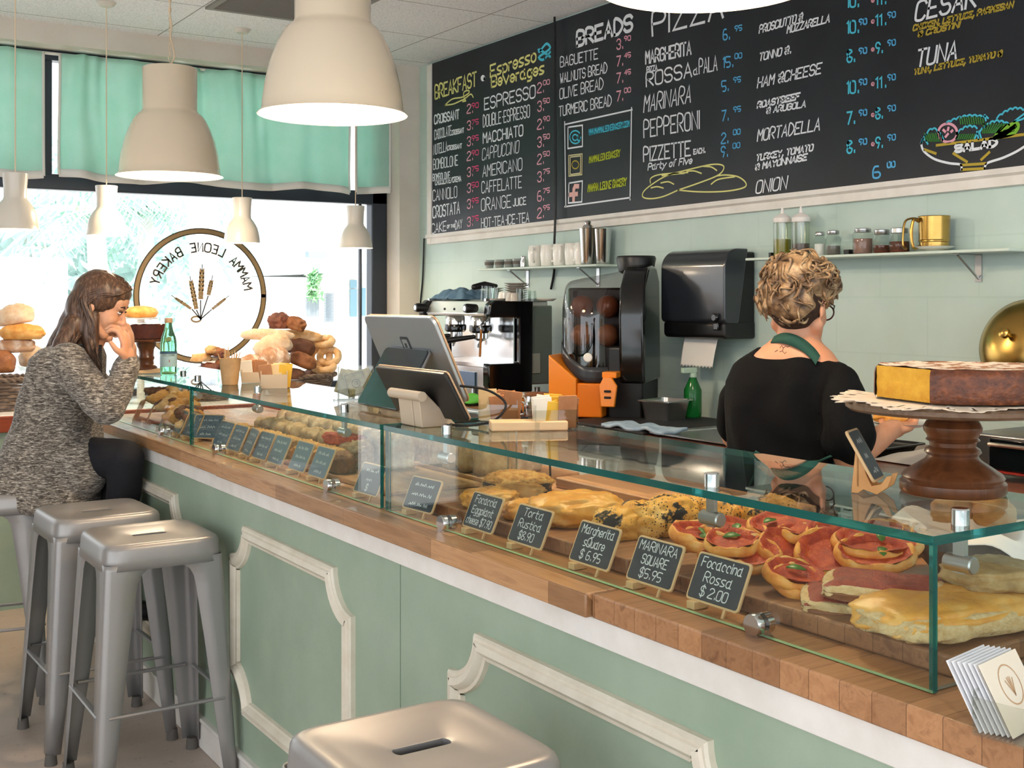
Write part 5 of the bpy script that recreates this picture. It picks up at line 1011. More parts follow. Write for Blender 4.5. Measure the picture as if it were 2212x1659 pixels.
for k, rr in enumerate((.02, .08, .13, .150, .158, .166)):
    row = []
    for i in range(NP):
        a = 2*PI*i/NP; r2_ = rr+(.010*abs(math.sin(a*18))+.004*math.sin(a*72) if k >= 4 else .003*math.sin(a*36) if k == 3 else 0); row.append(V((math.cos(a)*r2_, math.sin(a)*r2_, .0006+max(0, rr-.13)*.35*nz((math.cos(a)*2, math.sin(a)*2, 3), 1))))
    rings.append(row)
for row in rings: mb.v += row
for k in range(len(rings)-1):
    for i in range(NP):
        if k == 3 and i % 7 in (2, 3): continue
        if k == 2 and i % 9 in (1,): continue
        mb.f.append([k*NP+i, k*NP+(i+1) % NP, (k+1)*NP+(i+1) % NP, (k+1)*NP+i]); mb.m.append(0)
mb.build('lace', mat('lace_paper', '#E9D8C2', .8), e, smooth=180).modifiers.new('s', 'SOLIDIFY').thickness = .0008
ck = V((cs.location.x, cs.location.y, cz+.0045))+RT*.014; e = empty('cake', ck, 0, 'golden cut cake with powdered top on the large wood stand', 'cake', scale=(1, 1, .84))
t = NT('brown_crust'); co = t.coord(); t.col(t.ramp(t.noise(co, 60, 6, .7), [(.3, '#3E1D0E'), (.5, '#653216'), (.7, '#8A4C24')])); t.b.inputs['Roughness'].default_value = .45; t.bump(t.noise(co, 120, 4), .5, .004); m_crust = t.m
m_sponge = mat('yellow_sponge', '#E6B03A', .8, c2='#D79A2C', scale=40, bump=.35, bscale=150); m_sugar = mat('sugared_top', '#9A5E34', .8, c2='#EADBC8', scale=45, bump=.4, bscale=90, lo=.42, hi=.52)
va = math.atan2(-FW.y, -FW.x); a0 = va-.71; a1 = va-1.72      # straight cut across the viewer's left
n = 70; rc = .127; A = [a0+(2*PI-(a0-a1))*i/n for i in range(n+1)]
side = [(rc*.985, 0), (rc*1.0, .006), (rc*.995, .044), (rc*.985, .052), (rc*.95, .058)]; mb = MB()
for r_, z in side: mb.v += [V((math.cos(a)*r_*(1+.006*nz((math.cos(a)*9, math.sin(a)*9, z*40), 1)), math.sin(a)*r_, z)) for a in A]
for k in range(len(side)-1):
    for i in range(n): mb.f.append([k*(n+1)+i, k*(n+1)+i+1, (k+1)*(n+1)+i+1, (k+1)*(n+1)+i]); mb.m.append(0)
mb.build('crust', m_crust, e, smooth=180)
mid = V((math.cos(a0)+math.cos(a1), math.sin(a0)+math.sin(a1), 0))*rc*.475
def topf(u, v):
    i = u*n; a = A[0]+(A[-1]-A[0])*u; p = mid.lerp(V((math.cos(a), math.sin(a), 0))*rc*.95, v); return V((p.x, p.y, .058+.0035*nz((p.x*45, p.y*45, 2), 1)))
MB().grid(topf, n+1, 16).build('top_crust', m_sugar, e, smooth=180)
P0, P1 = V((math.cos(a0), math.sin(a0), 0))*rc*.975, V((math.cos(a1), math.sin(a1), 0))*rc*.975; nn_ = V((P1.y-P0.y, P0.x-P1.x, 0)).normalized()
def cutf(u, v): p = P0.lerp(P1, u); return V((p.x, p.y, .0005+.0565*v))+nn_*(.0025*nz((u*6, v*3, 1), 1))
MB().grid(cutf, 24, 12).build('sponge', m_sponge, e, smooth=180)
# ---------------------------------------------------------------- chalk price cards
m_slate = mat('card_slate', '#2E343B', .45, spec=.6); m_slate_lit = mat('window_lit_slate', '#4F6472', .4, spec=.8); m_cframe = mat('card_frame', '#D3AE7E', .5); m_cwr = chalk('card_chalk', '#DDE0DD')  # far cards: same slate with bluish window light painted into its colour
def card(px, py, z, lines, label, rz=0, lean=.42, wd=.118, hg=.078, X=1.262, loc=None, stand=True, group='chalk price cards in the glass cases', slate=None):
    p = loc or at(px, py, X=X); c = empty('price_card', (0, 0, 0), 0, label, 'price card', group)
    # local: x across (viewer's left to right), z up the card, y away
    c.location = (p.x-.5*hg*math.sin(lean), p.y, z); c.rotation_euler = (0, 0, -PI/2+rz)
    q = M.Rotation(-lean, 4, 'X'); F_ = lambda x, y, zz: q @ V((x, y, zz))
    MB().prism(rr_(wd/2, hg/2, .007), -.0022, .0022, q @ M.Translation((0, 0, hg/2+.012)) @ M.Rotation(PI/2, 4, 'X')).build('frame', m_cframe, c, bevel=.0008)
    MB().prism(rr_(wd/2-.0035, hg/2-.0035, .005), .0018, .0028, q @ M.Translation((0, 0, hg/2+.012)) @ M.Rotation(PI/2, 4, 'X')).build('slate', slate or m_slate, c)
    if stand:
        MB().cbox((wd*.26, 0, .008), (.005, .0035, .020), q).build('peg', m_cframe, c); MB().cbox((-wd*.30, .008, .006), (.018, .03, .012)).build('foot', m_cframe, c, bevel=.001)
    mb = MB(); n = len(lines)
    for i, ln in enumerate(lines):
        txt, sc_ = ln if isinstance(ln, tuple) else (ln, .8); hh = hg/(n+1.2)*.66; zz = .012+hg*(1-(i+1)/(n+.45)); ww = (wd-.018)*sc_
        if txt == '~':
            rr = random.Random(px*3+i); 
            xx = -ww/2
            while xx < ww/2-.006:
                Lw = rr.uniform(.012, .03); pts = [F_(min(ww/2, xx+Lw*j/6), -.0032, zz+hh*(.15+.6*(j % 2))*rr.uniform(.5, 1)) for j in range(7)]; ribbon(mb, pts, .0016, q @ V((0, -1, 0))); xx += Lw+.006
        else: write(mb, txt, F_(-ww/2, -.0032, zz), F_(ww/2, -.0032, zz), hh*1.25, q @ V((0, 0, 1)), q @ V((0, -1, 0)), .0017, .08)
    mb.build('chalk_writing', m_cwr, c, smooth=0); return c
zc = ZT+.0006
card(1548, 1270, zc, [('Focaccina', .9), ('Rossa', .62), ('$ 2.00', .6)], 'chalk price card reading Focaccina Rossa $2.00, nearest the camera')
card(1411, 1229, zc, [('MARINARA', .95), ('SQUARE', .65), ('$5.95', .55)], 'chalk price card reading MARINARA SQUARE $5.95')
card(1281, 1192, zc, [('Margherita', .92), ('square', .6), ('$ 6.95', .6)], 'chalk price card reading Margherita square $6.95')
card(1142, 1152, zc, [('Torta', .65), ('Rustica', .75), ('$8.90', .5)], 'chalk price card reading Torta Rustica $8.90')
card(1040, 1117, zc, [('Focaccia', .8), ('Eggplant', .8), ('cheese $7.90', .95)], 'chalk price card reading Focaccia Eggplant cheese $7.90')
card(910, 1080, zc, [('~', .7), ('~', .75), ('~', .7)], 'chalk price card standing alone in the pizza case beside the seam', rz=.1)
card(797, 1052, zc, [('~', .6), ('~', .3), ('$', .1)], 'chalk price card in the corner of the biscuit case behind the green glass seam', rz=.05)
far = ((692, 1017, 0), (648, 1002, 0), (601, 991, 0), (567, 982, 0), (538, 973, -.15), (511, 965, 0), (481, 957, .05), (453, 947, .75), (415, 932, .1), (389, 922, -.1), (352, 914, -.25), (322, 903, -.3), (298, 900, -.45))
FL = ('chalk price card at the camera end of the long row', 'second chalk price card of the long row, counting from the camera end', 'third chalk price card of the long row, counting from the camera end', 'fourth chalk price card of the long row, overlapping the tucked one', 'chalk price card tucked behind its neighbour in the long row', 'sixth chalk price card of the long row, counting from the camera end', 'chalk price card just above the chrome clamp of the biscuit case', 'chalk price card turned sideways beside the biscuits', 'chalk price card behind the far vertical glass seam', 'dark chalk price card in front of the croissants', 'tilted chalk price card third from the woman in the croissant case', 'pale chalk price card second from the woman in the croissant case', 'chalk price card closest to the elbow of the seated woman')
for (px, py, rz), lb in zip(far, FL): card(px, py, zc, [('~', .75), ('~', .7), ('~', .45)], lb, rz, X=1.272 if abs(rz) < .5 else 1.305, wd=.112, hg=.086, slate=m_slate_lit)
# card on a little easel on top of the glass
pe = ong(1884, 1064); ea = empty('card_easel', pe, CY+1.02, 'small beech easel holding a blue-grey price card on the glass', 'easel')
m_easel = mat('beech_easel', '#C98F52', .5, c2='#D39D62', scale=20)
def easel_side(x): return MB().prism([(-.028, .012), (-.034, .030), (-.026, .028), (-.018, .016), (-.004, .012), (.004, .03), (.012, .062), (.020, .062), (.026, 0), (.016, 0), (.008, .006), (-.012, .0)], x-.002, x+.002, M(((0, 0, 1, 0), (1, 0, 0, 0), (0, 1, 0, 0), (0, 0, 0, 1))))
for x in (-.018, .018): easel_side(x).build('side', m_easel, ea, bevel=.0008)
MB().cbox((0, .016, .035), (.04, .003, .05)).build('back_plate', m_easel, ea)
cd = card(0, 0, 0, [('~', .6), ('~', .6), ('~', .55)], 'blue-grey chalk price card held by the small beech easel on the glass', stand=False, loc=V((0, 0, 0)), wd=.06, hg=.085, group='price card on the easel')
cd.location = pe+M.Rotation(CY+1.02, 3, 'Z') @ V((0, -.016, .008)); cd.rotation_euler = (-.10, 0, CY+1.02)
# ---------------------------------------------------------------- card holder with loyalty cards on the worktop
hp = at(2216, 1578, Z=ZT); hd = empty('card_holder', (hp.x, hp.y, ZT+.0006), CY+.75, 'clear acrylic holder of business cards on the worktop outside the pizza case', 'card holder')
MB().box((-.058, -.03, 0), (.058, .035, .0025)).box((-.058, -.03, .0025), (.058, -.0275, .034)).box((-.058, -.0275, .0025), (-.0555, .035, .042)).box((.0555, -.0275, .0025), (.058, .035, .042)).box((-.0555, .0325, .0025), (.0555, .035, .05)).build('tray', m_acryl, hd, smooth=0)
m_card = mat('cream_card', '#EFE3CF', .6); m_cardw = mat('white_card', '#E9E9EC', .6); qh = M.Translation(hd.location) @ M.Rotation(CY+.75, 4, 'Z')
for i in range(7):
    o = empty('business_card', (0, 0, 0), 0, 'cream business card at the front of the acrylic holder' if i == 6 else 'white business card leaning in the acrylic holder', 'business card', 'business cards in the acrylic holder'); o.matrix_world = qh @ M.Translation((-.002 if i == 6 else -.012+.002*i, .026-i*.0055, .004)) @ M.Rotation(-.5, 4, 'X')
    MB().box((-.046, -.0006, 0), (.046, .0006, .082)).build('card', m_card if i == 6 else m_cardw, o)
    if i == 6:
        mb = MB(); o3 = lambda x, z: V((x, -.0010, z)); ribbon(mb, [o3(.022*math.cos(a), .05+.022*math.sin(a)) for a in [2*PI*j/24 for j in range(25)]], .0016, V((0, -1, 0)))
        for a in (-.5, -.2, 0, .2, .5): ribbon(mb, [o3(0, .038), o3(math.sin(a)*.018, .038+math.cos(a)*.02)], .0018, V((0, -1, 0)))
        mb.build('printed_logo', mat('tan_print', '#C8A27C', .7), o, smooth=0)
# ---------------------------------------------------------------- bread and pastry materials
def crustmat(name, a, b, c, scale=18, rough=.6, bump=.35, flour=None):
    t = NT(name); co = t.coord(); n1 = t.noise(co, scale, 7, .65); rp = t.ramp(n1, [(.28, a), (.5, b), (.74, c)]); last = rp
    if flour: last = t.mix(t.ramp(t.noise(co, 9, 4, .6, 1), [(.45, (0, 0, 0, 1)), (.62, (1, 1, 1, 1))]), rp, flour)
    t.col(last); t.b.inputs['Roughness'].default_value = rough; t.bump(t.noise(co, scale*5, 5), bump, .004); return t.m
b_gold = crustmat('golden_crust', '#B8742C', '#D69A4C', '#E8BE7C'); b_brown = crustmat('brown_bread', '#6B3E22', '#8C5630', '#A87245'); b_pale = crustmat('pale_floured_bread', '#C9A27A', '#DCC1A2', '#EBDCC8'); b_dark = crustmat('dark_loaf', '#4A2A1C', '#643B26', '#7E5236')
b_flour = crustmat('floured_loaf', '#9A6A4A', '#B58A68', '#C9A688', 12, .7, .3, '#EDE3D8'); b_foc = crustmat('focaccia_top', '#CF842A', '#E6A444', '#F0C67C', 14, .4); b_crumb = crustmat('bread_crumb', '#C49A60', '#DCBC88', '#EAD4AA', 60, .85, .6); b_pastry = crustmat('sugar_pastry', '#C68E50', '#DDB27C', '#EDD6B4', 22)
b_choc = crustmat('chocolate_pastry', '#4A261A', '#6B3A26', '#8A5238'); b_sauce = crustmat('tomato_sauce', '#8A1A02', '#B8360A', '#D66016', 60, .5, .5); b_pcrust = crustmat('pizza_crust', '#CC6A1E', '#EA9E42', '#F6CC84', 22, .5); b_biscuit = crustmat('nut_biscuit', '#8C6A48', '#B4946C', '#D2BC98', 30); b_grey = crustmat('powdered_biscuit', '#8A745E', '#B39C82', '#DCCDB8', 26); b_nut = crustmat('chopped_nut_bar', '#A8642A', '#D29A4C', '#F0D08A', 55, .6, .7)
t = NT('black_sesame_crust'); co = t.n('ShaderNodeMapping'); gp_ = t.n('ShaderNodeNewGeometry'); t.t.links.new(gp_.outputs['Position'], co.inputs[0]); n1 = t.noise(co, 16, 7, .6); rp = t.ramp(n1, [(.28, '#C97F2A'), (.5, '#E6A846'), (.72, '#F2CC82')]); vo = t.n('ShaderNodeTexVoronoi'); vo.inputs['Scale'].default_value = 170; t.l(co, vo)
s1 = t.ramp(vo, [(.24, (1, 1, 1, 1)), (.34, (0, 0, 0, 1))]); pn = t.ramp(t.noise(co, 14, 3), [(.44, (0, 0, 0, 1)), (.54, (1, 1, 1, 1))]); mm = t.mix(1.0, s1, pn, 'MULTIPLY'); p2_ = t.ramp(t.noise(co, 21, 4, .55), [(.555, (0, 0, 0, 1)), (.585, (1, 1, 1, 1))]); m3 = t.mix(1.0, mm, p2_, 'LIGHTEN')
m4 = t.n('ShaderNodeMix', data_type='RGBA'); t.t.links.new(m3.outputs[2], m4.inputs[0]); t.t.links.new(rp.outputs[0], m4.inputs[6]); m4.inputs[7].default_value = lin('#17130F'); t.col(m4); t.b.inputs['Roughness'].default_value = .5; t.bump(t.noise(co, 120, 4), .5, .004); b_sesame = t.m
m_basil = mat('basil_leaf', '#3E6B22', .4, c2='#557F30', scale=40)
def lump(name, loc, size, m, seed=0, amp=.10, box=2.2, rz=0, rot=None, flat=.35, fs=2.2, nu=56, nv=30, bend=0, taper=0, slashes=0, parent=None):
    """baked lump: superellipsoid with an uneven skin, its base flattened"""
    a, b, c = size[0]/2, size[1]/2, size[2]; mb = MB()
    def sp(x): return math.copysign(abs(x)**(2/box), x)
    def fn(u, v):
        t_ = 2*PI*u; f = PI*(v-.5); cf = sp(math.cos(f)); x = cf*sp(math.cos(t_)); y = cf*sp(math.sin(t_)); z = sp(math.sin(f))
        q = V((x, y, z)); k = 1+amp*noise.noise(q*fs+V((seed*3.1, seed, 0)))+amp*.5*noise.noise(q*fs*2.7+V((0, seed, seed)))+amp*.28*noise.noise(q*fs*6.1+V((seed, 0, seed)))
        if slashes: k -= .10*max(0, math.cos((x+.35*y)*slashes*PI))**6*max(0, z)
        k2 = 1-taper*x*x
        z2 = (z*k*.5+.5) if z > 0 else (z*k*.5+.5)
        zz = max(0, (z2-flat*.5)/(1-flat*.5)); return V((x*k*a, y*k*b*k2, zz*c+bend*x*x*c))
    mb.grid(fn, nu, nv, True); return mb.build(name, m, parent, loc=loc, smooth=180, rot=rot or (0, 0, rz))
def food(o, label, cat, group=None): return tag(o, label, cat, group)
# ---------------------------------------------------------------- loaves in the window
def basket(name, c, r, h, label, m):
    e = empty(name, c, 0, label, 'basket', 'wicker bread baskets'); mb = MB(); n = 10
    for k in range(n):
        z = h*k/(n-1); rr = r*(.80+.20*k/(n-1)); pts = [V((math.cos(a)*(rr+.006*math.sin(a*14+PI*k)), math.sin(a)*(rr*.75+.006*math.sin(a*14+PI*k)), z+.006)) for a in [2*PI*i/84 for i in range(84)]]; mb.tube(pts, h/n*.52, 5, closed=True)
    mb.build('wicker', m, e, smooth=60); mb = MB()
    for i in range(2):
        pts = [V((math.cos(a)*(r*1.02+.008*math.sin(a*20+PI*i)), math.sin(a)*(r*.77+.008*math.sin(a*20+PI*i)), h+.006+.006*math.cos(a*20+PI*i))) for a in [2*PI*j/120 for j in range(120)]]; mb.tube(pts, .008, 6, closed=True)
    mb.build('rim', m, e, smooth=60); MB().lathe([(r*.78, .004), (r*.78, .012)], 30, M.Diagonal((1, .75, 1, 1))).build('base', m, e); return e
m_wick = crustmat('dark_wicker', '#4E4038', '#6B5A4E', '#8C7A6C', 30, .7); ZBn = .8756
ca = at(640, 760, Y=5.98); basket('bread_basket', (ca.x, ca.y, ZBn), .21, .10, 'dark wicker basket under the heap of loaves beside the window logo', m_wick)
cb_ = at(-12, 760, Y=5.92); basket('bread_basket', (cb_.x, cb_.y, ZBn), .20, .14, 'dark wicker basket under the stacked loaves behind the seated woman', m_wick)
def winloaf(px, py, wpx, hpx, Y, m, label, ang=0, tilt=0, name='bread_loaf', seed=1, yd=.11, **k):
    p = at(px, py, Y=Y); d = (p-V((0, 0, H))).dot(FW); s = d/F; w, h = wpx*s, hpx*s; rz = CY+ang
    o = lump(name, p-V((0, 0, h*.5)), (w, yd, h), m, seed, rot=(0, math.radians(tilt), rz), nu=36, nv=20, **k); return food(o, label, 'bread', 'loaves in the window')
for i, (px, py, w, h, Y, m, tl, lb) in enumerate(((36, 678, 84, 44, 5.9, b_pale, -10, 'top pale loaf of the stack behind the seated woman'), (48, 716, 100, 34, 5.85, b_gold, 0, 'long golden loaf second from the top of the stack behind the woman'), (30, 746, 96, 32, 5.88, b_flour, -3, 'floured loaf third from the top of the stack behind the woman'), (2, 781, 60, 48, 5.84, b_brown, 0, 'brown loaf sitting right in the basket behind the woman'), (70, 770, 60, 44, 6.05, b_pale, 6, 'pale loaf at the back of the basket behind the woman'))):
    winloaf(px, py, w, h, Y, m, lb, 0, tl, seed=i+2, slashes=3 if i in (0, 2) else 0)
WL = ((578, 722, 116, 25, 5.92, b_pale, 2, 'long pale baguette pointing toward the gold logo, high on the heap', 0.1, .06, 5), (650, 724, 92, 24, 5.98, b_pastry, 4, 'second baguette lying on the heap, pointing to the pillar side', .1, .06, 4),
      (594, 744, 84, 44, 5.88, b_pale, -16, 'cream floured loaf under the crossed baguettes', 0, .10, 3), (648, 748, 62, 34, 5.96, b_dark, 8, 'dark loaf tucked behind the cream loaf', 0, .1, 0), (595, 771, 70, 44, 5.84, b_flour, -8, 'round white floured loaf at the front of the heap', 0, .12, 2), (648, 776, 62, 30, 5.90, b_brown, 22, 'brown loaf sloping down beside the round floured loaf', 0, .1, 0),
      (546, 780, 56, 30, 5.92, b_flour, 0, 'floured loaf low on the logo side of the basket', 0, .1, 3), (606, 806, 110, 26, 5.90, b_dark, 0, 'dark loaf at the bottom of the basket, under the round floured loaf', 0, .12, 0), (684, 805, 50, 26, 5.96, b_brown, 0, 'brown loaf at the rim of the basket, below the ring breads', 0, .1, 0))
for i, (px, py, w, h, Y, m, tl, lb, an, yd, sl_) in enumerate(WL): winloaf(px, py, w, h, Y, m, lb, an, tl, seed=i+11, yd=yd, slashes=sl_)
p = at(616, 698, Y=5.96); e = empty('twisted_bread', p-V((0, 0, .03)), CY, 'dark twisted bread on top of the whole heap', 'bread', 'loaves in the window')
lump('crust', (-.03, 0, 0), (.12, .09, .085), b_choc, 31, .25, parent=e); lump('crust', (.045, .0, -.005), (.12, .08, .07), b_brown, 33, .25, rot=(0, .25, 0), parent=e)
for i, (px, py, tx, lb) in enumerate(((692, 770, 1.3, 'pale ring bread facing the camera at the end of the heap'), (697, 738, .4, 'topmost pale ring bread at the end of the heap'), (711, 770, 1.0, 'ring bread behind the pale one facing the camera'), (700, 794, .3, 'lowest ring bread at the end of the heap'))):
    p = at(px, py, Y=6.0-.03*i); mb = MB(); mb.tube([V((math.cos(a)*.05, math.sin(a)*.045, .006*nz((math.cos(a)*2, math.sin(a)*2, i), 1))) for a in [2*PI*j/28 for j in range(28)]], [.020+.004*nz((j*.7, i, 0), 1) for j in range(28)], 10, closed=True)
    food(mb.build('ring_bread', b_pastry, None, loc=p, rot=(tx, 0, CY), smooth=180), lb, 'bread', 'ring breads in the window')
# small heap by the paper cup
cc = at(446, 775, Y=5.9); basket('pastry_basket', (cc.x, cc.y, ZBn), .13, .10, 'small basket of dark pastries in the window behind the kraft cup', m_wick)
for i in range(12):
    a = R.uniform(0, 2*PI); rr = .085*math.sqrt(R.random()); px_ = cc.x+math.cos(a)*rr; py_ = cc.y+math.sin(a)*rr*.7
    o = lump('pastry', (px_, py_, ZBn+.07+.018*i*.75+(.02 if i > 7 else 0)), (.11, .045, .04), (b_choc, b_brown, b_pastry)[i % 3], i+50, .3, rz=R.uniform(0, 3), nu=24, nv=14); food(o, 'small twisted pastry heaped in the basket behind the kraft cup', 'pastry', 'pastries in the small window basket')
p = at(304, 680, Y=5.95); e = empty('tall_cake_stand', (p.x, p.y, ZBn), 0, 'tall white pedestal stand in the window carrying a golden bun', 'cake stand'); hh = p.z-ZBn-.02; MB().lathe([(.07, 0), (.072, .006), (.02, .02), (.016, hh*.5), (.02, hh-.01), (.085, hh), (.088, hh+.006), (.08, hh+.006), (.001, hh+.004)], 36, capb=False).build('stand', m_whitec, e, smooth=50)
food(lump('bun', (p.x, p.y, ZBn+hh+.007), (.165, .15, .058), b_gold, 71, .06), 'golden bun on the tall white stand behind the face of the woman', 'bread')
e = empty('glass_carafe', (at(460, 700, Y=6.15).x, 6.15, ZBn), 0, 'clear glass bottle glowing white on the window bench, below the wheat ears', 'bottle'); MB().lathe([(.05, 0), (.055, .01), (.055, .20), (.05, .26), (.024, .33), (.018, .37), (.018, .50), (.021, .505)], 32, capb=False).build('bottle_body', m_pane, e, smooth=50)
MB().lathe([(.0555, .10), (.0557, .102), (.0557, .18), (.0555, .182)], 32, capa=False, capb=False).build('label', m_paper, e)
# ---------------------------------------------------------------- wooden boards in and behind the near case
def plank(x0, y0, x1, y1, z0, h, label, m=None): o = MB().box((-(x1-x0)/2, -(y1-y0)/2, 0), ((x1-x0)/2, (y1-y0)/2, h)).build('cutting_board', m or m_walnut, None, loc=((x0+x1)/2, (y0+y1)/2, z0), bevel=.004); return tag(o, label, 'cutting board', 'wooden serving boards')
zb1 = ZT+.0006; ZB1 = zb1+.028
plank(1.296, .965, 1.585, 1.62, zb1, .028, 'walnut serving board under the pizzas and the focaccia slab'); plank(1.296, 1.635, 1.585, 2.405, zb1, .028, 'walnut serving board under the sesame breads, at the seam end of the pizza case')
m_wal2 = wood_mat('striped_board', '#A87850', '#C2946A', '#7E5538', .5, 'Y', 1.3, (1.2, .06))
plank(1.63, 1.70, 1.90, 2.45, zb1, .025, 'striped wooden board at the bottom of the stack behind the sesame breads', m_wal2); plank(1.65, 1.74, 1.89, 2.36, zb1+.0256, .025, 'striped wooden board on top of the stack behind the sesame breads', m_wal2)
plank(1.66, 1.45, 1.90, 1.67, zb1, .020, 'brown wooden board behind the pizzas at the back edge of the worktop', m_wal2)
# ---------------------------------------------------------------- pizzas
def leaf(par, p, rz, s=.016, m=m_basil):
    def lf(u, v): x = (u-.5)*2*s; w = s*.5*math.sin(PI*min(1, max(0, u)))**.7; return V((x, (v-.5)*2*w, .004*math.sin(PI*u)-.25*abs(v-.5)*s*.6))
    o = MB().grid(lf, 10, 5).build('basil_leaf', m, par, loc=p, rot=(R.uniform(-.2, .2), R.uniform(-.2, .2), rz), smooth=180); o.modifiers.new('s', 'SOLIDIFY').thickness = .0006
def pizza(p, a, b, rz, tx, ty, seed, label, basil=True, fold=0):
    p = V((min(1.53, max(1.372, p.x)), p.y, p.z))
    e = empty('pizza', p, 0, label, 'pizza', 'small red pizzas in the near case', rot=(tx, ty, rz)); nu, nv = 48, 16
    def rad(t_): return 1+.07*noise.noise(V((math.cos(t_)*1.6, math.sin(t_)*1.6, seed)))
    prof = [(0, .007), (.3, .007), (.6, .0075), (.74, .009), (.80, .013), (.87, .018), (.93, .0175), (.98, .012), (1.0, .006), (.97, .001), (.8, 0), (0, 0)]
    def bendz(x, y): return fold*(x/a)**2*.02+.008*noise.noise(V((x*14, y*14, seed+2)))
    mb = MB()
    for r_, z in prof:
        for i in range(nu):
            t_ = 2*PI*i/nu; k = rad(t_)*r_; x, y = math.cos(t_)*a*k, math.sin(t_)*b*k; mb.v.append(V((x, y, max(0, z*(1+.5*noise.noise(V((math.cos(t_)*2.5, math.sin(t_)*2.5, seed+r_))))+bendz(x, y)))))
    for k in range(len(prof)-1):
        for i in range(nu): mb.f.append([k*nu+i, k*nu+(i+1) % nu, (k+1)*nu+(i+1) % nu, (k+1)*nu+i]); mb.m.append(0)
    mb.build('crust', b_pcrust, e, smooth=180)
    def sc_(u, v):
        t_ = 2*PI*u; k = rad(t_)*v*(.89+.07*noise.noise(V((math.cos(t_)*3, math.sin(t_)*3, seed+7)))); x, y = math.cos(t_)*a*k, math.sin(t_)*b*k; z = (.0095 if v < .78 else .0125 if v < .9 else .0165)*(1+.12*noise.noise(V((x*60, y*60, seed)))); return V((x, y, max(.001, z*1.06+bendz(x, y)+.001)))
    MB().grid(sc_, nu, 12, True).build('tomato_sauce', b_sauce, e, smooth=180)
    if basil: leaf(e, (a*R.uniform(-.3, .3), b*R.uniform(-.3, .3), .017), R.uniform(0, 3)); 
    return e
PZ = ((1455, 1182, .985, .062, .048, 0, .05, 'basil topped pizza half hidden behind the MARINARA card'), (1513, 1161, .99, .066, .050, .1, .06, 'flat pizza with basil behind the MARINARA card, touching the sesame breads'), (1590, 1151, .998, .056, .045, -.2, .1, 'pizza lying below the first hanging bracket'), (1690, 1140, 1.005, .064, .052, .1, .06, 'pizza with basil at the back, right under the glass beside the bracket'),
      (1600, 1198, .975, .070, .042, -.3, -.25, 'folded pizza with pale crust edge above the Focaccina card'), (1692, 1190, .98, .050, .045, .2, -.3, 'red pizza standing steeply in the middle of the heap'), (1805, 1196, .985, .070, .058, -.1, -.28, 'large tilted pizza in the middle of the heap, before the glass corner post'), (1892, 1200, .99, .064, .046, -.3, -.22, 'pizza with a big basil leaf nearest the glass corner post'), (1925, 1165, 1.005, .072, .055, -.15, -.1, 'rearmost pizza beside the glass corner post'),
      (1828, 1152, 1.0, .050, .045, .3, .05, 'small pizza peeking out behind the tilted ones'), (1742, 1158, .998, .050, .042, -.3, 0, 'orange edged pizza at the back of the heap'), (1705, 1248, .962, .052, .045, .2, .05, 'pizza with a dark green basil leaf behind the Focaccina card'), (1505, 1226, .965, .045, .045, .4, .1, 'small pizza between the MARINARA and Focaccina cards'), (1640, 1276, .953, .040, .045, .3, .1, 'pizza edge showing just beyond the Focaccina card'), (1560, 1178, .99, .05, .045, .6, 0, 'pizza in the second row behind the Focaccina card'))
for i, (px, py, z, a, b_, rz, tx, lb) in enumerate(PZ): pizza(at(px, py, Z=z)-V((0, 0, .006)), a, b_, CY+rz, abs(tx)*1.3+.16, R.uniform(-.08, .08), i*3.7, lb, i not in (5, 6, 9, 10, 13))
for i, (px, py, z, L_, w_, rz, lb) in enumerate(((1785, 1302, .955, .165, .10, -.25, 'dark red pizza square at the front of the board beside the Focaccina card'), (1888, 1262, .985, .165, .09, -.45, 'cut pizza square with airy crumb lying on the heap before the glass corner post'), (2050, 1268, .975, .13, .08, -.3, 'pizza square behind the glass corner post'))):
    pp = at(px, py, Z=z); pp.x = max(1.385, pp.x); pp.y = max(1.06, pp.y); e = empty('pizza_square', pp-V((0, 0, .018)), 0, lb, 'pizza', 'pizza squares in the near case', rot=(.10, .02, CY+rz)); lump('crumb', (0, 0, 0), (L_, w_, .022), b_crumb, i+80, .06, 6, parent=e, fs=4); lump('crust', (0, 0, -.001), (L_*.98, w_*1.02, .013), b_brown, i+90, .08, 6, parent=e)
    def tsq(u, v): x = (u-.5)*L_*.95; y = (v-.5)*w_*.94; return V((x, y, .0262+.003*noise.noise(V((x*30, y*30, i)))-.010*(max(abs(u-.5), abs(v-.5))*2)**8))
    MB().grid(tsq, 24, 16).build('tomato_sauce', crustmat('dark_tomato_sauce', '#6E1C12', '#96301C', '#B25036', 70, .4, .6) if i == 0 else bpy.data.materials['dark_tomato_sauce'], e, smooth=180)
# focaccia slabs
p = V((1.415, 1.055, ZB1+.001)); e = empty('focaccia', p, 0, 'thick golden focaccia slab at the near end of the walnut board', 'focaccia', 'focaccia slabs', rot=(0, 0, -.10)); lump('crumb', (0, 0, 0), (.290, .160, .040), b_crumb, 101, .10, 3.4, parent=e, fs=3, nu=60, nv=26, flat=.1); lump('top_crust', (.003, .004, .007), (.290, .160, .040), b_foc, 103, .12, 3.2, parent=e, fs=3, nu=60, nv=26)
p = at(2190, 1255, Z=.99); food(lump('focaccia', (1.515, 1.06, ZB1+.0445), (.13, .12, .035), crustmat('rustic_focaccia', '#8A6A40', '#B0905C', '#CDB588', 20), 107, .15, 3, rz=-.3), 'rough grey-brown focaccia piece lying on the golden slab', 'focaccia', 'focaccia slabs')
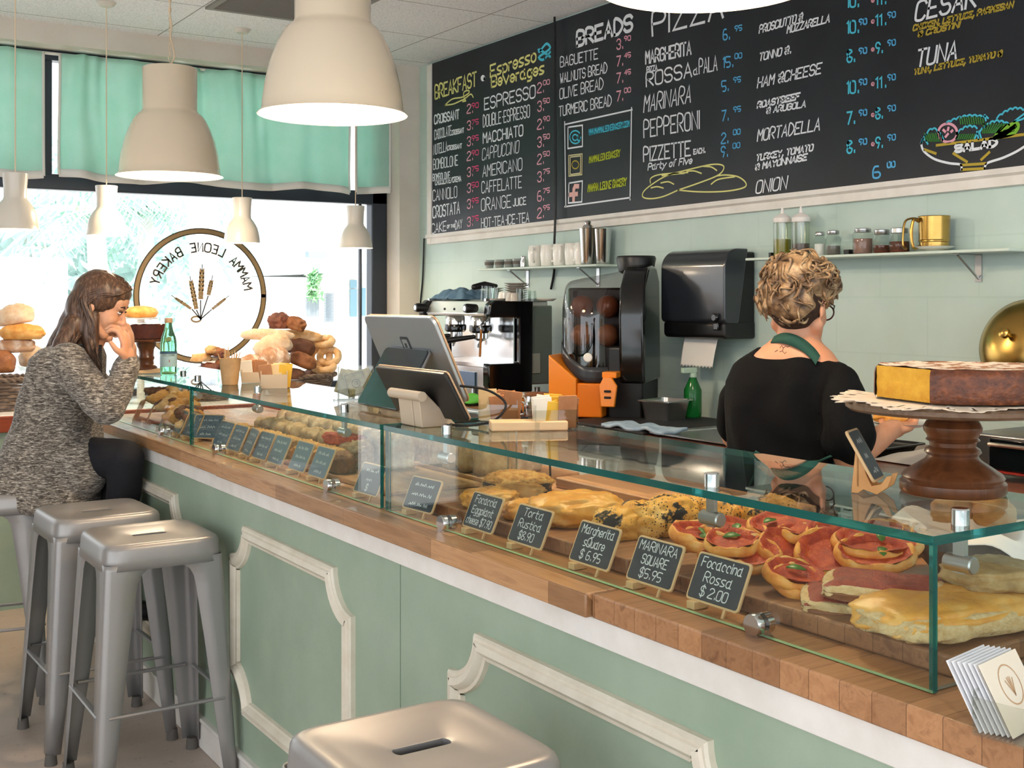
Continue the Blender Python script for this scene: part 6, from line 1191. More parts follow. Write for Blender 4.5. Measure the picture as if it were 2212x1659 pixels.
# sesame breads, torta, aubergine focaccia
for i, (px, py, z, w, h, rz, lb) in enumerate(((1318, 1130, .968, .085, .050, .6, 'black sesame bread leaning on the torta rustica'), (1388, 1118, .972, .10, .055, -.5, 'black sesame bread second from the torta rustica'), (1448, 1108, .978, .105, .062, .4, 'black sesame bread with a dark seeded patch in the middle of the row'), (1545, 1102, .978, .115, .060, -.2, 'large black sesame bread just before the hanging bracket'), (1668, 1106, .985, .10, .055, .2, 'black sesame bread behind the hanging bracket'))):
    p = at(px, py, Z=z); food(lump('sesame_bread', (max(1.40, p.x), p.y, ZB1+.0006), (w*1.12, w*.95, z-ZB1+h*.55), b_sesame, i*5+121, .16, 2.6, rz=CY+rz, rot=(.0, 0, CY+rz)), lb, 'bread', 'black sesame breads in the near case')
p = at(1190, 1118, Z=.955); food(lump('torta_rustica', (max(1.42, p.x), p.y, ZB1+.0006), (.205, .15, .062), b_foc, 141, .14, 2.4, rz=CY+.2, fs=3), 'large golden torta rustica mound behind its price card', 'pastry')
for i, (px, py, z, lb) in enumerate(((985, 1090, .95, 'eggplant focaccia nearest the glass seam'), (1062, 1078, .955, 'orange topped eggplant focaccia behind the Eggplant price card'), (1118, 1068, .955, 'eggplant focaccia touching the torta rustica'), (1090, 1118, .948, 'golden focaccia lying between the Eggplant and Torta cards'))):
    p = at(px, py, Z=z); food(lump('eggplant_focaccia', (max(1.37, p.x), p.y, ZB1+.0006), (.12, .085, .04), b_gold if i % 2 == 0 else b_foc, i+151, .22, 2.6, rz=CY+(.3, -.3, .2, .1)[i]), lb, 'focaccia', 'eggplant focaccias in the near case')
p = V((1.50, 2.30, ZB1+.0006)); e = empty('crumble_torta', p, 0, 'crumble topped torta in a dark round tin beside the seam of the cases', 'cake'); MB().lathe([(.070, 0), (.078, .004), (.082, .034), (.080, .035), (.07, .01)], 40, capb=False).build('tin', mat('dark_tin', '#2A2826', .4, .5), e, smooth=40); lump('crumble', (0, 0, .014), (.155, .155, .042), b_nut, 161, .14, 2.3, parent=e, fs=6, nu=60, nv=30)
# basket with white napkin behind the case
e = empty('napkin_basket', (1.80, 1.30, ZT+.0006), .3, 'bread basket lined with a white napkin behind the pizza case', 'basket'); MB().lathe([(.06, 0), (.10, .05), (.105, .075), (.10, .073), (.06, .006)], 32, capb=False).build('wicker', m_wick, e, smooth=50)
def nap(u, v):
    a = 2*PI*u; r_ = .02+.125*v; fold = .014*math.sin(a*5)*v; z = .07+.03*v-.075*max(0, v-.62)/.38*(.55+.45*math.sin(a*3+1))+.012*math.sin(a*7)*v; return V((math.cos(a)*(r_+fold), math.sin(a)*(r_+fold), z))
MB().grid(nap, 80, 14, True).build('napkin', m_paper, e, smooth=180).modifiers.new('s', 'SOLIDIFY').thickness = .001
for i, (dx, dy) in enumerate(((-.03, .02), (.035, -.01), (0, -.045))): food(lump('bread_roll', V(e.location)+V((dx, dy, .098)), (.08, .06, .045), b_gold if i else b_pastry, 171+i, .1), ('pale bread roll', 'golden bread roll at the aisle side', 'golden bread roll at the near side')[i]+' in the napkin lined basket', 'bread', 'rolls in the napkin basket')
# ---------------------------------------------------------------- biscuits and pastries in the middle case
def tray(x0, y0, x1, y1, label):
    o = MB().box((-(x1-x0)/2, -(y1-y0)/2, 0), ((x1-x0)/2, (y1-y0)/2, .012)).build('pastry_tray', bpy.data.materials['striped_board'], None, loc=((x0+x1)/2, (y0+y1)/2, zb1), bevel=.003); return tag(o, label, 'tray', 'wooden trays in the biscuit cases')
tray(1.315, 2.60, 1.585, 3.15, 'wooden tray of pastries in the middle case, nearest the seam'); tray(1.315, 3.17, 1.585, 3.82, 'wooden tray of biscuit rows in the middle case, window side'); tray(1.315, 3.90, 1.585, 4.85, 'wooden tray of croissants in the case beside the woman'); tray(1.62, 2.60, 1.90, 3.84, 'wooden tray of powdered biscuits on the worktop behind the middle case')
zt = zb1+.0126
rows = ((1.365, 2.98, 3.80, 14, b_nut, (.06, .055, .058), 'chopped nut bar', 'in the front biscuit row of the middle case'), (1.445, 2.98, 3.78, 13, b_biscuit, (.068, .058, .078), 'oat biscuit', 'in the second biscuit row of the middle case'), (1.52, 2.9, 3.78, 13, b_grey, (.08, .06, .095), 'powdered biscuit', 'in the third biscuit row of the middle case'), (1.67, 2.66, 3.80, 15, b_biscuit, (.10, .07, .10), 'tall nut biscuit', 'in the row just behind the middle case'), (1.78, 2.66, 3.80, 14, b_grey, (.11, .075, .12), 'powdered loaf slice', 'in the rearmost row behind the middle case'))
k = 0
for x, ya, yb, n, m, s, nm, where in rows:
    protos = [lump(nm.replace(' ', '_'), (0, 0, 0), s, m, 200+k+j, .22, 3.2, nu=24, nv=14) for j in range(3)]
    for i in range(n):
        o = protos[i] if i < 3 else protos[i % 3].copy()
        if i >= 3: C.objects.link(o)
        o.location = (x+R.uniform(-.008, .008), lerp(ya, yb, (i+.5)/n), zt if x < 1.6 else zt); o.rotation_euler = (0, 0, R.uniform(-.25, .25)); tag(o, nm+' '+where, 'biscuit', nm+'s '+where)
    k += 5
for i, (px, py, z, s, m, lb) in enumerate(((662, 965, .965, (.12, .07, .045), b_foc, 'flat golden turnover behind the price cards, beside the biscuit rows'), (705, 980, .96, (.11, .075, .05), b_gold, 'golden puff pastry turnover next to the reddish one'), (738, 990, .96, (.10, .07, .055), b_brown, 'reddish brown pastry at the end of the pastry tray'), (760, 960, .985, (.13, .06, .03), b_biscuit, 'long nutty slice lying over the pastries near the seam'), (742, 945, 1.0, (.16, .06, .035), b_sauce, 'red jam tart strip under the hanging bracket'))):
    p = at(px, py, Z=z); food(lump('pastry', (min(p.x, 1.53), p.y, zt if i < 3 else z-.02), s, m, 260+i, .15, 2.6, rz=PI/2+R.uniform(-.3, .3)), lb, 'pastry', 'pastries at the seam end of the middle case')
def croissant(m, seed):
    e = empty('croissant', (0, 0, 0)); pts = [V((math.sin(a)*.05, math.cos(a)*.045-.045, .024)) for a in [lerp(-1.35, 1.35, i/24) for i in range(25)]]; rs = [.026*(1-.72*abs(i/12-1)**1.5)*(1+.10*math.cos(i*2*PI/4)) for i in range(25)]
    MB().tube(pts, rs, 14).build('croissant_body', m, e, smooth=180); return e
CL = ((318, 862), (345, 855), (372, 852), (400, 862), (332, 880), (362, 872), (390, 880), (402, 895), (348, 898), (378, 905), (395, 925), (360, 920), (320, 895), (410, 910))
cps = [croissant(m, i) for i, m in enumerate((b_gold, b_choc, b_pastry))]
for i, (px, py) in enumerate(CL):
    o = cps[i] if i < 3 else dup(cps[i % 3]); z = lerp(1.03, .945, (py-850)/75); p = at(px, py, Z=z); o.location = (min(1.54, max(1.315, p.x)), p.y, z-.024); o.rotation_euler = (R.uniform(-.3, .3), R.uniform(-.3, .3), R.uniform(0, 6)); tag(o, ('golden', 'chocolate', 'sugared')[i % 3]+' croissant heaped in the case beside the seated woman', 'croissant', ('golden', 'chocolate', 'sugared')[i % 3]+' croissants in the far case'); o.scale = (1.15,)*3
# ---------------------------------------------------------------- people
from mathutils.bvhtree import BVHTree
def skinmat(name, a, b): return mat(name, a, .5, c2=b, scale=9, sss=.12, bump=.08, bscale=220)
sk_w = skinmat('fair_skin', '#D99C78', '#E0A988'); sk_b = skinmat('light_skin', '#CF9270', '#D89F80')
def loft(mb, rings, d, ax, ay, n=32, k=2.3):
    """stack of rounded sections (px, py, half width, half depth[, depth])"""
    V0 = len(mb.v)
    for r_ in rings:
        c = at(r_[0], r_[1], d=r_[4] if len(r_) > 4 else d)
        for i in range(n):
            a = 2*PI*i/n; ca, sa = math.cos(a), math.sin(a); s = 1/((abs(ca)**k+abs(sa)**k)**(1/k)); mb.v.append(c+ax*(ca*s*r_[2])+ay*(sa*s*r_[3]))
    for j in range(len(rings)-1):
        for i in range(n): mb.f.append([V0+j*n+i, V0+j*n+(i+1) % n, V0+(j+1)*n+(i+1) % n, V0+(j+1)*n+i]); mb.m.append(0)
    mb.f.append([V0+i for i in range(n)]); mb.f.append([V0+(len(rings)-1)*n+i for i in range(n)]); mb.m += [0, 0]
    return mb
def frame(ax, ay): return M((tuple(ax), tuple(ay), (0, 0, 1))).transposed()
def ch(mb, *pts): return mb.chain([(at(a, b, d=c), r) for a, b, c, r in pts])
def inset(o, loc):     # keep the mesh near its thing's empty
    for v in o.data.vertices: v.co -= V(loc)
    return o
def part(name, mb, m, root, voxel=.006, smooth=4, disp=None): return inset(blob(name, mb, m, voxel, smooth, root, disp), root.location)
def mpart(name, mb, m, root, smooth=180): mb.v = [v-V(root.location) for v in mb.v]; return mb.build(name, m, root, smooth=smooth)
def headframe(yaw, pitch=0, roll=0):
    """head axes: x = face direction, y = its left, z = up; yaw from the viewer's right, turning away"""
    f = RT*math.cos(yaw)+FW*math.sin(yaw); l = V((0, 0, 1)).cross(f); q = M((tuple(f), tuple(l), (0, 0, 1))).transposed(); return q @ M.Rotation(pitch, 3, 'Y') @ M.Rotation(roll, 3, 'X')
def head(mb, c, q, s=1.0):
    """skull, brow, cheeks, nose, lips, jaw, ears; c = skull centre"""
    def P(x, y, z): return V(c)+q @ (V((x, y, z))*s)
    mb.ell(P(-.005, 0, .015), (.094*s, .074*s, .090*s), q, 24).ell(P(.045, 0, -.035), (.045*s, .060*s, .075*s), q, 20).ell(P(.060, 0, .03), (.034*s, .055*s, .045*s), q, 18)
    mb.ell(P(.045, 0, -.085), (.044*s, .042*s, .036*s), q, 18).ell(P(.078, 0, -.112), (.017*s, .022*s, .016*s), q, 14)
    for sg in (1, -1):
        mb.ell(P(.058, sg*.034, -.040), (.026*s, .024*s, .026*s), q, 14).cap(P(.0, sg*.055, -.07), P(.06, sg*.030, -.105), .022*s, .017*s)
        mb.ell(P(-.012, sg*.075, -.025), (.014*s, .007*s, .030*s), q, 14).ell(P(.079, sg*.026, .012), (.012*s, .022*s, .007*s), q, 12)
    mb.cap(P(.086, 0, .0), P(.108, 0, -.038), .008*s, .011*s)
    for sg in (1, -1): mb.ell(P(.100, sg*.011, -.042), (.010*s, .008*s, .008*s), q, 10)
    mb.ell(P(.093, 0, -.067), (.010*s, .022*s, .006*s), q, 12).ell(P(.091, 0, -.079), (.010*s, .020*s, .007*s), q, 12); return P
def eyes(P, q, root, brow):
    for sg in (1, -1):
        e_ = mpart('eye', MB().ell(P(.0815, sg*.029, -.004), (.008, .011, .0048), q, 14), m_whitec, root); i_ = MB().ell(P(.0880, sg*.029, -.0045), (.0025, .0052, .0046), q, 10); i_.v = [v-V(root.location) for v in i_.v]; i_.build('iris', bpy.data.materials.get('dark_iris') or mat('dark_iris', '#2A1C14', .2), e_, smooth=180)
        mpart('eyelid', MB().tube([P(.083, sg*.017, -.001), P(.091, sg*.028, .0035), P(.082, sg*.041, .0)], [.002, .003, .002], 6), bpy.data.materials.get('lash') or mat('lash', '#4A3026', .7), root)
        mpart('eyebrow', MB().tube([P(.090, sg*.014, .018), P(.090, sg*.028, .023), P(.080, sg*.044, .018)], [.003, .0035, .002], 6), brow, root)
def hand(mb, wrist, knuck, palm_n, side, curl, s=1.0, thumb=1):
    """palm from wrist to the knuckle row and five curling fingers; palm_n = direction the palm faces, side = toward the index"""
    w = V(wrist); k = V(knuck); u = (k-w).normalized(); sd = (V(side)-u*V(side).dot(u)).normalized(); pn = u.cross(sd); pn = pn if pn.dot(V(palm_n)) > 0 else -pn
    q = M((tuple(sd), tuple(pn), tuple(u))).transposed(); mb.cap(w, w.lerp(k, .35), .024*s, .026*s)
    mb.ell(w.lerp(k, .62), (.040*s, .016*s, .050*s), q, 18)
    for i, (o, L_) in enumerate(((.030, .072), (.010, .080), (-.010, .074), (-.029, .058))):
        p = k+sd*o*s-u*(.012*s*abs(o-.005)/.03); a = curl*.55+.06*i; pts = [(p-u*.012*s, .0095*s)]
        for j, f in enumerate((.42, .32, .26)):
            d_ = u*math.cos(a)+pn*math.sin(a); p = p+d_*L_*f*s; pts.append((p, (.0088, .0082, .0072)[j]*s)); a += curl
        mb.chain(pts)
    b = w.lerp(k, .35)+sd*.030*s*thumb; m_ = b+(u*.6+sd*.55*thumb+pn*.5).normalized()*.036*s; e_ = m_+(u*.85+pn*.55-sd*.1*thumb).normalized()*.030*s; mb.chain([(w.lerp(k, .2)+sd*.015*s*thumb, .015*s), (b, .0125*s), (m_, .0105*s), (e_, .0085*s)]); return mb
# ---- the seated woman in the marled cardigan
D = 4.25; wr = empty('person', at(110, 1021, d=D), 0, 'seated person with long brown hair and grey marled cardigan, hand at the mouth', 'person')
q = headframe(.10, math.radians(24)); hc_ = at(219, 655, d=D); s_ = .95
mb = MB(); P = head(mb, hc_, q, s_); ch(mb, (212, 705, D, .047), (180, 765, D+.01, .055)); loft(mb, [(170, 752, .05, .08), (150, 775, .08, .15), (145, 830, .09, .14), (130, 920, .11, .13), (105, 990, .12, .15), (100, 1005, .11, .15)], D, RT, FW)
ch(mb, (150, 788, 4.14, .040), (228, 880, 4.02, .040), (275, 790, 4.07, .028)); ch(mb, (165, 775, 4.42, .045), (245, 865, 4.46, .040), (280, 775, 4.32, .028))
ch(mb, (100, 985, 4.27, .060), (190, 988, 4.22, .055), (270, 990, 4.12, .045), (242, 1300, 4.18, .032)); ch(mb, (100, 990, 4.40, .060), (205, 990, 4.33, .055), (256, 994, 4.24, .045), (248, 1290, 4.30, .032))
hand(mb, at(276, 786, d=4.07), at(270, 724, d=4.06), -RT-FW*.1, V((0, 0, .3))-FW, .78, 1.0, 1)
hand(mb, at(281, 768, d=4.32), at(279, 722, d=4.27), -RT-FW*.5, FW*.6+V((0, 0, .4)), .75, .95, 1)
part('body', mb, sk_w, wr, .0042, 3); eyes(P, q, wr, mat('brown_brow', '#4A3326', .8))
mpart('lips', MB().ell(P(.094, 0, -.070), (.007, .019, .0035), q, 12).ell(P(.093, 0, -.077), (.0075, .017, .004), q, 12), mat('lips', '#B0605A', .4), wr)
t = NT('marled_knit'); co = t.coord((22, 22, 120), 'Object'); n1 = t.noise(co, 2.2, 5, .75, .8); t.col(t.ramp(n1, [(.36, '#2A2622'), (.47, '#5C544B'), (.53, '#8C8276'), (.64, '#D8CFC2')])); t.b.inputs['Roughness'].default_value = .95; t.b.inputs['Sheen Weight'].default_value = .2; t.bump(t.noise(t.coord((30, 30, 160)), 3, 4), .6, .006); m_marl = t.m
mb = MB(); loft(mb, [(166, 742, .058, .085), (156, 752, .088, .150), (149, 772, .104, .188), (143, 808, .112, .185), (134, 850, .122, .172), (127, 900, .136, .168), (119, 950, .152, .178), (112, 1000, .166, .19), (107, 1050, .178, .205), (108, 1082, .180, .208), (112, 1092, .172, .20)], D, RT, FW, k=3.2)
ch(mb, (100, 1010, 4.22, .120), (172, 1012, 4.17, .108)); ch(mb, (148, 782, 4.12, .070), (190, 835, 4.06, .064), (230, 884, 4.02, .056), (238, 880, 4.02, .056), (262, 826, 4.05, .048), (273, 792, 4.07, .045)); ch(mb, (160, 782, 4.42, .068), (238, 868, 4.46, .055), (268, 812, 4.38, .047), (277, 782, 4.33, .043))
def folds(p, n):
    l = p.dot(RT); h = p.z; e_ = (p-at(235, 880, d=4.02)).length
    return .004*noise.noise(V((l*9, p.dot(FW)*7, h*9)))+.006*math.sin(h*26+l*22)*max(0, 1-abs(h-.98)/.14)*.5+.006*math.sin(e_*95)*max(0, 1-e_/.16)+.005*math.sin(l*44+h*6)*max(0, (.92-h)/.3)
part('cardigan', mb, m_marl, wr, .0065, 6, folds)
mb = MB(); cuffc = at(273, 790, d=4.07); up_ = (at(276, 770, d=4.07)-at(270, 805, d=4.07)).normalized(); 
m_jean = mat('black_trousers', '#15141A', .85, bump=.2, bscale=150); mb = MB(); ch(mb, (95, 992, 4.26, .086), (190, 990, 4.21, .080), (235, 990, 4.15, .072), (272, 990, 4.11, .064), (262, 1120, 4.14, .056), (244, 1270, 4.17, .046)); ch(mb, (100, 992, 4.42, .088), (205, 988, 4.34, .078), (256, 994, 4.24, .062), (254, 1120, 4.27, .056), (248, 1265, 4.30, .046)); loft(mb, [(100, 960, .13, .17), (98, 1012, .145, .185)], 4.30, RT, FW)
part('trousers', mb, m_jean, wr, .008, 4, lambda p, n: .004*noise.noise(p*14))
m_shoe = mat('black_shoe', '#0E0E10', .4)
for (a, b_, d_) in ((240, 1308, 4.18), (248, 1303, 4.31)):
    mb = MB(); c = at(a, b_, d=d_); mb.chain([(c+V((0, 0, .01))-RT*.02, .042), (c+RT*.06+V((0, 0, -.012)), .040), (c+RT*.13+V((0, 0, -.020)), .034)]); part('shoe', mb, m_shoe, wr, .006, 4)
mpart('under_top', loft(MB(), [(190, 745, .045, .06), (196, 790, .035, .055), (205, 860, .02, .05)], D-.03, RT, FW), mat('black_top', '#17161A', .9), wr)
t = NT('brown_hair'); co = t.coord((60, 60, 9)); n1 = t.noise(co, 2, 6, .6, .3); rp = t.ramp(n1, [(.3, '#3A281E'), (.5, '#553C2D'), (.72, '#86664E')]); t.col(rp); t.b.inputs['Roughness'].default_value = .42; m_hair = t.m
hb_ = MB(); HP = lambda x, y, z: V(hc_)+q @ (V((x, y, z))*s_)
hb_.ell(HP(-.018, 0, .030), (.096, .086, .088), q, 24).ell(HP(.030, 0, .060), (.058, .070, .048), q, 20).ell(HP(-.055, 0, -.03), (.062, .080, .085), q, 20)
ch(hb_, (176, 680, D, .062), (158, 715, D, .060), (132, 742, D-.02, .046), (104, 780, D-.04, .030), (80, 815, D-.04, .012)); ch(hb_, (196, 690, D-.05, .034), (195, 735, D-.06, .030), (200, 770, D-.09, .02), (214, 806, D-.12, .010)); ch(hb_, (160, 700, D-.06, .04), (135, 745, D-.10, .034), (110, 790, D-.12, .016))
strand = MB(); strand.v = []; rr = random.Random(5)
for i in range(210):
    sg = -1 if i % 4 else 1; f0 = rr.random(); x0 = lerp(.082, -.05, f0); st_ = HP(x0, sg*.006, .118-.45*max(0, x0-.03)-.3*max(0, -.01-x0))
    lat = rr.uniform(.5, 1); sd = sg*(.088)*lat; low = rr.uniform(-.10, -.02)
    p1 = HP(lerp(x0, -.02, .35)+.012, sd*.78, .085*(1.25-lat*.55)); p2 = HP(lerp(x0, -.07, .65), sd*1.0, .02+low*.2); nape = at(rr.uniform(156, 184), rr.uniform(688, 712), d=D+sg*rr.uniform(.02, .075)); mid_ = at(rr.uniform(122, 160), rr.uniform(735, 752), d=D+sg*rr.uniform(.01, .10)-.03); end = at(rr.uniform(70, 122), rr.uniform(775, 835), d=D-.03+sg*rr.uniform(0, .08))
    if sg < 0 and i % 9 == 1: mid_ = at(rr.uniform(190, 206), rr.uniform(730, 750), d=D-.085); end = at(rr.uniform(200, 222), rr.uniform(780, 815), d=D-.13); nape = at(rr.uniform(192, 204), rr.uniform(695, 710), d=D-.085)
    strand.tube(spline([st_, p1, p2, nape, mid_, end], 5), [rr.uniform(.0035, .006)*(1-.8*max(0, j/25-.6)/.4) for j in range(26)], 5)
me = remesh(hb_, .006, 5, .5, lambda p, n: .003*noise.noise(V((p.x*60, p.y*60, p.z*14)))); o = link('hair', me, wr); me.materials.append(m_hair)
sm = strand.mesh('hair'); bm = bmesh.new(); bm.from_mesh(me); bm.from_mesh(sm); bm.to_mesh(me); bm.free(); inset(o, wr.location); me.polygons.foreach_set('use_smooth', [True]*len(me.polygons))
e = empty('bread_bite', at(250, 716, d=4.09), 0, 'small brown piece of bread held at the mouth of the seated woman', 'bread'); lump('crust', (0, 0, -.015), (.05, .045, .032), b_brown, 301, .25, parent=e)
# ---- the barista behind the counter
D = 3.22; br = empty('person', (at(1700, 1300, d=D).x, at(1700, 1300, d=D).y, 0), 0, 'person from behind with curly blond hair, black T-shirt and green apron strap', 'person')
bx = (RT*math.cos(.42)-FW*math.sin(.42)); by = V((0, 0, 1)).cross(bx)        # her right, her forward
q = headframe(math.radians(52), math.radians(14), 0); hc_ = at(1727, 648, d=D); mb = MB(); P = head(mb, hc_, q, .98)
ch(mb, (1724, 690, D, .052), (1719, 748, D-.005, .053)); loft(mb, [(1719, 728, .058, .055), (1717, 744, .078, .062), (1714, 760, .104, .072), (1709, 800, .145, .085), (1703, 870, .168, .10), (1695, 980, .14, .095), (1692, 1120, .165, .115), (1692, 1180, .16, .11)], D, bx, by)
dR = D-.15; ch(mb, (1816, 845, 3.11, .040), (1832, 968, 3.04, .046), (1836, 985, 3.05, .044), (1885, 955, 3.14, .036), (1925, 928, 3.24, .028)); ch(mb, (1618, 832, 3.31, .038), (1590, 940, 3.46, .044), (1650, 950, 3.62, .032))
hand(mb, at(1925, 930, d=3.24), at(1952, 920, d=3.30), V((0, 0, 1)), -RT+FW, .35, 1.0, 1); hand(mb, at(1652, 950, d=3.62), at(1680, 962, d=3.66), V((0, 0, -1)), RT, .5, 1.0, 1)
hip = at(1692, 1180, d=D)
for sg in (-1, 1):
    a = hip+bx*sg*.085; mb.chain([(a, .085), (V((a.x, a.y, .42)), .058), (V((a.x, a.y, .08)), .040)])
part('body', mb, sk_b, br, .0048, 3); eyes(P, q, br, bpy.data.materials['brown_brow'])
m_tee = mat('black_cotton', '#08080A', .9, bump=.15, bscale=200, spec=.25)
mb = MB(); loft(mb, [(1702, 772, .122, .080), (1703, 788, .150, .094), (1704, 825, .178, .110), (1701, 875, .178, .116), (1697, 930, .170, .114), (1694, 985, .158, .112), (1692, 1030, .166, .120), (1692, 1075, .172, .124)], D, bx, by)
ch(mb, (1648, 774, 3.24, .034), (1618, 808, 3.30, .052)); ch(mb, (1768, 792, 3.16, .034), (1812, 832, 3.12, .052)); ch(mb, (1810, 838, 3.12, .056), (1826, 872, 3.08, .064), (1832, 910, 3.05, .072), (1834, 938, 3.04, .077)); ch(mb, (1618, 818, 3.30, .058), (1602, 862, 3.35, .062), (1600, 915, 3.42, .062))
def tf_(p, n):
    l = (p-br.location).dot(bx); h = p.z; return .008*math.sin(l*46+3*noise.noise(V((l*5, h*6, 1)))+h*5)*max(0, min(1, (1.28-h)/.12))*.9+.007*noise.noise(V((l*16, h*6, 2)))
part('t_shirt', mb, m_tee, br, .0065, 4, tf_)
m_apron = mat('dark_green_apron', '#1F4A40', .85, bump=.1, bscale=180)
body = [o for o in br.children if o.name.startswith('body')][0]; bv = BVHTree.FromPolygons([v.co+V(br.location) for v in body.data.vertices], [p.vertices for p in body.data.polygons]); tee = [o for o in br.children if o.name.startswith('t_shirt')][0]; tv = BVHTree.FromPolygons([v.co+V(br.location) for v in tee.data.vertices], [p.vertices for p in tee.data.polygons])
def onto(px, py, off=.003):
    hs = [b.ray_cast(V((0, 0, H)), ray(px, py).normalized())[0] for b in (bv, tv)]; hs = [h for h in hs if h is not None]
    h = min(hs, key=lambda x: (x-V((0, 0, H))).length) if hs else at(px, py, d=D); return h-ray(px, py).normalized()*off
mb = MB()
def band(top, bot, n=24):
    a = spline([onto(*p, .009) for p in top], n); b = spline([onto(*p, .009) for p in bot], n); k = len(a); n0 = len(mb.v); mb.v += a+b
    for i in range(k-1): mb.f.append([n0+i, n0+i+1, n0+k+i+1, n0+k+i]); mb.m.append(0)
band([(1672, 726), (1690, 719), (1712, 721), (1738, 733), (1760, 752), (1772, 768)], [(1664, 740), (1690, 741), (1712, 748), (1735, 759), (1752, 774), (1762, 788)])
o = mpart('apron_strap', mb, m_apron, br); s = o.modifiers.new('s', 'SOLIDIFY'); s.thickness = .003
def apr(u, v):
    a = lerp(-.55, PI+.55, u); y_ = lerp(985, 1290, v); w_ = lerp(.166, .21, v); c = at(1693, y_, d=D); return c+bx*math.cos(a)*w_+by*(math.sin(a)*lerp(.125, .16, v))+V((0, 0, 0))
o = mpart('apron', MB().grid(apr, 40, 12), m_apron, br); o.modifiers.new('s', 'SOLIDIFY').thickness = .003
mb = MB(); 
for pts, w_ in (([(1606, 975), (1650, 992), (1700, 1000), (1770, 996), (1795, 985)], .010), ([(1655, 994), (1635, 1015), (1618, 1050)], .012), ([(1655, 994), (1650, 1025), (1640, 1060)], .012), ([(1655, 990), (1632, 975), (1622, 990), (1652, 996)], .010)): mb.tube([onto(*p, .006) for p in pts], w_, 6, flat=.3)
mpart('apron_tie', mb, m_apron, br)
m_legb = mat('dark_trousers', '#23262C', .9); mb = MB()
for sg in (-1, 1):
    a = hip+bx*sg*.088; mb.chain([(a+V((0, 0, .03)), .10), (V((a.x, a.y, .42)), .072), (V((a.x, a.y, .10)), .055)])
loft(mb, [(1692, 1060, .155, .108), (1692, 1130, .175, .125), (1692, 1200, .178, .125)], D, bx, by); part('trousers', mb, m_legb, br, .009, 4)
for sg in (-1, 1):
    a = hip+bx*sg*.088; mb = MB(); mb.chain([(V((a.x, a.y, .048)), .046), (V((a.x, a.y, .042))+by*.07, .042), (V((a.x, a.y, .036))+by*.15, .035)]); part('shoe', mb, m_shoe, br, .007, 3)
mb = MB()
for pl in ([(1685, 752), (1688, 746), (1692, 752), (1690, 758), (1684, 760)], [(1692, 752), (1697, 748), (1702, 750), (1706, 747)], [(1690, 758), (1695, 764), (1699, 760)], [(1680, 756), (1674, 760)]): mb.tube([onto(*p, .0006) for p in pl], .0009, 4)
mpart('tattoo', mb, mat('tattoo_ink', '#5A4038', .7), br)
HP = lambda x, y, z: V(hc_)+q @ (V((x, y, z))*.98)
mpart('undercut', MB().ell(HP(-.022, 0, -.004), (.082, .0755, .088), q, 28), mat('short_dark_hair', '#33241A', .85, c2='#453022', scale=90, bump=.4, bscale=300), br)
t = NT('curly_blond_hair'); co = t.coord((1, 1, 1)); n1 = t.noise(co, 26, 5, .6); t.col(t.ramp(n1, [(.30, '#3E2D20'), (.45, '#6C533B'), (.58, '#9C8060'), (.75, '#CDB690')])); t.b.inputs['Roughness'].default_value = .45; m_curl = t.m
hb_ = MB(); hb_.ell(HP(-.012, 0, .048), (.110, .098, .078), q, 24).ell(HP(-.050, .012, .005), (.072, .082, .075), q, 18).ell(HP(-.062, .0, -.022), (.050, .074, .048), q, 18).ell(HP(.05, .0, .065), (.062, .075, .055), q, 18).ell(HP(-.01, .055, .035), (.07, .048, .06), q, 18)
me = remesh(hb_, .006, 3, .5, lambda p, n: .009*noise.noise(p*30)); o = link('hair', me, br); me.materials.append(m_curl); cu = MB(); rr = random.Random(9)
tv2 = BVHTree.FromPolygons([v.co for v in me.vertices], [p.vertices for p in me.polygons]); hcen = HP(-.01, 0, .04)
for i in range(300):
    d_ = V((rr.gauss(0, 1), rr.gauss(0, 1), rr.gauss(.15, .9))).normalized(); h = tv2.ray_cast(hcen, d_)
    if h[0] is None or h[0].z < hc_.z-.075: continue
    n_ = h[1]; dn = V((0, 0, -1)); tx_ = (dn-n_*dn.dot(n_)); tx_ = tx_.normalized() if tx_.length > .1 else n_.orthogonal(); ty_ = n_.cross(tx_); L_ = rr.uniform(.03, .06); w_ = rr.uniform(.010, .018); ph = rr.uniform(0, 6); sw = rr.uniform(-1.2, 1.2); rot_ = rr.uniform(-.9, .9); tx2 = tx_*math.cos(rot_)+ty_*math.sin(rot_); ty2 = n_.cross(tx2); pts = []
    for j in range(12):
        t_ = j/11; pts.append(h[0]+tx2*(L_*t_)+ty2*(w_*math.sin(ph+t_*4.2+sw*t_))+n_*(.005+.006*math.sin(ph+t_*5)-.014*t_*t_))
    cu.tube(pts, [rr.uniform(.0045, .007)*math.sin(PI*(.12+.85*j/11)) for j in range(12)], 6, flat=.6)
sm = cu.mesh('c'); bm = bmesh.new(); bm.from_mesh(me); bm.from_mesh(sm); bm.to_mesh(me); bm.free(); inset(o, br.location); me.polygons.foreach_set('use_smooth', [True]*len(me.polygons))
g = MB()
for sg in (1, -1):
    g.tube([HP(.104+.004*math.cos(a)*0-.012*abs(math.sin(0)), sg*(.032+.027*math.cos(a)), -.012+.021*math.sin(a)*(1-.15*math.cos(a)*sg)) for a in [2*PI*i/24 for i in range(24)]], .0022, 6, closed=True); g.tube([HP(.103, sg*.058, -.002), HP(.06, sg*.078, -.002), HP(-.01, sg*.082, -.004), HP(-.03, sg*.080, -.02)], .0022, 6)
g.tube([HP(.106, -.006, -.006), HP(.108, 0, -.003), HP(.106, .006, -.006)], .002, 6); mpart('glasses', g, mat('tortoiseshell', '#4A1F1C', .25), br)
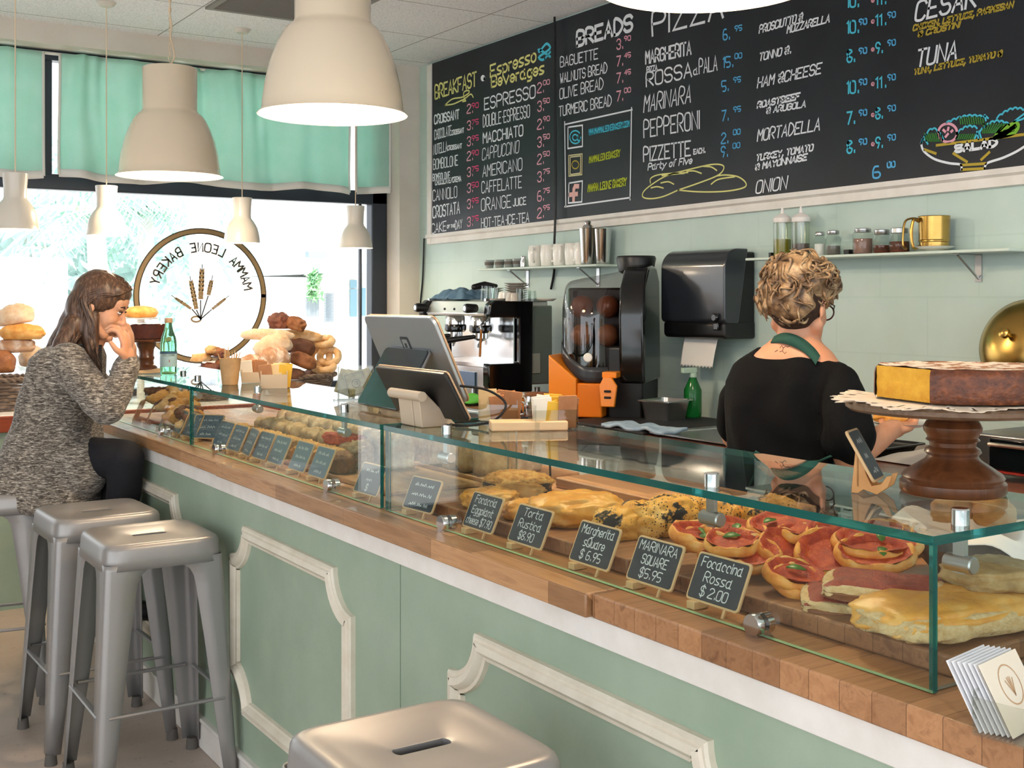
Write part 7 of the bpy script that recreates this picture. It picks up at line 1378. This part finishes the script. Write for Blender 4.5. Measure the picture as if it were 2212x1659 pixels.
# ---- what she holds and the far right of the back counter
pl = at(1950, 921, d=3.33); e = empty('plate', pl-V((0, 0, .0)), 0, 'white plate carrying a golden pastry, held by the barista', 'plate'); MB().lathe([(.05, 0), (.055, .002), (.09, .012), (.093, .014), (.088, .013), (.05, .005), (.001, .004)], 40, capb=False).build('dish', m_whitec, e, smooth=60)
food(lump('pastry', pl+V((-.02, .02, .0135)), (.12, .09, .03), b_foc, 311, .2), 'golden pastry on the plate held by the barista', 'pastry')
e = empty('baking_tray', (3.03, 2.62, ZBk+.0008), .1, 'black baking tray on the back counter beside the barista', 'tray'); pan(e, .13, .16, .03, m_black, 'tray', .012, .9)
e = empty('spatula', (2.78, 2.52, ZBk+.0008), .0, 'flat spatula with a white handle at the edge of the back counter', 'spatula'); MB().tube([(-.01, .06, .009), (.0, -.06, .009)], .009, 10, flat=.6).build('handle', m_whitec, e); MB().box((-.025, .06, .004), (.008, .22, .006)).build('blade', m_steel, e)
def pbf(u, v): x = (u-.5)*.30; y = (v-.5)*.34; return V((x, y, .004+.05*(1-(2*v-1)**2)*(1-(2*u-1)**4)*(.7+.7*nz((x*9, y*9, 5), 1))))
e = empty('paper_sheet', (3.03, 2.27, ZBk+.0008), 0, 'crumpled grey paper sheet on the back counter behind the cake stand', 'paper'); MB().grid(pbf, 24, 24).build('sheet', mat('grey_paper', '#B9B5AF', .85), e, smooth=35).modifiers.new('s', 'SOLIDIFY').thickness = .001
tp_ = at(2150, 1022, Z=ZBk); e = empty('toaster_oven', (3.02, 1.90, ZBk+.0008), 0, 'metal toaster oven with dark door at the right end of the back counter', 'oven'); MB().box((-.17, -.16, .018), (.20, .17, .125)).build('casing', m_steel, e, bevel=.006); MB().box((-.178, -.15, .03), (-.170, .10, .115)).build('door', m_blackgloss, e, bevel=.003); MB().tube([(-.192, -.14, .10), (-.192, .09, .10)], .006, 8).build('handle', m_chrome, e); MB().box((-.181, -.15, .024), (-.172, .15, .029)).build('red_line', mat('red_trim', '#8E2A22', .4), e)
mb = MB()
for x in (-.13, .16):
    for y in (-.13, .14): mb.mi = 0; MB().lathe([(.014, 0), (.016, .019)], 12, M.Translation((x, y, 0))).build('foot', m_black, e)
e = empty('label_box', (2.93, 2.15, ZBk+.0008), .2, 'small black box with pale letters beside the toaster oven', 'box'); MB().box((-.04, -.035, 0), (.04, .035, .09)).build('carton', m_black, e, bevel=.003); mb = MB(); write(mb, 'NC', (-.0408, .02, .055), (-.0408, -.02, .055), .018, (0, 0, 1), (-1, 0, 0), .004); mb.build('lettering', m_whitec, e, smooth=0)
# brass pan lid hanging on the wall
bp_ = at(2215, 745, X=3.27); e = empty('brass_lid', bp_, 0, 'shiny brass domed lid hanging on the green wall at the right edge of the photo', 'lid', rot=(0, -PI/2+.35, 0)); prof = [(.001, .085), (.05, .082), (.10, .065), (.135, .035), (.15, .0), (.155, -.004), (.150, -.006), (.13, .028), (.095, .058), (.001, .078)]
MB().lathe(prof, 56, capa=False, capb=False).build('dome', m_brass, e, smooth=50); MB().lathe([(.006, .084), (.006, .10), (.016, .105), (.016, .118), (.008, .122)], 20).build('knob', m_brass, e, smooth=50)
o = MB().tube([(XW-.001, bp_.y, bp_.z+.10), (XW-.05, bp_.y, bp_.z+.10), (XW-.055, bp_.y, bp_.z+.115)], .005, 8).build('wall_hook', m_steel); tag(o, 'small steel hook behind the brass lid on the wall', 'hook')
